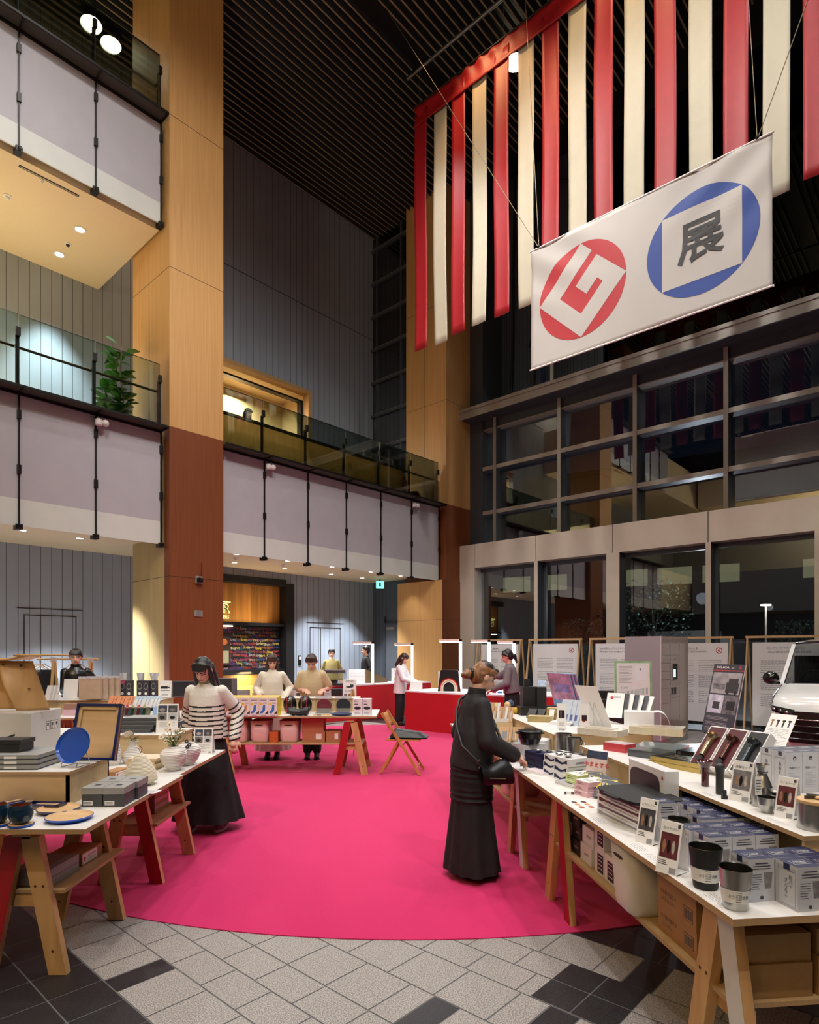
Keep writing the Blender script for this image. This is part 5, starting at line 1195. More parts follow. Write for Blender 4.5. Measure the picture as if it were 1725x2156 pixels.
p = Vector((.925, 4.72, ZT + .1455)); t = thing('black_pot', 'black enamel cooking pot with lid on the white cooker box', 'pot', p); IRON = mat('black_enamel', (18, 18, 19), .3, coat=.3)
m = MB(); m.lathe([(0, 0), (.058, 0), (.07, .006), (.086, .05), (.088, .09), (.086, .098)], IRON, 44); m.build('body', t); m = MB(); m.lathe([(.096, .097), (.097, .104), (.09, .108), (.03, .112), (0, .113)], IRON, 44); m.lathe([(0, .097), (.096, .097)], IRON, 44); ld = m.build('lid', t); m = MB(); m.tube([(-.045, 0, .110), (-.04, 0, .126), (.04, 0, .126), (.045, 0, .110)], .005, IRON, 8); m.build('lid_handle', ld)
for a in (-1, 1): m = MB(); m.tube([(a * .082, -.03, .085), (a * .104, -.028, .088), (a * .104, .028, .088), (a * .082, .03, .085)], .005, IRON, 8); m.build('side_handle', t)
stack(3, 'booklet', 'grey booklet with spoon pictures, %s of the small pile', (.945, 3.99, ZT), .17, .12, .008, fz, PAPER, lambda t, x0, y0, w, d, h: [t.box(x0 + w * (.25 + .13 * k), x0 + w * (.32 + .13 * k), y0 + d * .3, y0 + d * .7, h, h + .0006, PIC[1]) for k in range(4)], 'grey booklets', top=mat('grey_cover', (178, 178, 190), .4))
stack(2, 'booklet', 'pinkish white booklet, %s of the pair below the navy boxes', (.825, 4.42, ZT), .2, .1, .007, fz, PAPER, None, 'pinkish white booklets', top=mat('rose_cover', (226, 210, 212), .4))
def d_mag(m, f, x, y, w, h):
    pic(m, f, x, y, -.5, .5, .78, 1, PIC[3]); pic(m, f, x, y, -.5, .5, 0, .78, mat('mag_pink', (226, 206, 200), .4)); m.text('手まえする', h * .16, mat('mag_red', (196, 40, 56), .5), f(.02, .6), x, y, .0016, bold=True); c = f(.1, .15); m.add([c + x.cross(y) * .0014 + x * (w * .2 * cos(a * pi / 8)) + y * (h * .12 * sin(a * pi / 8)) for a in range(16)], [tuple(range(16))], mat('mag_red', (196, 40, 56), .5))
card('magazine with red brush lettering leaning against the riser', rt(.335, 1.90, ZT), .14, .225, face(-.72, -.69), d_mag, 12, 'none', name='magazine', cat='magazine', th=.006)
m = MB(); m.box(-.028, .028, -.011, .011, 0, .018, PAPER); m.tube([(-.024, -.0115, .009), (-.024, -.014, .009)], .006, NAVY, 12); m.box(.01, .026, -.0118, -.011, .002, .016, STEELD); solo('tape_cutter', m, 'small white tape cutter lying alone on the right table', 'cutter', at(1199, 1672, ZT), R(-8), bevel=.003)
# goods on the far end of the near riser
GOLD = mat('gold_card', (196, 170, 96), .35, .4); BFILM = mat('black_gloss', (30, 30, 32), .15, coat=.5)
for k in range(2): bx('gold_box', 'flat black box with golden sides, %s of the pair on the riser' % ('lower', 'upper')[k], 'box', Vector((1.42 + .01 * k, 3.66 - .01 * k, ZR + .0265 * k)), .34, .20, .026, face(-.86, -.5), GOLD, lambda t, x0, y0, w, d, h: [t.lines(GOLD, (x0 + w * .2, y0 + d * (.3 + .2 * q), h + .0006), (1, 0, 0), (0, 1, 0), w * .5, 1, .01, .004) for q in range(3)], top=BFILM, group='flat black boxes with golden sides')
for k in range(2): bx('black_film_box', 'black film wrapped box, %s beside the golden sided boxes' % ('lower', 'upper')[k], 'box', Vector((1.62 + .02 * k, 3.78, ZR + .033 * k)), .26, .18, .032, face(-.8, -.6), BFILM, group='black film wrapped boxes')
bx('red_packet', 'clear packet with red side on the riser edge behind the magazine', 'box', Vector((1.315, 4.17, ZR)), .17, .12, .055, face(-.8, -.6), mat('red_pack', (196, 60, 70), .3, coat=.4), top=mat('film_pale', (214, 196, 196), .2, coat=.5))
bx('long_box', 'long box with red and green edge lying on the riser', 'box', Vector((1.48, 4.12, ZR)), .3, .32, .03, face(-.6, -.8), mat('red_edge', (190, 50, 64), .4), top=mat('teal_film', (110, 120, 120), .2, coat=.5))
bx('dark_case', 'dark clear wrapped case between the red packet and gold boxes', 'box', Vector((1.40, 3.94, ZR)), .24, .16, .045, face(-.75, -.66), mat('smoky_case', (70, 72, 76), .2, coat=.6))
# the long riser's neighbours on the far riser
def wrapbox(label, p, w, d, h, rz, c=(214, 204, 188)): return bx('wrapped_tray', label, 'tray', p, w, d, h, rz, mat('wrap%s' % (c,), c, .25, coat=.6), lambda t, x0, y0, w, d, h: t.box(x0 + w * .15, x0 + w * .8, y0 + d * .2, y0 + d * .8, h, h + .003, mat('wrap_in', (186, 170, 150), .3, coat=.5)))
wrapbox('pale film wrapped flat box in front of the big blank sign', Vector((1.42, 4.18, ZR + .0305)) if 0 else Vector((1.36, 4.98, ZR)), .34, .2, .05, face(-.7, -.72))
wrapbox('long pale film wrapped box with curled film right of the blank sign', Vector((1.78, 4.98, ZR)), .40, .22, .06, face(-.5, -.87), (206, 196, 170))
t = card('big blank white sign board seen from behind, leaning left', Vector((1.66, 5.30, ZR)), .26, .42, face(.88, .47), None, 27, 'stand')
card('slim white card with a dark pouch picture left of the steel pots', Vector((1.29, 5.2, ZR)), .078, .225, face(-.2, -.98), lambda m, f, x, y, w, h: [pic(m, f, x, y, -.3, .3, .45, .75, VINE), pic(m, f, x, y, -.16, .0, .45, .70, PIC[4]), m.lines(INK, f(-.3, .3), x, y, w * .6, 3, h * .05, h * .012)], 6, 'block', PAPER)
card('slim white card with a red pouch picture right of the steel pots', Vector((1.43, 5.02, ZR)), .072, .235, face(-.2, -.98), lambda m, f, x, y, w, h: [pic(m, f, x, y, -.28, .28, .42, .62, VINE), pic(m, f, x, y, -.2, .1, .38, .46, mat('pouch_red', (176, 50, 60), .5)), m.lines(INK, f(-.3, .25), x, y, w * .6, 3, h * .05, h * .012)], 6, 'block', PAPER)
for k in range(5): card('blue grey product card, %s from the left in the leaning bundle' % NTH[k], Vector((1.385 + .035 * k, 5.55 - .03 * k, ZR)), .11, .24, face(-.75, -.66), (lambda m, f, x, y, w, h: [pic(m, f, x, y, -.2, .3, .2, .42, mat('slate_blue', (92, 98, 150), .5)), pic(m, f, x, y, -.3, -.1, .5, .6, INK)]), 20, 'none', mat('pale_blue_card', (190, 198, 210), .5), 'product_card', 'card', .004, 'blue grey product cards')
for k in range(7): card('white brochure, %s from the left in the fan behind the blank sign' % NTH[k], Vector((1.86 + .035 * k, 5.62 - .012 * k, ZR + .06)), .16, .24, face(-.6, -.8) - .03 * k, (lambda m, f, x, y, w, h: [m.add([f(-.2, .8) + x.cross(y) * .001 + x * (.016 * cos(a * pi / 6)) + y * (.016 * sin(a * pi / 6)) for a in range(12)], [tuple(range(12))], mat('red_mark', (200, 60, 66), .5)), m.lines(INKL, f(-.1, .86), x, y, w * .4, 2, .012, .004)]) if k == 0 else None, 24 + 2 * k, 'none', PAPER if k % 2 == 0 else mat('dark_edge', (70, 70, 76), .5), 'brochure', 'brochure', .003, 'white brochures in a fan')
t = thing('folded_box', 'white folded paper box with curved flap right of the blank sign', 'box', Vector((2.0, 5.3, ZR)), R(-20)); m = MB(); m.box(-.14, .1, -.08, .1, 0, .15, WBX); m.build('box_body', t); m = MB(); m.grid(lambda a, b: Vector((.1 + .13 * sin(a * 1.4), -.08 + .18 * b, .15 - .13 * a + .05 * sin(a * pi))), 10, 6, WBX); m.build('flap', t, solid=.003)
bx('gold_case', 'golden flat box on the far riser, front one', 'box', Vector((1.115, 5.80, ZR)), .22, .12, .055, face(-.35, -.94), mat('dull_gold', (176, 154, 104), .4, .2), bot=INK, top=mat('pale_gold', (206, 188, 146), .4))
for k in range(2): bx('gold_case', 'golden flat box, %s of the pair left of the leaning poster boards' % ('lower', 'upper')[k], 'box', Vector((1.33 + .01 * k, 6.0, ZR + .057 * k)), .2, .12, .055, face(-.35, -.94), mat('dull_gold', (176, 154, 104), .4, .2), top=mat('pale_gold', (206, 188, 146), .4), group='golden flat boxes')
for k in range(4): bx('booklet', 'white thin booklet, %s of the pile by the golden box' % ('lowest', 'second lowest', 'second highest', 'highest')[k], 'box', Vector((1.25 + .008 * k, 5.56, ZR + .008 * k)), .2, .12, .007, face(-.5, -.86), PAPER, group='white thin booklets', left=INKL)
def d_board(m, f, x, y, w, h):
    pic(m, f, x, y, -.5, .5, 0, 1, mat('poster_pink', (196, 130, 170), .4, var=.4, scale=14)); pic(m, f, x, y, -.5, .5, .05, .35, mat('poster_blue', (110, 150, 200), .4, var=.3, scale=16), .0012); pic(m, f, x, y, -.3, .4, .55, .75, mat('poster_mauve', (150, 120, 190), .4, var=.4, scale=20), .0012)
for k in range(3): card('pink and blue picture board, %s of three leaning together' % ('left', 'middle', 'right')[k], Vector((1.66 + .03 * k, 6.45 - .01 * k, ZR)), .40, .45, face(-.93, -.36), d_board, -16, 'none', mat('board_edge', (120, 150, 190), .5), 'picture_board', 'poster', .008, 'pink and blue picture boards')
BLK = mat('black_gift', (30, 28, 28), .5)
bx('black_box', 'tall black box with embossed logo on the far riser, left one', 'box', Vector((1.19, 6.42, ZR + .09)), .13, .14, .20, R(4), BLK); bx('black_box', 'tall black box on the far riser, right one', 'box', Vector((1.33, 6.40, ZR)), .10, .13, .29, R(4), BLK); bx('black_box', 'low black box under the tall embossed one', 'box', Vector((1.15, 6.34, ZR)), .17, .17, .089, R(4), BLK)
bx('brown_black_box', 'small dark brown box beside the tall black boxes', 'box', Vector((1.37, 6.12, ZR)), .1, .1, .12, R(-6), mat('dark_brown_gift', (58, 46, 42), .5))
for k in range(2): card('dark leather case, %s of two leaning on the far riser' % ('left', 'right')[k], Vector((1.20 + .085 * k, 6.12 - .02 * k, ZR)), .085, .12, face(-.6, -.8), None, 42, 'stand', mat('dark_case_%d' % k, ((54, 50, 50), (40, 40, 44))[k], .35), 'leather_case', 'case', .02)
for k in range(2): card('small blank white card, %s of two standing by the picture boards' % ('left', 'right')[k], Vector((1.36 + .07 * k, 5.92 - .03 * k, ZR)), .05, .11, face(-.6, -.8), None, 22, 'stand', group='small blank cards')
for k, (x, y, z, c_, lab) in enumerate(((1.02, 6.6, .0, (60, 92, 60), 'green'), (1.07, 6.5, .0, (176, 100, 60), 'brown'), (1.09, 6.62, .07, (66, 84, 116), 'blue'), (1.04, 6.52, .06, (206, 176, 130), 'pale wood'), (1.13, 6.52, .0, (200, 160, 40), 'yellow'))):
    m = MB(); m.ball((0, 0, .036), (.042, .036, .036), mat('block_' + lab, c_, .6), 7, 5); q = solo('wooden_block', m, lab + ' faceted wooden block in the little heap left of the black boxes', 'block', Vector((x, y, ZR + z)), R(30 * k)); q.data.polygons.foreach_set('use_smooth', [False] * len(q.data.polygons))
m = MB(); m.box(-.03, .03, -.02, .02, 0, .08, BLK); solo('device', m, 'small black device standing on the tall black boxes', 'device', Vector((1.24, 6.5, ZR + .2905))); t = card('small tilted picture tile on the tall black boxes', Vector((1.385, 6.44, ZR + .2905)), .09, .08, face(-.3, -.95), lambda m, f, x, y, w, h: pic(m, f, x, y, -.44, .44, .08, .92, mat('tile_blue', (150, 170, 200), .3, var=.4, scale=30)), 30, 'stand', STEELD)
# paper packets in trays beside the woman in black
KRAFT = mat('kraft', (206, 168, 128), .6, var=.08); g = random.Random(4)
def packets(label, p, n, dx, mats_, grp, h=.15):
    for k in range(n):
        m = MB(); mm = mats_[k % len(mats_)]; m.box(-.06, .06, -.003, .003, 0, h, mm); m.box(-.02, .04, -.0036, -.003, h * .2, h * .7, PAPER if k % 2 else INKL)
        o_ = solo('paper_packet', m, label % NTH[k], 'packet', Vector(p) + Vector((dx * k, -.012 * k, 0)), group=grp); o_.rotation_euler = (R(-18), R(-6), face(-.75, -.66) + g.uniform(-.02, .02))
m = MB(); m.box(-.13, .13, -.10, .10, 0, .15, PLY); solo('small_plinth', m, 'small plywood plinth carrying the upper packet tray', 'plinth', (.88, 6.15, ZT), TR)
for k, (z, y) in enumerate(((ZT + .1505, 6.15), (ZT, 5.72))):
    t = thing('packet_tray', ('white two-part tray holding kraft packets on the plinth', 'clear tray of kraft packets standing on the table')[k], 'tray', (.87 + .07 * k, y, z), TR); m = MB(); mm = WBX if k == 0 else ACR
    for a in ((-.12, .12, -.09, -.086, 0, .04), (-.12, .12, .086, .09, 0, .04), (-.12, -.116, -.09, .09, 0, .04), (.116, .12, -.09, .09, 0, .04), (-.12, .12, -.09, .09, 0, .003), (-.002, .002, -.09, .09, 0, .04)): m.box(*a, mm)
    m.build('shell', t)
packets('kraft paper packet, %s from the left in the upper tray', (.79, 6.18, ZT + .1545), 8, .026, (KRAFT, KRAFT, PAPER), 'kraft packets in the upper tray')
packets('striped paper packet, %s from the left behind the upper tray', (.74, 6.30, ZT + .155), 5, .03, (mat('soft_yellow', (226, 222, 170), .5), PAPER, KRAFT), 'striped packets behind the upper tray', .18)
packets('kraft paper packet, %s from the left in the lower tray', (.875, 5.75, ZT + .0035), 8, .026, (KRAFT,), 'kraft packets in the lower tray')
card('small clear price card above the packets', Vector((.92, 6.20, ZT + .1545)), .08, .10, face(-.2, -1), d_plain(2), 6, 'block', mat('card_pinkish', (226, 210, 206), .4))
bx('display_card_rack', 'olive card with two drawn figures standing behind the black pot', 'card', Vector((.99, 5.42, ZT)), .13, .03, .13, face(-.5, -.86), mat('olive_print', (190, 186, 140), .5), lambda t, x0, y0, w, d, h: [t.add([(x0 + w * (.3 + .4 * q) + .016 * cos(a * pi / 5), y0 - .0008, h * .55 + .02 * sin(a * pi / 5)) for a in range(10)], [tuple(range(10))], RUB) for q in (0, 1)])
for k in range(4): card('pale blue photo case, %s in the tilted row behind the pot' % NTH[k], Vector((.96 + .0120 * k, 5.27 + .0160 * k, ZT)), .10, .14, face(-.6, -.8), (lambda m, f, x, y, w, h: [pic(m, f, x, y, -.35, .1, .3, .7, PIC[3]), pic(m, f, x, y, .15, .4, .2, .6, PIC[4])]) if k == 0 else None, 26, 'none', mat('pale_blue_case', (176, 190, 206), .4) if k == 0 else PAPER, 'photo_case', 'case', .016, 'pale blue photo cases')
for k in range(3): bx('card_pack', 'flat yellowish card pack, %s of the pile left of the cooker box' % ('lowest', 'middle', 'highest')[k], 'box', Vector((.715 + .01 * k, 5.0 + .015 * k, ZT + .018 * k)), .16, .10, .017, face(-.6, -.8), mat('cream_pack', (214, 210, 160), .5), top=PAPER if k < 2 else mat('dark_pack', (70, 66, 66), .3), group='flat yellowish card packs')
for k in range(2): bx('dark_packet', 'dark clear packet, %s lying in front of the lower packet tray' % ('left one', 'right one')[k], 'packet', Vector((.80 + .12 * k, 5.42 - .05 * k, ZT)), .11, .08, .02, face(-.5, -.86), mat('mixed_dark', (70, 52, 54), .25, var=.5, scale=50, coat=.5), group='dark packets by the lower tray')

# ------------------------------------------------------------------ under the right tables
BIN = mat('bin_plastic', (218, 210, 206), .5, var=.01); BIN_LIT = mat('bin_pink_lit', (220, 176, 172), .5, var=.01)  # same off-white bins, with pink carpet bounce put into the second colour
def bin_(label, p, w, d, h, rz, m_, group=None):
    t = thing('storage_bin', label, 'bin', p, rz, group); m = MB(); n = 48
    def ring(s, z): return [(s * w / 2 * cos(a) * ((abs(cos(a)) ** 6 + abs(sin(a)) ** 6) ** (-1 / 6)), s * d / 2 * sin(a) * ((abs(cos(a)) ** 6 + abs(sin(a)) ** 6) ** (-1 / 6)), z) for a in (2 * pi * k / n for k in range(n))]
    R_ = [ring(.78, 0), ring(.84, .008), ring(.87, .03), ring(1, h), ring(.98, h), ring(.85, .03), ring(.8, .012)]
    vs = [q for r_ in R_ for q in r_]; m.add(vs, [(k * n + j, k * n + (j + 1) % n, (k + 1) * n + (j + 1) % n, (k + 1) * n + j) for k in range(len(R_) - 1) for j in range(n)], m_, True); m.poly(R_[0][::-1], m_); m.poly(R_[-1], m_); bb = m.build('bin_body', t)
    for s in (-1, 1):
        m = MB(); z0 = h * .80; yy = s * (d / 2 * (.87 + .13 * z0 / h) + .0012); pts = []
        for k in range(24): a = 2 * pi * k / 24; pts.append((w * .15 * cos(a) + (w * .06 if cos(a) > 0 else -w * .06), yy + s * .13 * d / 2 / h * h * .028 * sin(a) * 0, z0 + h * .028 * sin(a)))
        m.poly(pts if s < 0 else pts[::-1], mat('handle_hole', (60, 48, 46), .8)); m.build('handle_hole', bb)
    return t
zs = .4185
bin_('pale grey storage bin standing under the right foreground table', rt(.22, .93, zs), .24, .36, .32, TR + R(90), BIN)
bin_('pale storage bin under the far right table, nearer one by the woman in black', rt(.25, 3.25, zs), .24, .34, .28, TR + R(90), BIN_LIT, 'pale bins under the far right table'); bin_('pale storage bin under the far right table, farther one by the woman in black', rt(.25, 3.72, zs), .24, .34, .28, TR + R(90), BIN_LIT, 'pale bins under the far right table')
def d_zaru(t, x0, y0, w, d, h):
    X, Z = (1, 0, 0), (0, 0, 1); y = y0 - .0008
    t.text('ざる蕎の盆ざる', h * .2, INK, (x0 + w * .3, y, h * .64), X, Z, fit=w * .42); t.text('（大小セット）', h * .2, INK, (x0 + w * .3, y, h * .36), X, Z, fit=w * .36)
    t.box(x0 + w * .70, x0 + w * .92, y, y0, h * .22, h * .72, INK); t.box(x0 + w * .71, x0 + w * .91, y - .0004, y, h * .24, h * .70, CARTON)
    for k in range(9): t.box(x0 + w * (.725 + .02 * k), x0 + w * (.725 + .02 * k + (.012 if k % 3 else .006)), y - .0008, y - .0004, h * .3, h * .64, INK)
rcl = TR + R(-90)
for k in range(3): bx('zaru_carton', 'brown carton with lettering and barcode under right table, %s of three' % ('lowest', 'middle', 'highest')[k], 'box', rt(.14 - .006 * k, .735 - .006 * k, zs + .1115 * k), .30, .28, .11, rcl, CARTON, d_zaru, group='brown lettered cartons under the right table')
for k, (x, y, z, w, d, h, lab) in enumerate(((.15, .16, 0, .26, .2, .12, 'lower left'), (.43, .16, 0, .26, .2, .14, 'lower right'), (.16, .17, .121, .25, .19, .10, 'upper left'), (.435, .17, .141, .25, .19, .09, 'upper right'))):
    bx('plain_carton', 'plain brown carton, %s on the plywood shelf by the table end' % lab, 'box', rt(x, y, zs + z), w, d, h, TR, mat('plain_carton', (160, 122, 76), .7, var=.06), lambda t, x0, y0, w, d, h: (t.box(x0 - .001, x0, y0 + d * .2, y0 + d * .8, h * .3, h * .8, INK), t.box(x0 - .0016, x0 - .001, y0 + d * .24, y0 + d * .76, h * .36, h * .74, CARTON)), group='plain brown cartons on the table end shelf')
def d_kohto(c1):
    def g(t, x0, y0, w, d, h): t.text('KOHTO', h * .16, c1, (x0 + w * .6, y0 - .0008, h * .5), (1, 0, 0), (0, 0, 1), bold=True, fit=w * .4)
    return g
yy = 1.98
for k, (n, w, h, c_, ink) in enumerate(((3, .16, .075, WBX, INK), (3, .15, .085, BLK, WHITE), (2, .16, .10, WBX, INK))):
    for j in range(n): bx('kitchen_box', '%s boxed kitchen item, %s in the %s pile under the right table' % (('white', 'black', 'white')[k], ('lowest', 'second lowest', 'third lowest', 'highest')[j] if j < n - 1 else 'topmost', ('far', 'middle', 'near')[k]), 'box', rt(.145 + .012 * (j % 2), yy, zs + (h + .001) * j), w, .2, h, rcl, c_, d_kohto(ink), group='boxed kitchen items under the right table')
    yy -= w + .012
for j, (z, c_) in enumerate(((0, 0), (.145, 1))):
    for q in range(2):
        if j and q: continue
        bx('picture_box', 'white box with black lettered panel, %s under the right table by the bin' % (('lower left', 'lower right')[q] if not j else 'upper'), 'box', rt(.145, 1.44 - .13 * q, zs + z), .125, .2, .143, rcl, WBX, lambda t, x0, y0, w, d, h: (t.box(x0 + w * .3, x0 + w * .9, y0 - .0008, y0, h * .1, h * .8, RUB), t.lines(WHITE, (x0 + w * .4, y0 - .0014, h * .72), (1, 0, 0), (0, 0, 1), w * .4, 4, h * .15, h * .04, 0, 3, .2, w * .1)), group='white boxes with black panels')
bx('brown_carton', 'brown carton on the shelf under the far right table', 'box', rt(.40, 2.70, zs), .3, .24, .2, TR, CARTON)
# ------------------------------------------------------------------ far centre table
E_ = MB
fx = lambda px, py=1509, z=ZT: at(px, py, z)
YLW = mat('sock_yellow', (232, 200, 30), .45); SKIN_P = mat('sock_tan', (196, 150, 96), .6); SBLU = mat('sock_blue', (50, 120, 200), .6)
def d_sock(c1):
    def g(t, x0, y0, w, d, h):
        y = y0 - .0008; X, Z = (1, 0, 0), (0, 0, 1)
        t.add([(x0 + w * (.22 + .16 * cos(a * pi / 8)), y, h * (.66 + .07 * sin(a * pi / 8))) for a in range(16)], [tuple(range(16))], YLW); t.lines(INK, (x0 + w * .12, y, h * .93), X, Z, w * .7, 2, h * .06, h * .03, 0, 3, .2, w * .1); t.lines(INKL, (x0 + w * .42, y, h * .75), X, Z, w * .45, 3, h * .035, h * .012, 0, 5)
        t.add([(x0 + w * .44, y, h * .60), (x0 + w * .68, y, h * .60), (x0 + w * .66, y, h * .34), (x0 + w * .40, y, h * .17), (x0 + w * .13, y, h * .16), (x0 + w * .12, y, h * .23), (x0 + w * .36, y, h * .36)][::-1], [tuple(range(7))], c1)
        t.add([(x0 + w * .62, y, h * .14), (x0 + w, y, h * .14), (x0 + w, y, h * .32)], [(0, 1, 2)], INK); t.lines(INKL, (x0 + w * .2, y, h * .08), X, Z, w * .6, 1, .01, h * .03)
    return g
for kind, c1 in enumerate((SKIN_P, SBLU)):
    src = None
    for i in range(3):
        for j in range(3):
            q = fx(467 + 19.4 * (i + 3 * kind)) + Vector((0, .03 + .085 * j, .012 * j * 0)); lab = 'yellow topped box with %s sock picture, %s from left, %s row' % (('tan', 'blue')[kind], NTH[i], ('front', 'middle', 'rear')[j])
            if src is None: src = bx('sock_box', lab, 'box', q, .117, .08, .245 , 0, PAPER, d_sock(c1), top=YLW, right=YLW, left=YLW, back=YLW, group='yellow topped sock boxes')
            else: dup(src, q, 0, lab).scale = (1, 1, 1 + .03 * j)
BAGB = mat('black_bag', (24, 24, 26), .4, var=.3, scale=14, bump=.5); PNK = mat('pink_strap', (206, 60, 96), .5); FILM = mat('shiny_film', (206, 208, 212), .12, var=.15, scale=30, bump=.6, coat=.6)
for k, px in enumerate((609, 641)):
    t = thing('bagged_pillow', 'black bag with two pink straps in clear film, %s of two' % ('left', 'right')[k], 'bag', fx(px, 1503)); m = MB(); m.ball((0, .06, .115), (.090, .07, .125), BAGB, 18, 12); m.build('bag', t)
    m = MB()
    for a in (-.035, .03): m.tube([(a, -.008 + .02 * abs(z - .115) / .1, z) for z in (.02, .06, .115, .17, .215)], .007, PNK, 6)
    m.build('strap', t); m = MB(); m.ball((0, .06, .12), (.097, .078, .13), CLEAR, 18, 12); m.build('film', t)
m = MB(); m.grid(lambda a, b: ((a - .5) * .24, -.02 - .07 * sin(b * pi) * (.6 + .4 * abs(2 * a - 1)), .01 + .10 * b * (.75 + .25 * abs(2 * a - 1))), 14, 8, BAGB); m.ball((-.08, .0, .055), (.05, .05, .055), BAGB, 14, 8); m.ball((.08, .0, .055), (.05, .05, .055), BAGB, 14, 8); m.ball((0, 0, .045), (.1, .045, .045), BAGB, 16, 8)
solo('neck_pillow', m, 'black curved neck pillow lying in front of the bagged pair', 'pillow', fx(630, 1507) + Vector((0, .03, 0)))
for k, (px, c_, lab) in enumerate(((682, (206, 96, 120), 'pink'), (723, (86, 98, 118), 'slate blue'))):
    t = thing('bagged_cushion', 'round %s cushion in a clear bag with white label' % lab, 'cushion', fx(px, 1502)); m = MB(); m.lathe([(0, 0), (.095, 0), (.1, .02), (.095, .04), (0, .045)], mat('cushion_' + lab, c_, .6), 30); m.v = [(x, y * 0 + z * .8 + .02, y + .105) for x, y, z in m.v]; m.build('cushion', t); m = MB(); m.box(-.09, .09, .0, .012, .01, .07, PAPER); m.build('label', t)
    m = MB(); m.box(-.115, .115, -.002, .075, 0, .23, CLEAR); m.box(-.115, .115, -.004, .0, .205, .235, FILM); m.build('film', t)
def d_sit(t, x0, y0, w, d, h):
    y = y0 - .0008; t.ball((x0 + w * .5, y0, h * .45), (w * .38, .004, h * .1), mat('cushion_ink', (40, 40, 56), .5), 12, 6); t.text('SitAir', h * .11, mat('sit_blue', (70, 96, 150), .5), (x0 + w / 2, y, h * .16), (1, 0, 0), (0, 0, 1), fit=w * .6); t.text('hyhe', h * .09, INK, (x0 + w * .3, y, h * .68), (1, 0, 0), (0, 0, 1)) if 0 else t.lines(INK, (x0 + w * .15, y, h * .70), (1, 0, 0), (0, 0, 1), w * .4, 1, .01, h * .05); t.lines(mat('sit_blue', (70, 96, 150), .5), (x0 + w * .12, y, h * .88), (1, 0, 0), (0, 0, 1), w * .35, 1, .01, h * .05)
for k in range(2): bx('cushion_box', 'white boxed air cushion with dark cushion picture, %s of two' % ('left', 'right')[k], 'box', fx(743.5 + 20 * k, 1507), .118, .1, .225, 0, WBX, d_sit, group='white boxed air cushions')
m = MB(); m.ball((0, 0, .02), (.145, .10, .02), mat('navy_cushion', (40, 48, 84), .6, bump=.4), 24, 8); m.ball((0, 0, .036), (.01, .01, .006), INK, 8, 4); solo('air_cushion', m, 'flat navy cushion lying at the table edge above the red trestle', 'cushion', fx(718, 1507) + Vector((0, .06, 0)))
m = MB(); m.box(-.11, .11, -.02, .02, 0, .014, mat('tan_tag', (206, 170, 110), .6)); m.box(-.06, .0, -.021, -.02, .002, .012, mat('sit_blue', (70, 96, 150), .5)); solo('label_strip', m, 'tan and blue label strip lying left of the navy cushion', 'label', fx(676, 1507) + Vector((0, .04, 0)))
zr = .90
def d_sitair(m, f, x, y, w, h):
    b = f(0, .58); m.ball(b, (w * .3, .004, h * .05), mat('cushion_ink', (40, 40, 56), .5), 12, 6); pic(m, f, x, y, .05, .3, .6, .72, mat('cushion_ink', (40, 40, 56), .5)); m.text('SitAir', h * .17, mat('sit_blue', (70, 96, 150), .5), f(0, .36), x, y, .001, fit=w * .76); m.lines(INK, f(-.3, .93), x, y, w * .6, 2, h * .06, h * .03, 0, 3)
    for k in range(3): pic(m, f, x, y, -.42 + .3 * k, -.2 + .3 * k, .06, .2, PIC[k + 1])
card('tall white sign with a dark air cushion picture on the far centre riser', at(736, 1468, zr), .205, .28, 0, d_sitair, 8)
card('pale sign with two black squares on the far centre riser', at(685, 1468, zr), .165, .23, 0, lambda m, f, x, y, w, h: [pic(m, f, x, y, -.34, -.03, .4, .72, RUB), pic(m, f, x, y, .03, .34, .4, .72, RUB), m.text('+', h * .2, PAPER, f(.18, .56), x, y, .002), m.text(':', h * .16, PAPER, f(-.18, .56), x, y, .002), m.lines(INK, f(-.36, .3), x, y, w * .72, 2, h * .06, h * .02, 0, 3)], 8, m_=mat('rosy_card', (206, 194, 196), .4))
card('clear white sign with a grey star shaped pillow on the far centre riser', at(628, 1470, zr), .29, .20, 0, lambda m, f, x, y, w, h: [pic(m, f, x, y, -.36, -.12, .62, .86, PIC[1]), pic(m, f, x, y, -.05, .35, .2, .5, mat('pouch_pink', (196, 140, 146), .5)), pic(m, f, x, y, -.1, .2, .2, .4, PIC[0], .0014), m.lines(INK, f(-.1, .8), x, y, w * .4, 2, h * .1, h * .04, 0, 4)], 8, m_=WBX)
SOCK = mat('olive_sock', (150, 146, 50), .8, bump=.4)
t = thing('sock_form', 'tall olive sock on a cream foot form standing on the riser', 'sock display', at(556, 1463, zr)); m = MB(); m.tube([(-.14, -.02, .03), (-.07, -.01, .045), (0, 0, .07), (.012, 0, .12), (.01, 0, .23)], [.024, .04, .048, .046, .047], SOCK, 18); m.build('sock', t); m = MB(); m.tube([(.01, 0, .22), (.01, 0, .285)], [.05, .05], mat('form_cream', (226, 216, 200), .6), 20); m.build('foot_form', t)
for k, (px, z, n) in enumerate(((488, 0, 0), (488, .045, 0), (536, 0, 1))): bx('grey_case', 'flat grey case with tan end label, %s, left on far centre riser' % ('lower left one', 'upper left one', 'right one')[k], 'box', at(px, 1465, zr) + Vector((-.05, .05, z)), .30, .14, .043, 0, G_LID, lambda t, x0, y0, w, d, h: t.box(x0 + .01, x0 + .07, y0 - .001, y0, h * .25, h * .8, mat('tan_tag', (206, 170, 110), .6)), top=G_BODY)
for k in range(2): bx('slate_box', 'small upright slate box, %s of two right of the sock' % ('left', 'right')[k], 'box', at(566 + 12 * k, 1466, zr) + Vector((0, .04, 0)), .075, .08, .10, 0, mat('slate_gift', (66, 74, 84), .5))
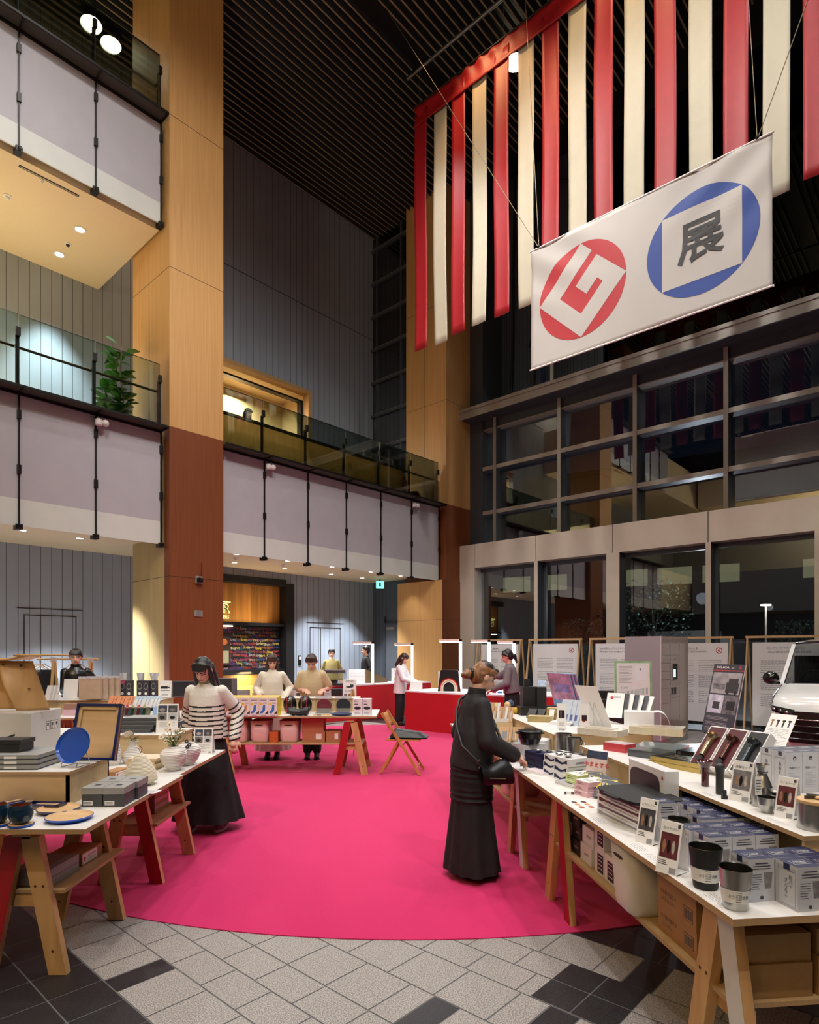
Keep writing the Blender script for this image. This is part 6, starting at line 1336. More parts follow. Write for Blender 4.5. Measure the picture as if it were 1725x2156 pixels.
for k in range(3): bx('black_case', 'long black case, %s of the pile behind the two riser signs' % ('lowest', 'middle', 'highest')[k], 'box', at(650, 1466, zr) + Vector((0, .14, .036 * k)), .52, .2, .035, 0, BLK, group='long black cases')
bx('film_packet', 'crumpled silver packet left of the star pillow sign', 'packet', at(602, 1468, zr) + Vector((-.09, .03, 0)), .12, .06, .09, 0, FILM)
t = thing('tripod_easel', 'small wooden easel standing behind the far centre table corner', 'easel', (-.86, 9.35, 0)); EAS = wood('easel_wood', (190, 150, 96), (210, 172, 118), 2, 20)
for (a, b) in ((-.14, -.05), (.14, -.05), (0, .2)): m = MB(); m.bar((a, b, 0), (a * .1, .02, 1.05), .018, .018, EAS); m.build('leg', t)
# pink-lit bins and boxes on the shelf of the far centre table
for k, px in enumerate((506, 551, 612)): bin_('pink-lit storage bin full of orange boxes, %s from the left under the centre table' % NTH[k], Vector(((px - 862) / F * 8.28, 8.30, .4185)), .26, .34, .29, 0, BIN_LIT, 'pink-lit storage bins')
ORG = mat('orange_pack', (196, 96, 40), .6, var=.2, scale=30)
for k, (x, n) in enumerate(((-2.30, 0), (-1.98, 1), (-1.60, 2))):
    for j in range(2): bx('orange_pack', 'orange packet sticking out of the %s pink-lit bin, %s one' % (NTH[k], ('left', 'right')[j]), 'box', Vector((x - .08 + .09 * j, 8.27, .55)), .085, .15, .175, 0, ORG)
for k in range(4): bx('orange_box', 'small orange box, %s of the pile between the second and third bins' % ('lowest', 'second lowest', 'second highest', 'highest')[k], 'box', Vector((-1.855, 8.14, .4185 + .036 * k)), .115, .15, .035, 0, ORG, group='small orange boxes')
RCART = mat('red_lit_carton', (176, 116, 80), .7, var=.06)
for k, (x, z, w, h) in enumerate(((-1.42, 0, .30, .145), (-1.43, .146, .29, .175), (-1.105, 0, .19, .15))): bx('open_carton', 'brown carton under the centre table, %s' % ('lower one by the bins', 'upper open one', 'one beside the red leg')[k], 'box', Vector((x, 8.16, .4185 + z)), w, .25, h, 0, RCART, lambda t, x0, y0, w, d, h: (t.box(x0 + .01, x0 + w - .01, y0 + .01, y0 + d - .01, h - .001, h + .0005, BLK)) if k == 1 else t.box(x0 + w * .6, x0 + w * .85, y0 - .001, y0, h * .3, h * .8, PAPER))
# folding chair with a black bag
t = thing('folding_chair', 'wooden folding chair with slanted legs standing alone on the pink carpet', 'chair', (-.10, 8.27, .018), R(-8)); CHW = wood('chair_beech', (176, 112, 56), (200, 140, 80), 2, 16)
for s in (-1, 1):
    y = s * .2; m = MB(); m.bar((.27, y, 0), (-.24, y, .80), .035, .024, CHW, (0, 1, 0)); m.build('back_leg', t); m = MB(); m.bar((-.26, y * .86, 0), (.0, y * .86, .46), .032, .022, CHW, (0, 1, 0)); m.build('front_leg', t)
m = MB(); m.box(-.18, .26, -.17, .17, .43, .448, CHW); m.build('seat', t); m = MB(); m.grid(lambda a, b: (-.14 - .09 * b - .02 * sin(a * pi), -.2 + .4 * a, .60 + .18 * b), 10, 4, CHW); m.build('backrest', t, solid=.014)
m = MB(); m.tube([(.02, -.2, .36), (.02, .2, .36)], .01, STEELD, 8); m.tube([(.22, -.2, .08), (.22, .2, .08)], .012, CHW, 8); m.build('stretcher', t)
m = MB(); m.grid(lambda a, b: (-.15 + .50 * a, -.15 + .30 * b, .02 + (.12 - .07 * a) * sin(b * pi) ** .5 * (sin(min(1, a * 6) * pi / 2)) * min(1, (1 - a) * 5)), 16, 10, BAGB); m.grid(lambda a, b: (-.15 + .50 * a, -.15 + .30 * (1 - b), .004), 16, 10, BAGB); m.ball((.22, -.02, .06), (.025, .015, .012), WHITE, 8, 5); m.ball((-.06, -.05, .10), (.03, .02, .01), WHITE, 8, 5)
solo('seat_cushion', m, 'black flat bag lying on the seat of the folding chair', 'bag', (-.10, 8.27, .470), R(-8))

# ------------------------------------------------------------------ far left table
zl = .98
TAN = mat('tan_cloth', (196, 172, 148), .7, var=.08, scale=12, bump=.5)
for k in range(4): bx('bagged_cloth', 'folded tan cloth in clear film, %s of the upright row' % ('front', 'second', 'third', 'rear')[k], 'cloth', at(160, 1473, zl) + Vector((.02 + .085 * k, .03 + .06 * k, 0)), .30 - .03 * k, .045, .30, R(-4), TAN, lambda t, x0, y0, w, d, h: t.box(x0 - .003, x0 + w + .003, y0 - .004, y0 - .001, h - .02, h + .012, FILM), group='folded tan cloths in film')
SHO = mat('dark_goods', (60, 58, 64), .5, var=.4, scale=24); PINKF = mat('pink_flash', (206, 70, 110), .5)
for k, (px, c_) in enumerate(((236, 1), (252, 1), (268, 0), (289, 0), (304, 0), (318, 0))):
    t = thing('hanging_pack', 'clear topped pack of dark goods, %s from the left on the far left riser' % NTH[k], 'pack', at(px, 1470, zl) + Vector((0, .08 + .03 * (k % 2), 0)), 0, 'clear topped packs of dark goods'); m = MB(); m.box(-.043, .043, -.03, .03, 0, .24, SHO); m.box(-.04, .04, -.031, -.03, .2, .235, PINKF) if c_ else None; m.add([(.0 + .03 * cos(a * pi / 8), -.0315, .16 + .045 * sin(a * pi / 8)) for a in range(16)], [tuple(range(16))], INKL); m.add([(.0 + .024 * cos(a * pi / 8), -.032, .16 + .036 * sin(a * pi / 8)) for a in range(16)], [tuple(range(16))], SHO); m.add([(.02 * cos(a * pi / 8), -.0315, .06 + .02 * sin(a * pi / 8)) for a in range(16)], [tuple(range(16))], PAPER); m.build('goods', t)
    m = MB(); m.grid(lambda a, b: ((a - .5) * (.086 + .03 * b), .02 * sin(a * 9 + k) * b, .235 + .11 * b), 10, 5, FILM if k % 2 else CLEAR); m.build('film', t)
card('white card with black tool pictures at the right end of the far left riser', at(347, 1469, zl), .175, .235, R(2), lambda m, f, x, y, w, h: [pic(m, f, x, y, -.34, .2, .54, .68, RUB), pic(m, f, x, y, .22, .36, .58, .64, RUB), pic(m, f, x, y, -.36, .36, .40, .45, INKL), m.lines(INK, f(-.25, .22), x, y, w * .5, 2, h * .08, h * .03)], 6)
t = card('blank white flared board with a clear holder behind it', at(147, 1471, zl), .20, .27, R(-2), None, 8, 'stand')
for k in range(5): card('white wrapped leaflet, %s from the left in the fan at the riser end' % NTH[k], at(98 + 3.5 * k, 1474, zl), .09, .20, R(-20), None, 16, 'none', FILM if k % 2 else PAPER, 'leaflet', 'leaflet', .004, 'white wrapped leaflets')
bx('small_white_box', 'small plain white box beside the blank flared board', 'box', at(112, 1471, zl), .075, .06, .05, 0, PAPER)
for k in range(5): bx('pink_brown_box', 'pinkish brown box, %s along the row below the riser' % ('leftmost', 'second', 'third', 'fourth', 'rightmost')[k], 'box', Vector(((134 + 11.2 * k - 862) / F * 8.14, 8.14, ZT + .077 * (1 if 1 else 0))), .069, .10, .075, R(2), mat('rose_brown', (166, 124, 110), .6), group='pinkish brown boxes')
[bx('pink_brown_box', 'pinkish brown box, %s in the lower row under the same boxes' % ('left', 'middle', 'right')[k], 'box', Vector(((134 + 11.2 * k - 862) / F * 8.14, 8.14, ZT)), .069, .10, .075, R(2), mat('rose_brown', (166, 124, 110), .6), group='pinkish brown boxes') for k in range(5)] if 0 else None
bx('plinth_box', 'pale pink flat box carrying the row of pinkish brown boxes', 'box', Vector((-4.58, 8.12, ZT)), .40, .13, .076, 0, mat('pale_pink_box', (214, 176, 190), .6))
for k in range(2): bx('grey_blue_box', 'grey blue box, %s of the pair below the riser' % ('left', 'right')[k], 'box', Vector(((200 + 10.5 * k - 862) / F * 8.14, 8.14, ZT)), .062, .09, .07, R(2), mat('grey_blue_card', (106, 110, 126), .6))
g = random.Random(8); BLF = mat('sky_film', (150, 190, 226), .25, var=.15, scale=40, coat=.5); CPF = mat('copper_film', (196, 104, 76), .25, var=.35, scale=60, coat=.5)
m = MB(); m.box(0, .70, 0, .11, 0, .10, CARTON); solo('carton_tray', m, 'brown carton tray holding copper and blue packets', 'tray', Vector((-4.03, 8.13, ZT)), 0)
for k in range(18):
    c_, nm, i, n0 = (CPF, 'copper', k, 9) if k < 9 else (BLF, 'sky blue', k - 9, 9); m = MB(); m.box(-.028, .028, -.003, .003, 0, .16, c_); m.box(-.02, .02, -.0036, -.003, .02, .12, PAPER if k >= 9 else c_)
    o_ = solo('snack_packet', m, 'slanted %s foil packet, %s from the left in the carton tray' % (nm, NTH[i]), 'packet', Vector((-4.0 + .0355 * k + (.02 if k >= 9 else 0), 8.165 + .010 * (k % 3), ZT + .1005)), group='foil packets in the carton tray'); o_.rotation_euler = (R(-18), R(14), 0)
for k, (px, py) in enumerate(((226, 1490), (318, 1489), (338, 1488))): card('small white price card, %s of three on the far left table' % ('left', 'middle', 'right')[k], Vector(((px - 862) / F * 8.0, 8.0, ZT)), .10, .075, R(2), d_plain(2), 10, 'tent', group='small white price cards on the far left table')
for k in range(12): 
    m = MB(); m.box(-.035, .035, -.003, .003, 0, .15, ACR); m.box(-.028, .028, -.001, .001, .02, .11, (PINKF, BLF, GRN2, PAPER)[k % 4]); m.box(-.035, .035, -.004, .004, .125, .15, (PINKF, PAPER, LIME, PAPER)[k % 4])
    o_ = solo('pen_packet', m, 'clear stationery packet, %s from the left in the front row' % NTH[k], 'packet', Vector((-3.83 + .038 * k, 7.99, ZT)), group='clear stationery packets'); o_.rotation_euler = (R(-10), R(8), 0)
for k in range(4): bx('dark_pack', 'dark shiny flat packet, %s of the heap right of the stationery' % ('lowest', 'second lowest', 'second highest', 'highest')[k], 'packet', at(302 + 2 * k, 1509, ZT) + Vector((.01 * (k % 2), .05, .028 * k)), .19 - .03 * k, .12, .027, R(4 - 3 * k), mat('dark_shiny', (52, 54, 66), .2, var=.4, scale=40, coat=.5), group='dark shiny flat packets')
bx('photo_card_box', 'white leaflet holder with a dark photo at the left of the far left table', 'leaflet', Vector((-4.76, 8.1, ZT)), .15, .05, .10, R(2), PAPER, lambda t, x0, y0, w, d, h: t.box(x0 + .02, x0 + .11, y0 - .001, y0, h * .4, h * .9, PIC[0]))
def d_bag(t, x0, y0, w, d, h):
    y = y0 - .0008; t.box(x0, x0 + w, y, y0, h * .5, h, mat('photo_dark', (40, 40, 46), .5, var=.3, scale=8)); t.text('bag', h * .22, PAPER, (x0 + w * .74, y, h * .26), (1, 0, 0), (0, 0, 1))
    for (a, c1, c2) in ((.42, SKIN_P, YLW), (.56, mat('tee', (226, 222, 216), .6), PAPER)): t.ball((x0 + w * a, y, h * .86), (w * .03, .002, h * .06), PIC[5], 8, 6); t.box(x0 + w * (a - .05), x0 + w * (a + .05), y - .001, y, h * .64, h * .8, c2); t.box(x0 + w * (a - .04), x0 + w * (a + .04), y - .001, y, h * .5, h * .64, c1)
bx('picture_box', 'dark grey display box with a photo of two people, behind the striped visitor', 'box', Vector((-2.99, 8.70, ZT)), .48, .25, .46, R(-2), mat('dark_display', (84, 78, 84), .5), d_bag)
bx('picture_box', 'dark display board with a faint photo left of the box with two people', 'box', Vector((-3.33, 8.65, zl)), .36, .05, .23, R(-2), mat('dark_display', (84, 78, 84), .5), lambda t, x0, y0, w, d, h: t.box(x0 + .01, x0 + w - .01, y0 - .001, y0, h * .1, h * .95, mat('photo_dark', (40, 40, 46), .5, var=.3, scale=8)))
for k in range(4): 
    m = MB(); m.box(-.02, .02, -.004, .004, 0, .13, BLF); o_ = solo('blue_packet', m, 'clear blue packet, %s of those hanging left of the striped visitor' % NTH[k], 'packet', Vector((-3.30 + .04 * k, 7.95, ZT)), group='clear blue packets'); o_.rotation_euler = (R(-12), 0, 0)
# clothes rack
t = thing('clothes_rack', 'wooden clothes rack with hanging bar behind the person in black jacket', 'rack', (-5.35, 9.75, 0))
m = MB(); m.tube([(-.55, 0, 1.50), (.42, 0, 1.50)], .016, EAS, 10); m.build('bar', t)
for s in (-.28, .30):
    for e in (-.22, .22): m = MB(); m.bar((s, e, 0), (s, e * .06, 1.5), .04, .025, EAS, (1, 0, 0)); m.build('leg', t)
def garment(label, x, c_, w=.42, hh=.8):
    t2 = thing('hanging_garment', label, 'garment', (-5.35 + x, 9.75, 1.50), R(70)); m = MB(); m.grid(lambda a, b: ((a - .5) * w * (1 - .55 * max(0, b - .85) / .15) * (1 + .1 * (1 - b)), -.02 - .02 * sin(a * 9), -.95 + hh * b * .98), 12, 10, mat('garment_%s' % (c_,), c_, .8)); m.build('cloth', t2, solid=.03)
    m = MB(); m.tube([(-.16, 0, -.16), (0, 0, -.07), (.16, 0, -.16)], .007, EAS, 6); m.tube([(0, 0, -.07), (0, 0, -.018)], .003, STEEL, 5); m.build('hanger', t2)
garment('sage green garment hanging on the wooden rack', -.51, (104, 124, 96)); garment('black garment hanging beside the sage green one', -.44, (24, 26, 30)); garment('cream garment hanging behind the person in black jacket', .0, (176, 168, 130), .36, .5); garment('dark grey garment at the right end of the wooden rack', .13, (66, 62, 70), .36, .6); garment('black garment at the left end of the rack behind the plywood chair', -.56, (20, 20, 22))
for x in (-.28, .30): m = MB(); m.box(-.05, .05, -.022, -.018, -.05, .03, mat('rack_tag', (206, 190, 190), .5)); solo('rack_label', m, ('left' if x < 0 else 'right') + ' pale label hung on the clothes rack bar', 'label', (-5.35 + x, 9.75, 1.50))

# ------------------------------------------------------------------ red counters with light stands
CRED = mat('counter_red', (186, 22, 34), .5, var=.03, scale=3); CTOP = mat('counter_top', (232, 232, 234), .4, var=.01)
def counter(label, base, h, dep, shape='counter'):
    """red counter along a ground line of points, depth dep to the back"""
    t = thing('display_counter', label, 'counter', (base[0][0], base[0][1], .0064)); o = Vector((base[0][0], base[0][1], 0)); b = [Vector((p[0], p[1], 0)) - o for p in base]
    n = []
    for k in range(len(b)):
        d = (b[min(k + 1, len(b) - 1)] - b[max(k - 1, 0)]).normalized(); n.append(Vector((-d.y, d.x, 0)))
    back = [p + q * dep for p, q in zip(b, n)]; out = b + back[::-1]
    m = MB(); m.prism(out, (0, 0, h - .03), CRED); m.build('body', t)
    m = MB(); c_ = sum(out, Vector()) / len(out); m.prism([p + (p - c_).normalized() * .0 + Vector((0, 0, h - .03)) for p in out], (0, 0, .03), CTOP); m.build('top', t); return t
counter('long red display counter at the back, behind the woman in a white blouse', [(-2.2, 13.75), (-1.0, 14.6), (.55, 15.7)], .83, .75)
counter('red display counter in front with the rainbow object on it', [(-.09, 12.74), (.85, 11.98), (2.0, 11.35), (2.9, 11.2)], .80, 1.2)
LED = emis('led_tube', (250, 252, 255), 5.0); CASE = mat('lamp_case', (226, 196, 186), .4)
def lstand(label, px, py, z0, d, arm):
    x = (px - 862) / F * d; zt = H + (CY - py) / F * d; t = thing('light_stand', label, 'lamp', (x, d, z0)); h = zt - z0
    m = MB(); m.box(-.03, .03, .0, .045, 0, h, CASE); m.box(-arm, .03, .0, .045, h - .05, h, CASE); m.box(-.1, .06, -.06, .1, 0, .008, CASE); m.build('frame', t)
    m = MB(); m.box(-.028, .028, -.012, -.001, .03, h - .05, LED); m.box(-arm + .02, -.03, -.002, .047, h - .062, h - .05, LED); m.build('light_tube', t)
    l = lamp('light_stand_glow', 'AREA', (x - arm / 2, d - .05, zt - .1), 9, COOL, (x - arm / 2, d - .2, 0), .5)
for k, (px, py, z0, d, arm) in enumerate(((785, 1351, .83, 14.75, .48), (868, 1354, .83, 15.6, .46), (970, 1346, .80, 13.0, .46), (1030, 1347, .80, 12.75, .38), (1083, 1349, .80, 12.9, .36))): lstand('upright L-shaped white light stand on the red counters, %s from the left' % NTH[k], px, py, z0, d, arm)
# things on the counters
card('white tilted sign left of the first light stand on the back counter', (-1.24, 14.6, .83), .38, .36, R(8), d_plain(3), 14, 'tent', WBX); card('white sign with green circles on the back counter', (-.27, 15.36, .83), .34, .36, R(6), lambda m, f, x, y, w, h: [m.lines(INKL, f(-.35, .88), x, y, w * .5, 1, .02, .012), [m.add([f(-.2 + .3 * k, .6) + x.cross(y) * .001 + x * (.02 * cos(a * pi / 6)) + y * (.02 * sin(a * pi / 6)) for a in range(12)], [tuple(range(12))], GRN2) for k in range(2)], m.lines(LIME, f(-.35, .35), x, y, w * .6, 2, .04, .02)], 10, 'tent', WBX)
card('small white tilted card beside the woman in a white blouse', (-.16, 15.42, .83), .22, .24, R(-30), None, 18, 'tent', WBX)
t = thing('acrylic_case', 'clear acrylic case on the back counter behind the signs', 'case', (-2.05, 14.05, .83)); m = MB(); m.box(0, .62, 0, .3, 0, .04, BLK); m.build('base', t); m = MB(); m.box(0, .62, 0, .3, .04, .34, ACR); m.box(.05, .57, .05, .25, .28, .36, PIC[1]); m.build('cover', t)
t = thing('ramp_box', 'dark wedge shaped stand on the back counter', 'stand', (-.80, 15.08, .83), R(36)); m = MB(); m.prism([(-.3, 0, 0), (.32, 0, 0), (.32, 0, .1), (-.3, 0, .34)], (0, .3, 0), mat('bronze_card', (110, 88, 60), .5)); m.build('wedge', t)
bx('white_panel_box', 'large white panel box standing at the end of the back counter', 'box', (.70, 14.9, 0), .55, .35, 1.12, R(-4), WBX, d_line)
card('tilted white card on the front counter left of the rainbow object', (.12, 12.78, .80), .26, .20, R(-20), None, 26, 'tent', WBX)
t = thing('rainbow_object', 'black backed arch of nested red and cream rainbow bands on the front counter', 'toy', (.80, 12.45, .80), R(-14)); bands = (('black', (18, 18, 20), .19, .30), ('red', (196, 30, 44), .168, .19), ('cream', (226, 206, 176), .148, .168), ('tan', (196, 160, 130), .134, .148), ('pale', (220, 214, 206), .115, .134))
for k, (nm, c_, r0, r1) in enumerate(bands):
    m = MB(); n = 20; yb = .10 if k == 0 else .02 - .004 * k; mm = mat('arch_' + nm, c_, .4)
    def pt(r, i, y): a = pi * i / n; return Vector((r * cos(a), y, r * sin(a) * 1.12 + .06))
    if k == 0:
        out = [Vector((.235, yb - .06, 0)), Vector((.17, yb, .43)), Vector((-.17, yb, .43)), Vector((-.235, yb - .06, 0))]; m.prism([Vector((-.235, .03, 0)), Vector((.235, .03, 0)), Vector((.18, .03, .42)), Vector((.15, .03, .44)), Vector((-.15, .03, .44)), Vector((-.18, .03, .42))], (0, .05, 0), mm)
    else:
        o1 = [pt(r1, i, yb) for i in range(n + 1)]; i1 = [pt(r0, i, yb) for i in range(n + 1)]; o1 = [Vector((r1, yb, 0))] + o1 + [Vector((-r1, yb, 0))]; i1 = [Vector((r0, yb, 0))] + i1 + [Vector((-r0, yb, 0))]
        for a in range(len(o1) - 1): m.hexa([i1[a], o1[a], o1[a] + Vector((0, .05, 0)), i1[a] + Vector((0, .05, 0)), i1[a + 1], o1[a + 1], o1[a + 1] + Vector((0, .05, 0)), i1[a + 1] + Vector((0, .05, 0))], mm)
    m.build(nm + '_band', t)
flat('red printed sheet lying on the front counter near the rainbow object', (.38, 12.65, .80), .3, .2, R(-30), False, 'sheet', mat('sheet_red', (214, 110, 110), .5))
card('white tilted board on the front counter beyond the woman in black', (1.55, 12.05, .80), .2, .3, R(-30), None, 10, 'tent', WBX)
for k in range(6): bx('colour_block', 'small coloured block on the front counter, %s from the left' % NTH[k], 'block', (1.62 + .12 * k, 11.95 - .03 * k, .80), .07, .06, .03 + .01 * (k % 3), R(20 * k), (PINKF, SBLU, YLW, GRN2, PAPER, SBLU)[k], group='small coloured blocks')
# hanging text boards on wooden A-frames
BRD = mat('board_white', (228, 226, 228), .5, var=.01); BTAN = wood('frame_wood', (190, 150, 104), (210, 174, 128), 2, 16)
EMR = mat('emblem_red', (196, 52, 58), .5)
def frame(label, va, vb, pa, pb, head, sub, logo, zt=1.905):
    uc = 13.75; o = B(uc, (va + vb) / 2); t = thing('board_frame', label, 'board', o, RB - pi / 2); Lh = (va - vb) / 2          # local x runs to the right seen from the hall
    m = MB(); m.bar((-Lh, 0, zt), (Lh, 0, zt), .03, .045, BTAN); m.build('rail', t)
    for s in (-1, 1):
        for e in (-1, 1): m = MB(); m.bar((s * (Lh - .05), e * .33, 0), (s * (Lh - .04), e * .02, zt), .045, .03, BTAN, (1, 0, 0)); m.build('leg', t)
    for s in (-.5, .5): m = MB(); m.tube([(s * Lh, 0, zt), (s * Lh, 0, zt - .13)], .004, METAL, 5); m.build('hanger', t)
    x0, x1 = (va + vb) / 2 - pa, (va + vb) / 2 - pb; z0, z1 = .14, zt - .11; w = x1 - x0
    m = MB(); m.box(x0, x1, -.012, .012, z0, z1, BRD, back=BRD); y = -.0135; X, Z = (1, 0, 0), (0, 0, 1)
    if head: m.text(head, .052, INK, (x0 + w * .40, y, z1 - .12), X, Z, fit=min(w * .62, .046 * len(head)))
    if sub: m.text(sub, .055, INK, (x0 + w * .44, y, z1 - .19), X, Z, fit=min(w * .74, .026 * len(sub)))
    for c in (.10, .54): 
        for b_ in range(3): m.lines(INKL, (x0 + w * c, y, z1 - .36 - .33 * b_), X, Z, w * .36, 7, .038, .011, .0006, b_ + int(c * 9), .12, .05)
    if logo:
        c = Vector((x1 - .17, y - .0008, z1 - .16)); m.add([c + Vector((.065 * cos(a * pi / 16), 0, .065 * sin(a * pi / 16))) for a in range(32)], [tuple(range(32))], EMR)
        m.add([c + Vector(((s + 4.5) * .088, -.001, (z - 7.31) * .088)) for s, z in GP][::-1], [tuple(range(12))], BRD)
    m.build('text_board', t); return t
frame('white text board on a wooden frame right behind the light stands', 9.93, 8.50, 9.80, 8.62, '審査講評', 'Screening Criteria', False)
frame('white text board with red round emblem on a wooden frame, second from the left', 8.32, 6.84, 8.18, 6.95, None, None, True)
frame('white text board with a long heading half hidden behind the locker', 6.66, 5.20, 6.50, 5.34, '2025年度ロングライフデザイン賞', 'Messages from Judging Committee', False)
frame('white text board with red round emblem right behind the locker', 5.02, 3.52, 4.86, 3.62, '審査の10ヵ条', 'LONG LIFE DESIGN AWARD', True)
frame('white text board with a Japanese heading beside the white car', 3.30, 1.60, 3.17, 1.72, 'ロングライフデザイン賞のこと', 'About LONG LIFE DESIGN AWARD', False)
# locker
LK = mat('locker_side', (146, 142, 146), .35, var=.02); LKF = mat('locker_front', (176, 164, 154), .15, var=.02, coat=.4); lk = Vector((4.25, 10.40, .0064)); 
t = thing('parcel_locker', 'tall grey parcel locker with a small touch screen', 'locker', lk, RB); W_, D_, HH = 1.38, .62, 1.875
m = MB(); m.box(0, W_, 0, D_, .0, HH, LK, front=LKF); m.box(-.002, .03, -.004, 0, .1, HH, PAPER); m.box(0, W_, -.002, D_, 0, .1, mat('locker_plinth', (160, 152, 146), .5)); cab = m.build('cabinet', t)
for c, (x0, x1, zs_) in enumerate(((.04, .44, (.1, .72, .98, 1.13, 1.27, 1.41, 1.55, HH)), (.44, .90, (.1, .80, .96, 1.10, 1.55, HH)), (.90, 1.36, (.1, HH)))):
    for z0, z1 in zip(zs_[:-1], zs_[1:]): m = MB(); m.box(x0 + .004, x1 - .004, -.012, -.001, z0 + .004, z1 - .004, LKF); dr = m.build('door', t); m = MB(); m.box(x1 - .03, x1 - .02, -.016, -.011, (z0 + z1) / 2 - .02, (z0 + z1) / 2 + .02, PIC[0]); m.build('keyhole', dr)
m = MB(); m.box(.55, .78, -.018, -.011, 1.12, 1.40, BLK); m.box(.57, .68, -.02, -.018, 1.16, 1.30, emis('screen_glow', (190, 226, 240), 1.6)); m.build('touch_screen', t); m = MB(); m.box(.48, .58, -.016, -.011, .86, .98, PIC[0]); m.box(.62, .72, -.016, -.011, .86, .98, PIC[0]); m.build('card_slot', t)
m = MB(); m.text('PTS', .04, INK, (.66, -.0125, 1.47), (1, 0, 0), (0, 0, 1)); m.build('lettering', t)
for k in range(3): flat('dark pad on the floor by the locker front, %s' % ('left', 'middle', 'right')[k], B(0, 0) + Vector((4.75 + .25 * k, 10.5 + .22 * k, .003)), .2, .12, RB, False, 'floor_pad', RUB)
# poster and leaning sign
def d_post(m, f, x, y, w, h):
    pic(m, f, x, y, -.5, .5, 0, 1, mat('poster_rim', (140, 176, 130), .5, var=.35, scale=4)); pic(m, f, x, y, -.44, .44, .03, .96, mat('poster_paper', (226, 222, 220), .5, var=.02), .0012); l = .0018
    m.lines(INKL, f(-.38, .9) + x.cross(y) * .001, x, y, w * .36, 12, h * .028, h * .007, .001, 3); m.text('57,555', h * .05, mat('teal_ink', (60, 140, 130), .5), f(-.24, .49), x, y, l); pic(m, f, x, y, .06, .36, .62, .9, BRD, l); pic(m, f, x, y, .17, .2, .82, .86, RUB, .0022)
    for k in range(22): pic(m, f, x, y, -.38 + .036 * k, -.37 + .036 * k, .36, .40 + .0045 * k, mat('teal_ink', (60, 140, 130), .5), l)
    for k in range(6): pic(m, f, x, y, -.38 + .13 * k, -.29 + .13 * k, .25, .32, PIC[2 + k % 4], l)
    for k in range(4): pic(m, f, x, y, -.38 + .2 * k, -.22 + .2 * k, .10, .19, PIC[k], l)
t = card('poster board with green and blue rim in front of the locker', (2.50, 6.85, .94), .425, .585, R(2), d_post, 2, 'none', BRD, 'poster', 'poster', .01)
s_ = thing('poster_stand', 'thin grey pole stand behind the green rimmed poster', 'stand', (2.50, 6.92, .0064)); m = MB(); m.tube([(0, .012, .01), (0, .012, 1.45)], .014, STEEL, 10); m.lathe([(0, 0), (.16, 0), (.16, .012), (0, .014)], STEEL, 24); m.build('pole', s_); m = MB(); m.box(-.15, .15, -.045, .012, .915, .933, STEEL); m.build('tray', s_)
def d_del(m, f, x, y, w, h):
    l = .001; pic(m, f, x, y, -.5, .5, 0, 1, mat('sign_dark', (52, 54, 60), .5)); pic(m, f, x, y, -.5, .5, .42, .56, mat('sign_mid', (90, 92, 96), .5), .0012); pic(m, f, x, y, -.46, .46, .58, .88, mat('photo_grey', (150, 150, 150), .5, var=.3, scale=9), .0014); pic(m, f, x, y, .02, .42, .60, .74, mat('photo_car', (46, 46, 48), .5), .0018); pic(m, f, x, y, .08, .38, .74, .80, mat('photo_car', (46, 46, 48), .5), .0018); pic(m, f, x, y, -.40, .0, .64, .72, mat('photo_cars', (110, 110, 112), .5, var=.5, scale=20), .0018)
    for s in (.1, .34): c = f(s, .60); m.add([c + x.cross(y) * .0022 + x * (.03 * cos(a * pi / 6)) + y * (.03 * sin(a * pi / 6)) for a in range(12)], [tuple(range(12))], RUB)
    pic(m, f, x, y, -.46, .02, .30, .56, mat('photo_snow', (186, 190, 204), .5, var=.3, scale=8), .0014); pic(m, f, x, y, .04, .46, .30, .56, mat('photo_inside', (96, 96, 98), .5, var=.6, scale=14), .0014); pic(m, f, x, y, -.3, -.08, .36, .46, mat('photo_car', (46, 46, 48), .5), .002); pic(m, f, x, y, .14, .40, .36, .48, RUB, .002)
    m.text('DELICA', h * .04, PAPER, f(-.2, .955), x, y, .002, bold=True, fit=w * .42); m.text('mini', h * .03, PAPER, f(.13, .95), x, y, .002); pic(m, f, x, y, -.5, .5, .905, .915, EMR, .002); 
    for a in (90, 210, 330): c = f(.36, .955); d = x * cos(R(a)) + y * sin(R(a)); s = (y * cos(R(a)) - x * sin(R(a))) * .012; m.add([c + x.cross(y) * .002 + q for q in (Vector((0, 0, 0)), d * .02 - s, d * .04, d * .02 + s)], [(0, 1, 2, 3)], EMR)
    for b_ in range(3): m.lines(INKL, f(-.42, .25 - .08 * b_), x, y, w * .7, 3, h * .018, h * .006, .0014, b_)
t = card('tall dark leaning sign with car photos in front of the white car', (4.52, 9.06, .40), .62, 1.06, face(-.97, -.24), d_del, 13, 'none', PAPER, 'car_sign', 'sign', .012)
s_ = thing('sign_stand', 'low black stand carrying the leaning car sign', 'stand', (4.58, 9.10, .0064), face(-.97, -.24)); m = MB(); m.box(-.22, .22, -.05, .3, 0, .02, BLK); m.box(-.02, .02, .02, .06, 0, .40, BLK); m.box(-.25, .25, -.05, .1, .375, .398, BLK); m.bar((0, .25, .01), (0, .23, .9), .03, .02, BLK, (1, 0, 0)); m.build('frame', s_)
bx('piano', 'black upright piano shape partly hidden behind the green rimmed poster', 'piano', (2.86, 9.6, .0064), .7, .45, .86, R(-6), BLK, lambda t, x0, y0, w, d, h: (t.box(x0 + .1, x0 + w, y0 + .3, y0 + d, h, h + .12, BLK), t.box(x0 + w - .06, x0 + w, y0 - .12, y0, .5, h, BLK)))
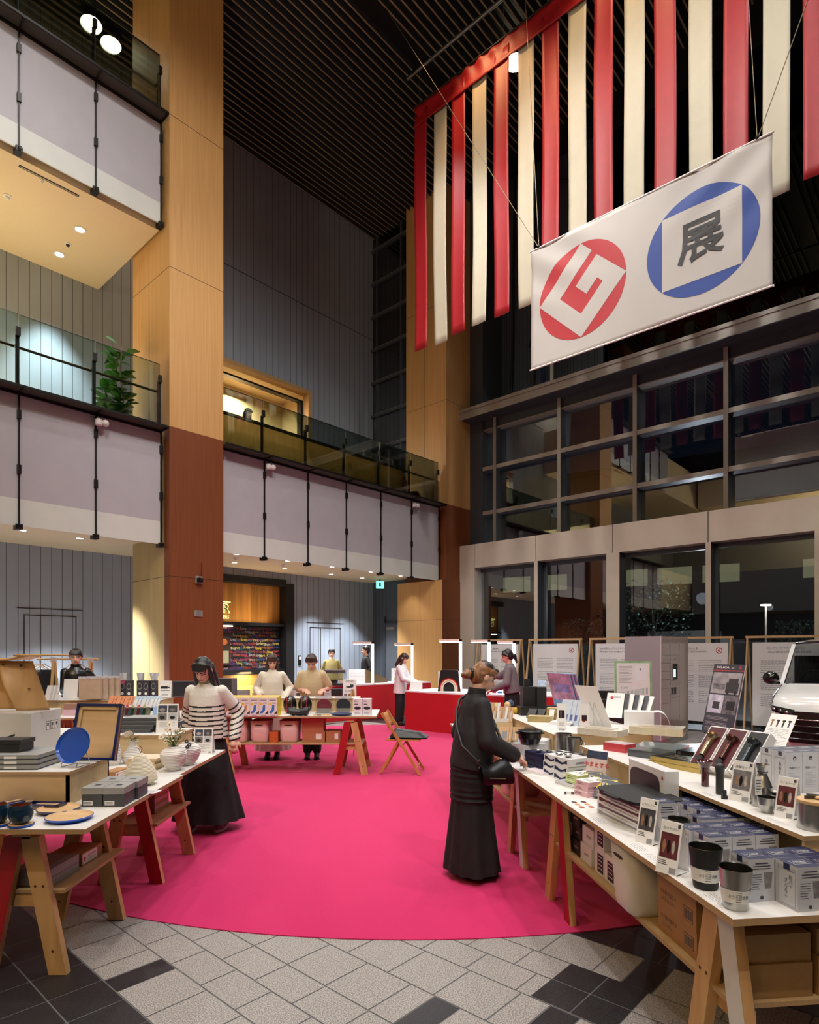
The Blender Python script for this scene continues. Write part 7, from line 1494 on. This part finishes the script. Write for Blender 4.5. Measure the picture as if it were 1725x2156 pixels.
# ------------------------------------------------------------------ people
SKIN = mat('skin', (222, 172, 148), .5, var=.04, scale=20); LIP = mat('lip', (186, 96, 92), .5); EYE = mat('eye_dark', (36, 26, 24), .3); BROW = mat('brow', (70, 52, 44), .7)
HBLK = mat('black_hair', (30, 25, 24), .42, var=.4, scale=60, stretch=(1, 1, .15)); HBRN = mat('dark_brown_hair', (58, 34, 28), .42, var=.4, scale=60, stretch=(1, 1, .15))
def hair_two():
    m = mat('brown_dyed_hair', (140, 94, 58), .42, var=.45, scale=70, stretch=(1, 1, .15)); return m
HDYE = hair_two()


def fuse(parts, voxel, smooth=3, paint=None, mats=()):
    """melt capsules ('c', p0, p1, r0, r1) and ellipsoids ('e', centre, radii, matrix) into one continuous skin"""
    m = MB()
    for p in parts:
        if p[0] == 'c':
            a, b = Vector(p[1]), Vector(p[2]); r0, r1 = p[3], p[4]; n = max(2, int((b - a).length / .05)); m.tube([a.lerp(b, k / n) for k in range(n + 1)], [r0 + (r1 - r0) * k / n for k in range(n + 1)], SKIN, 14); m.ball(a, r0, SKIN, 14, 9); m.ball(b, r1, SKIN, 14, 9)
        elif p[0] == 'e':
            q = MB(); q.ball((0, 0, 0), p[2], SKIN, 20, 14); mx = Matrix.Translation(Vector(p[1])) @ (p[3] if len(p) > 3 else Matrix()); m.add([tuple(mx @ Vector(v)) for v in q.v], q.f, SKIN)
        else:                                          # stacked elliptical rings (x, y centre, z, rx, ry), closed at both ends
            n = 28; vs = []; R_ = p[1]
            for (cx, cy, z, rx, ry) in R_: vs += [(cx + rx * cos(2 * pi * k / n), cy + ry * sin(2 * pi * k / n), z) for k in range(n)]
            fs = [(i * n + k, i * n + (k + 1) % n, (i + 1) * n + (k + 1) % n, (i + 1) * n + k) for i in range(len(R_) - 1) for k in range(n)] + [tuple(range(n - 1, -1, -1)), tuple(range((len(R_) - 1) * n, len(R_) * n))]
            if len(p) > 2: vs = [tuple(p[2] @ Vector(v)) for v in vs]
            m.add(vs, fs, SKIN)
    me = bpy.data.meshes.new('t'); me.from_pydata(m.v, [], m.f); o = bpy.data.objects.new('t', me); COL.objects.link(o)
    q = o.modifiers.new('r', 'REMESH'); q.mode = 'VOXEL'; q.voxel_size = voxel; s = o.modifiers.new('s', 'SMOOTH'); s.iterations = smooth; s.factor = .5
    dg = bpy.context.evaluated_depsgraph_get(); ev = o.evaluated_get(dg).data; out = MB()
    vs = [tuple(v.co) for v in ev.vertices]; fs = [tuple(f.vertices) for f in ev.polygons]
    out.v = vs; out.f = fs; out.sm = [True] * len(fs); out.mats = list(mats) or [SKIN]; out.i = [0] * len(fs)
    if paint:
        for k, f in enumerate(ev.polygons): out.i[k] = paint(f.center)
    bpy.data.objects.remove(o); bpy.data.meshes.remove(me)
    return out


def person(label, loc, rz, Ht=1.6, lean=8, nod=15, turn=0, lw=(-.24, .02, .80), rw=(.24, .02, .80), le=None, re=None, vox=.010, hair='long', hm=HBLK, top=None, legs='skirt', leg_m=None, hem=.1, flare=.26, tz=(.80, 1.33), sleeve=1.0, stripes=False, shoes=BLK, stance=.07, collar=None, loose=1.0, stride=0.0, topm=PAPER, hands=True, ruche=False, cut=None):
    """built facing -y; lw / rw are the wrists on the viewer's left / right"""
    t = thing('person', label, 'person', loc, rz); s = Ht / 1.6; hip = Vector((0, 0, .83 * s))
    LM = Matrix.Translation(hip) @ Matrix.Rotation(R(lean), 4, 'X') @ Matrix.Translation(-hip)
    U = lambda x, y, z: LM @ Vector((x * s, y * s, z * s))
    neck = U(0, .01, 1.335); HM = Matrix.Translation(U(0, .0, 1.372)) @ Matrix.Rotation(R(turn), 4, 'Z') @ Matrix.Rotation(R(lean * .4 + nod), 4, 'X') @ Matrix.Scale(s, 4)
    h = lambda x, y, z: HM @ Vector((x, y, z)); rot = HM.to_3x3().to_4x4()
    sh = [U(-.145, .01, 1.268), U(.145, .01, 1.268)]; wr = [Vector(lw) * s, Vector(rw) * s]; el = []
    for k in (0, 1):
        e_ = (le, re)[k]
        if e_: el.append(Vector(e_) * s); continue
        mid = (sh[k] + wr[k]) / 2; d = (wr[k] - sh[k]).length; off = math.sqrt(max(0, (.262 * s) ** 2 - (d / 2) ** 2)); ax = (wr[k] - sh[k]).normalized(); bk = Vector(((-.5, .5)[k], 1, -.25)); bk = (bk - ax * bk.dot(ax)).normalized(); el.append(mid + bk * off)
    ft = [Vector((-stance, -stride, 0)), Vector((stance, stride, 0))]
    P_ = [('r', [(0, .0, .80 * s, .155 * s, .105 * s), (0, 0, .92 * s, .135 * s, .095 * s), (0, 0, 1.03 * s, .118 * s, .085 * s), (0, 0, 1.17 * s, .14 * s, .10 * s), (0, .005, 1.27 * s, .15 * s, .085 * s), (0, .01, 1.315 * s, .10 * s, .06 * s)], LM), ('c', neck - Vector((0, 0, .04)), h(0, .012, .03), .050 * s, .048 * s)]
    for k in (0, 1):
        sg = (-1, 1)[k]; P_ += [('c', sh[k], el[k], .048 * s, .038 * s), ('c', el[k], wr[k], .037 * s, .025 * s), ('c', Vector((sg * .08 * s, 0, .84 * s)), ft[k] + Vector((sg * .01, -.01, .46 * s)), .078 * s, .052 * s), ('c', ft[k] + Vector((sg * .01, -.01, .46 * s)), ft[k] + Vector((0, .01, .08)), .05 * s, .033 * s), ('c', ft[k] + Vector((0, .01, .05)), ft[k] + Vector((0, -.10, .035)), .034, .028)]
        if hands:
            d = (wr[k] - el[k]).normalized(); sd = d.cross(Vector((0, 0, 1))); sd = sd.normalized() if sd.length > .1 else Vector((0, 1, 0)); dn = sd.cross(d).normalized(); dn = -dn if dn.z > 0 else dn
            P_ += [('c', wr[k], wr[k] + d * .055 * s, .026 * s, .03 * s)]
            for q in range(4):
                b0 = wr[k] + d * .07 * s + sd * (.0225 * (q - 1.5)) * s; L = (.062, .075, .07, .055)[q] * s; b1 = b0 + (d * .8 + dn * .35).normalized() * L * .55; b2 = b1 + (d * .45 + dn * .8).normalized() * L * .5; P_ += [('c', b0 - d * .02, b1, .0088 * s, .008 * s), ('c', b1, b2, .008 * s, .007 * s)]
            b0 = wr[k] + d * .02 * s - sd * .028 * s * sg; b1 = b0 + (d * .6 - sd * .7 * sg + dn * .3).normalized() * .04 * s; P_ += [('c', b0, b1, .011 * s, .009 * s), ('c', b1, b1 + (d * .9 + dn * .3).normalized() * .03 * s, .009 * s, .0075 * s)]
    P_ += [('e', h(0, .012, .128), (.073 * s, .091 * s, .094 * s), rot), ('e', h(0, -.020, .070), (.056 * s, .064 * s, .068 * s), rot), ('e', h(0, -.036, .032), (.030 * s, .034 * s, .026 * s), rot), ('e', h(0, -.090, .080), (.012 * s, .016 * s, .012 * s), rot), ('c', h(0, -.080, .108), h(0, -.094, .082), .007 * s, .009 * s), ('e', h(0, -.078, .050), (.022 * s, .010 * s, .009 * s), rot), ('e', h(-.074, .01, .098), (.010 * s, .018 * s, .028 * s), rot), ('e', h(.074, .01, .098), (.010 * s, .018 * s, .028 * s), rot), ('e', h(0, -.062, .126), (.05 * s, .018 * s, .012 * s), rot)]
    HI = HM.inverted()
    def paint(c):
        p = HI @ c
        if p.y < -.035 and 0 < p.z < .2:
            if .012 < abs(p.x) < .048 and abs(p.z - .104) < .006: return 2
            if .010 < abs(p.x) < .052 and abs(p.z - .124) < .0055: return 3
            if abs(p.x) < .022 and abs(p.z - .050) < .007 and p.y < -.06: return 1
        return 0
    fuse(P_, vox * .7, 2, paint, (SKIN, LIP, EYE, BROW)).build('body', t)
    # hair
    hp = [('e', h(0, .022, .138), (.079 * s, .088 * s, .091 * s), rot), ('e', h(0, .05, .10), (.072 * s, .06 * s, .075 * s), rot)]
    if hair in ('long', 'bob', 'side'):
        L = {'long': .22, 'bob': .09, 'side': .2}[hair]
        for sx in (-1, 1): hp += [('c', h(sx * .062, -.005, .15), h(sx * .072, -.015, .06), .022 * s, .022 * s), ('c', h(sx * .072, -.012, .07), h(sx * .078, -.025, .03 - L), .024 * s, .028 * s)]
        hp += [('c', h(-.03, .07, .10), h(-.04, .075, .0 - L), .05 * s, .05 * s), ('c', h(.03, .07, .10), h(.04, .075, .0 - L), .05 * s, .05 * s)]
        for k in range(-3, 4): hp.append(('c', h(.018 * k, -.038, .195 - .004 * abs(k)), h(.020 * k, -.082 + .005 * abs(k), .142), .020 * s, .009 * s))
    elif hair == 'bun':
        hp += [('e', h(0, .045, .105), (.070 * s, .070 * s, .085 * s), rot), ('c', h(0, .08, .11), h(0, .112, .07), .045 * s, .03 * s), ('e', h(0, .134, .066), (.040 * s, .036 * s, .038 * s), rot), ('e', h(.014, .152, .050), (.026 * s, .022 * s, .024 * s), rot), ('e', h(-.02, .150, .056), (.022 * s, .022 * s, .022 * s), rot), ('e', h(0, .152, .086), (.020 * s, .018 * s, .018 * s), rot)]
        for sx in (-1, 1): hp += [('c', h(sx * .046, -.035, .170), h(sx * .056, .04, .115), .030 * s, .024 * s), ('c', h(sx * .04, -.060, .185), h(sx * .062, -.045, .135), .014 * s, .006 * s)]
    elif hair == 'pony':
        hp += [('c', h(0, .08, .12), h(0, .118, .09), .03 * s, .026 * s), ('c', h(0, .122, .09), h(0, .125, -.03), .034 * s, .018 * s)]
        for k in range(-3, 4): hp.append(('c', h(.018 * k, -.036, .196), h(.020 * k, -.080 + .005 * abs(k), .150), .02 * s, .009 * s))
        for sx in (-1, 1): hp.append(('c', h(sx * .066, -.03, .16), h(sx * .074, .02, .11), .022 * s, .02 * s))
    else:
        for sx in (-1, 1): hp.append(('c', h(sx * .066, -.02, .16), h(sx * .076, .0, .115), .022 * s, .018 * s))
        for k in range(-3, 4): hp.append(('c', h(.018 * k, -.04, .200), h(.021 * k, -.078 + .005 * abs(k), .152), .022 * s, .010 * s))
    mm = [hm]
    def hpaint(c):
        p = HI @ c; return 1 if (p.z > .178 and p.y < .06) or (p.z > .2) else 0
    ho = fuse(hp, vox * .8, 2, hpaint if hair == 'bun' else None, (hm, HBLK)).build('hair', t)
    if hair == 'bun': m = MB(); m.tube([h(.034 * cos(a * pi / 8), .108 + .01 * sin(a * pi / 8), .085 + .034 * sin(a * pi / 8)) for a in range(17)], .012 * s, BLK, 8, False); m.build('hair_tie', ho)
    # upper garment: trunk and sleeves in one
    z0, z1 = tz; lo = loose; tp = [('r', [(0, .0, z0 * s, .170 * s * lo, .122 * s * lo), (0, 0, (z0 + .14) * s, .158 * s * lo, .118 * s * lo), (0, 0, 1.05 * s, .150 * s * lo, .112 * s * lo), (0, 0, 1.17 * s, .160 * s, .118 * s), (0, .004, 1.245 * s, .156 * s, .105 * s), (0, .008, 1.293 * s, .128 * s, .09 * s), (0, .01, 1.325 * s, .085 * s, .075 * s), (0, .012, (z1 + .02) * s, .062 * s, .064 * s)], LM)]
    for k in (0, 1):
        w = wr[k].lerp(el[k], .06 if sleeve >= 1 else .5 * (1 - sleeve)); tp += [('c', sh[k], el[k], .053 * s * (lo + 1) / 2, .055 * s * lo), ('c', el[k], w, .056 * s * lo, .046 * s * lo)] if sleeve > .4 else [('c', sh[k], sh[k].lerp(el[k], .75), .056 * s * lo, .062 * s * lo)]
    pm = None; ms = (topm,)
    if stripes:
        LI = LM.inverted()
        def pm(c):
            p = LI @ c
            for k in (0, 1):
                if abs(p.x) > .17 * s:
                    a, b = (sh[k], el[k]) if (c - sh[k]).length < (c - wr[k]).length else (el[k], wr[k])
                    if c.x * (-1, 1)[k] > 0: q = (c - sh[k]).length; return 1 if q > .16 and (q % .045) < .014 else 0
            return 1 if p.z < 1.17 * s and (p.z % .042) < .014 else 0
        ms = (topm, BLK)
    tm = fuse(tp, vox if not stripes else vox * .6, 4, pm, ms); to = tm.build(top or 'top', t)
    if collar:
        m = MB(); m.M = LM; m.lathe([(.062 * s, (z1 - .03) * s), (.070 * s, (z1 + .0) * s), (.064 * s, (z1 + .052) * s), (.058 * s, (z1 + .05) * s), (.056 * s, z1 * s)], collar, 24, (0, .012 * s, 0), (1, 1.02)); m.build('collar', to)
    # lower garment
    if legs == 'skirt':
        n = 96; wz = z0 + .06; prof = []; N = 40
        for k in range(N + 1):
            z = hem + (wz - hem) * k / N; u_ = (wz - z) / (wz - hem); r = .150 + (flare - .150) * u_ ** 1.15
            if ruche and z > .56: r = .182 + .013 * abs(sin((z - .56) * 2 * pi / .074)); 
            prof.append((r * s, z * s))
        def pl(a, z):
            k = max(0, min(1, (wz * s - z) / ((wz - hem) * s))); k = 0 if (ruche and z > .56 * s) else k
            return 1 + k * (.055 * sin(a * 11 + 1.3 * sin(3 * a)) + .03 * sin(a * 5 + z * 3)) + (.012 * sin(a * 37 + z * 160) if ruche and z > .56 * s else 0)
        m = MB(); m.lathe(prof, leg_m, n, (0, 0, 0), (1, .80), fn=pl); m.lathe([(prof[0][0], prof[0][1]), (prof[0][0] * .96, prof[0][1] + .004), (prof[0][0] * .8, prof[0][1] + .1)], leg_m, n, (0, 0, 0), (1, .80), fn=pl); m.build('skirt', t)
    else:
        P2 = [('r', [(0, 0, .78 * s, .165 * s, .12 * s), (0, 0, .9 * s, .15 * s, .11 * s), (0, 0, .97 * s, .14 * s, .105 * s)])]
        for k in (0, 1): sg = (-1, 1)[k]; P2 += [('c', Vector((sg * .08 * s, 0, .82 * s)), ft[k] + Vector((sg * .01, 0, .45 * s)), .088 * s, .074 * s), ('c', ft[k] + Vector((sg * .01, 0, .45 * s)), ft[k] + Vector((0, .015, .13)), .074 * s, .068 * s)]
        fuse(P2, vox, 3, None, (leg_m,)).build('trousers', t)
    for k in (0, 1):
        m = MB(); sole = PAPER if shoes is not BLK else RUB; n = 20; pts = [(ft[k].x + .043 * cos(2 * pi * j / n) * (1.08 if sin(2 * pi * j / n) < 0 else .9), ft[k].y - .055 + .125 * sin(2 * pi * j / n), 0) for j in range(n)]
        m.prism(pts, (0, 0, .022), sole); m.v = list(m.v); c = ft[k]; m.ball((c.x, c.y - .10, .04), (.040, .06, .032), shoes, 14, 8); m.ball((c.x, c.y - .02, .055), (.040, .075, .045), shoes, 14, 8); m.tube([(c.x, c.y + .02, .04), (c.x, c.y + .012, .10)], [.042, .040], shoes, 14); m.build('shoe', t)
    return t


CARPZ = .0064
BJK = mat('black_jacket', (30, 26, 28), .75, var=.2, scale=14, bump=.3); BSK = mat('black_skirt', (20, 19, 20), .8, var=.3, scale=20, bump=.3)
fw = math.atan2(.24, .97) + pi / 2
pw = Vector((.455, 4.50, CARPZ))
person('person in black jacket and long ruffled black skirt standing at the right table, head bowed', pw, fw, 1.575, 6, 24, 0, (-.17, -.27, .90), (.20, -.17, .84), vox=.008, hair='bun', hm=HDYE, top='jacket', leg_m=BSK, hem=.055, flare=.245, tz=(.80, 1.335), topm=BJK, collar=BJK, loose=1.27, ruche=True, stance=.07)
t = thing('shoulder_bag', 'black shoulder bag with a metal clasp hanging at the hip of the person in black', 'bag', pw + Vector((0, 0, 0)), fw); m = MB(); NYL = mat('black_nylon', (22, 22, 24), .4, var=.3, scale=12, bump=.4)
m.grid(lambda a, b: Vector((-.235 - .055 * sin(b * pi) ** .6, -.21 + .23 * a + .03 * (b - .5), .70 + .16 * b + .02 * sin(a * 7) * b)), 14, 10, NYL); m.grid(lambda a, b: Vector((-.226 + .0 * sin(b * pi), -.21 + .23 * (1 - a) + .03 * (b - .5), .70 + .16 * b + .02 * sin((1 - a) * 7) * b)), 14, 10, NYL); bgb = m.build('bag_body', t)
m = MB(); m.tube([(-.235, .03, .86), (-.17, .132, .97), (-.07, .136, 1.09), (.02, .110, 1.19), (.075, .065, 1.275), (.10, -.01, 1.315), (.09, -.10, 1.27), (.0, -.17, 1.12), (-.13, -.185, .98), (-.225, -.17, .86)], .011, BLK, 8); m.build('strap', t)
m = MB(); m.tube([(-.245, .03, .885), (-.24, .04, .86), (-.238, .015, .845), (-.232, .03, .82)], .006, STEEL, 8); m.build('clasp', bgb); m = MB(); m.bar((-.288, -.15, .75), (-.292, -.03, .76), .006, .004, mat('zip_metal', (176, 160, 120), .4, .6)); m.build('zip', bgb)
m = MB(); m.box(-.03, .03, -.002, .002, 0, .05, mat('green_label', (60, 110, 80), .5)); 
SWT = mat('cream_knit', (226, 220, 210), .9, var=.05, scale=60, bump=.4); OLV = mat('olive_collar', (150, 146, 116), .9)
ps = Vector((-1.85, 5.66, CARPZ))
person('person in black and white striped sweater and long black skirt walking between the tables', ps, R(-6), 1.60, 6, 30, 0, (-.25, .06, .80), (.26, -.03, .83), vox=.010, hair='long', hm=HBLK, top='striped_sweater', leg_m=BSK, hem=.10, flare=.32, tz=(.84, 1.335), topm=SWT, collar=OLV, loose=1.14, stripes=True, shoes=mat('grey_sneaker', (120, 116, 118), .6, var=.3, scale=40), stance=.13, stride=.05)
CRM = mat('cream_dress', (226, 216, 200), .85, var=.04, scale=30, bump=.2); SHR = mat('beige_shirt', (206, 184, 146), .85, var=.05, scale=30, bump=.2); BTR = mat('black_trousers', (24, 24, 26), .8, var=.2)
person('person in a long cream dress with long dark hair standing behind the centre table', (-2.07, 9.30, CARPZ), R(6), 1.60, 4, 22, 10, (-.17, -.16, .98), (.20, -.10, .92), hair='long', hm=HBRN, top='dress_top', leg_m=CRM, hem=.14, flare=.27, tz=(.86, 1.335), topm=CRM, loose=1.06)
person('person in a beige shirt and black trousers leaning over the centre table', (-1.47, 9.30, CARPZ), R(8), 1.62, 13, 30, -5, (-.10, -.22, 1.03), (.16, -.22, 1.03), hair='short', hm=HBRN, top='shirt', legs='trousers', leg_m=BTR, tz=(.80, 1.335), topm=SHR, collar=SHR, loose=1.16, sleeve=.3)
m = MB(); m.tube([(.03 * cos(a * pi / 8), 0, .03 * sin(a * pi / 8)) for a in range(17)], .008, RUB, 6, False); 
person('person in a shiny black jacket standing at the far left table by the clothes rack', (-4.95, 9.14, CARPZ), R(14), 1.66, 3, 6, 12, (-.02, -.29, 1.03), (.22, -.10, .90), hair='pony', hm=HBLK, top='leather_jacket', legs='trousers', leg_m=BTR, topm=mat('black_leather', (22, 23, 26), .28, var=.3, scale=10, bump=.3, coat=.3), collar=mat('black_leather', (22, 23, 26), .28), loose=1.2)
person('person in a white blouse and black trousers with bobbed hair reading at the front counter', (-.20, 13.42, CARPZ), face(.92, -.38), 1.59, 5, 26, 0, (-.06, -.36, .94), (.10, -.36, .94), hair='bob', hm=HBRN, top='blouse', legs='trousers', leg_m=BTR, tz=(.70, 1.335), topm=mat('white_blouse', (222, 216, 218), .8, var=.04), loose=1.12)
person('person in a grey sweater with a ponytail reaching over the front counter', (1.80, 10.75, CARPZ), face(-.95, .30), 1.66, 6, 14, 0, (-.14, -.48, 1.16), (.17, -.30, .92), hair='pony', hm=HBLK, top='sweater', leg_m=BSK, hem=.12, flare=.25, tz=(.86, 1.335), topm=mat('grey_knit', (116, 108, 112), .9, var=.06, scale=60, bump=.3), loose=1.16)
person('person in khaki jacket standing far back by the grey wall', (-2.10, 16.6, 0), R(4), 1.68, 0, 4, 8, hair='short', hm=HBLK, top='khaki_jacket', legs='trousers', leg_m=BTR, topm=mat('khaki_cloth', (150, 136, 84), .85), collar=PAPER, loose=1.12)
person('person in black seen from the side far back near the lobby door', (-1.22, 17.2, 0), face(-.95, -.2), 1.76, 0, 2, 0, hair='short', hm=HBLK, top='black_top', legs='trousers', leg_m=BTR, topm=BJK, loose=1.08)
person('person upstairs of whom only dark hair shows above the wooden booth back', B(8.15, 12.55, 5.70), RB + R(10), 1.62, 4, 10, 0, hair='long', hm=HBLK, top='dark_top', legs='trousers', leg_m=BTR, topm=BJK)

# ------------------------------------------------------------------ small white car at the right edge
CARW = mat('pearl_white', (228, 228, 226), .18, var=.01, coat=1.0); CARK = mat('car_black', (14, 14, 15), .12, coat=.8); CGL = glass('windscreen', (176, 186, 188), 1.2, 0, .03); CHR = mat('chrome', (200, 200, 200), .12, 1.0)
t = thing('car', 'small white boxy car with black grille cut by the right picture edge', 'car', (5.82, 8.50, 0), R(-40)); cw = .74          # nose towards -y, width along x
def cbox(nm, pts, mt, **k):                             # body panel spanned by left and right outlines
    pass
def sect(y, z, w): return [(-w, y, z), (w, y, z)]
m = MB(); prof = [(-.02, .22, .68), (-.06, .40, .73), (-.05, .62, .74), (-.01, .80, .735), (.05, .93, .72), (.22, 1.00, .71), (.62, 1.10, .70), (.70, 1.13, .69)]
body = []
for (y, z, w) in prof: body.append([(-w, y + .16 * (1 - 0), z), (-w * .93, y + .04, z), (-w * .5, y, z + .012), (0, y - .01, z + .016), (w * .5, y, z + .012), (w * .93, y + .04, z), (w, y + .16, z)])
vs = [p for r_ in body for p in r_]; m.add(vs, [(i * 7 + k, i * 7 + k + 1, (i + 1) * 7 + k + 1, (i + 1) * 7 + k) for i in range(len(body) - 1) for k in range(6)], CARW, True); m.build('front_body', t, sub=1)
m = MB()
for s in (-1, 1):
    out = [(s * .735, .14, .22), (s * .74, .10, .62), (s * .735, .20, .95), (s * .70, .86, 1.13), (s * .715, .86, 1.12), (s * .735, 3.2, 1.12), (s * .735, 3.2, .25), (s * .735, 1.05, .22)]
    m.add(out if s > 0 else out[::-1], [tuple(range(8))], CARW)
    m.hexa([(s * .69, .84, 1.10), (s * .75, .86, 1.10), (s * .75, .98, 1.10), (s * .69, .96, 1.10), (s * .60, 1.42, 1.74), (s * .66, 1.44, 1.74), (s * .67, 1.58, 1.74), (s * .61, 1.56, 1.74)], CARW)
m.grid(lambda a, b: ((a - .5) * 1.26 * (1 - .04 * (2 * a - 1) ** 2), 1.40 + 1.8 * b, 1.76 + .055 * sin(a * pi) ** .5 + .03 * sin(b * pi)), 12, 8, CARW); m.build('roof_and_pillars', t)
m = MB(); m.grid(lambda a, b: ((a - .5) * (1.34 - .14 * b), .80 + .62 * b - .06 * sin(a * pi), 1.12 + .63 * b), 12, 8, CGL); m.build('windscreen', t)
m = MB(); m.box(-.64, .64, .74, .86, 1.09, 1.13, CARK); m.tube([(-.6, 1.36, 1.76), (0, 1.30, 1.79), (.6, 1.36, 1.76)], .02, CARK, 8); m.box(-.72, .72, 1.0, 3.2, 1.1, 1.12, CARK); m.build('cowl', t)
m = MB(); m.box(-.69, .69, 1.9, 2.2, .5, 1.55, mat('car_seat', (30, 30, 34), .7)); m.box(-.6, .6, 1.0, 1.35, .9, 1.13, mat('car_dash', (40, 40, 44), .6)); m.tube([(-.35, 1.3 + .1 * sin(a * pi / 8), 1.15 + .17 * sin(a * pi / 8)) if 0 else (-.35 + .17 * cos(a * pi / 8), 1.42, 1.16 + .16 * sin(a * pi / 8)) for a in range(17)], .014, RUB, 6, False); m.build('interior', t)
m = MB(); m.grid(lambda a, b: ((a - .5) * (.94 + .2 * b), -.115 - .035 * sin(a * pi) + .03 * b, .34 + .44 * b), 12, 6, CARK)
for k in range(4): m.tube([((a - 4) / 4 * (.46 + .02 * k), -.13 - .035 * math.cos((a - 4) / 4 * pi / 2) + .02 * k / 4, .40 + .09 * k) for a in range(9)], .010, CHR if k == 3 else CARK, 6)
m.box(-.11, .11, -.165, -.155, .30, .40, PAPER); m.build('grille', t)
for s in (-1, 1):
    m = MB(); m.prism([(s * .40, -.10, .80), (s * .70, -.005, .845), (s * .735, .10, .88), (s * .735, .13, .82), (s * .70, .01, .765), (s * .46, -.10, .70)], (0, -.03, 0), CARK)
    hl = m.build('headlight', t); m = MB()
    for k in range(3): m.ball((s * (.50 + .085 * k), -.105 + .035 * k, .765 + .016 * k), (.030, .02, .022), CHR, 12, 8)
    m.build('lens', hl)
    m = MB(); m.prism([(s * .52, -.105, .66), (s * .70, -.03, .68), (s * .72, -.02, .40), (s * .58, -.10, .36)], (0, -.03, 0), CARK); m.box(s * .62 - .05, s * .62 + .05, -.125, -.10, .56, .65, mat('amber_lamp', (176, 110, 90), .2, coat=.5)); m.build('fog_lamp', t)
    m = MB(); m.ball((s * .85, .78, 1.21), (.115, .075, .105), CARK, 18, 12); m.tube([(s * .74, .86, 1.13), (s * .84, .80, 1.14)], .022, CARK, 8); m.build('mirror', t)
    for y in (.62, 2.9): m = MB(); m.tube([(s * .62, y, .29), (s * .745, y, .29)], .29, RUB, 26); wl = m.build('wheel', t); m = MB(); m.tube([(s * .745, y, .29), (s * .75, y, .29)], .18, CHR, 20); m.build('hubcap', wl)
m = MB(); m.box(-.70, .70, .10, .3, .20, .34, CARK); m.build('bumper', t)
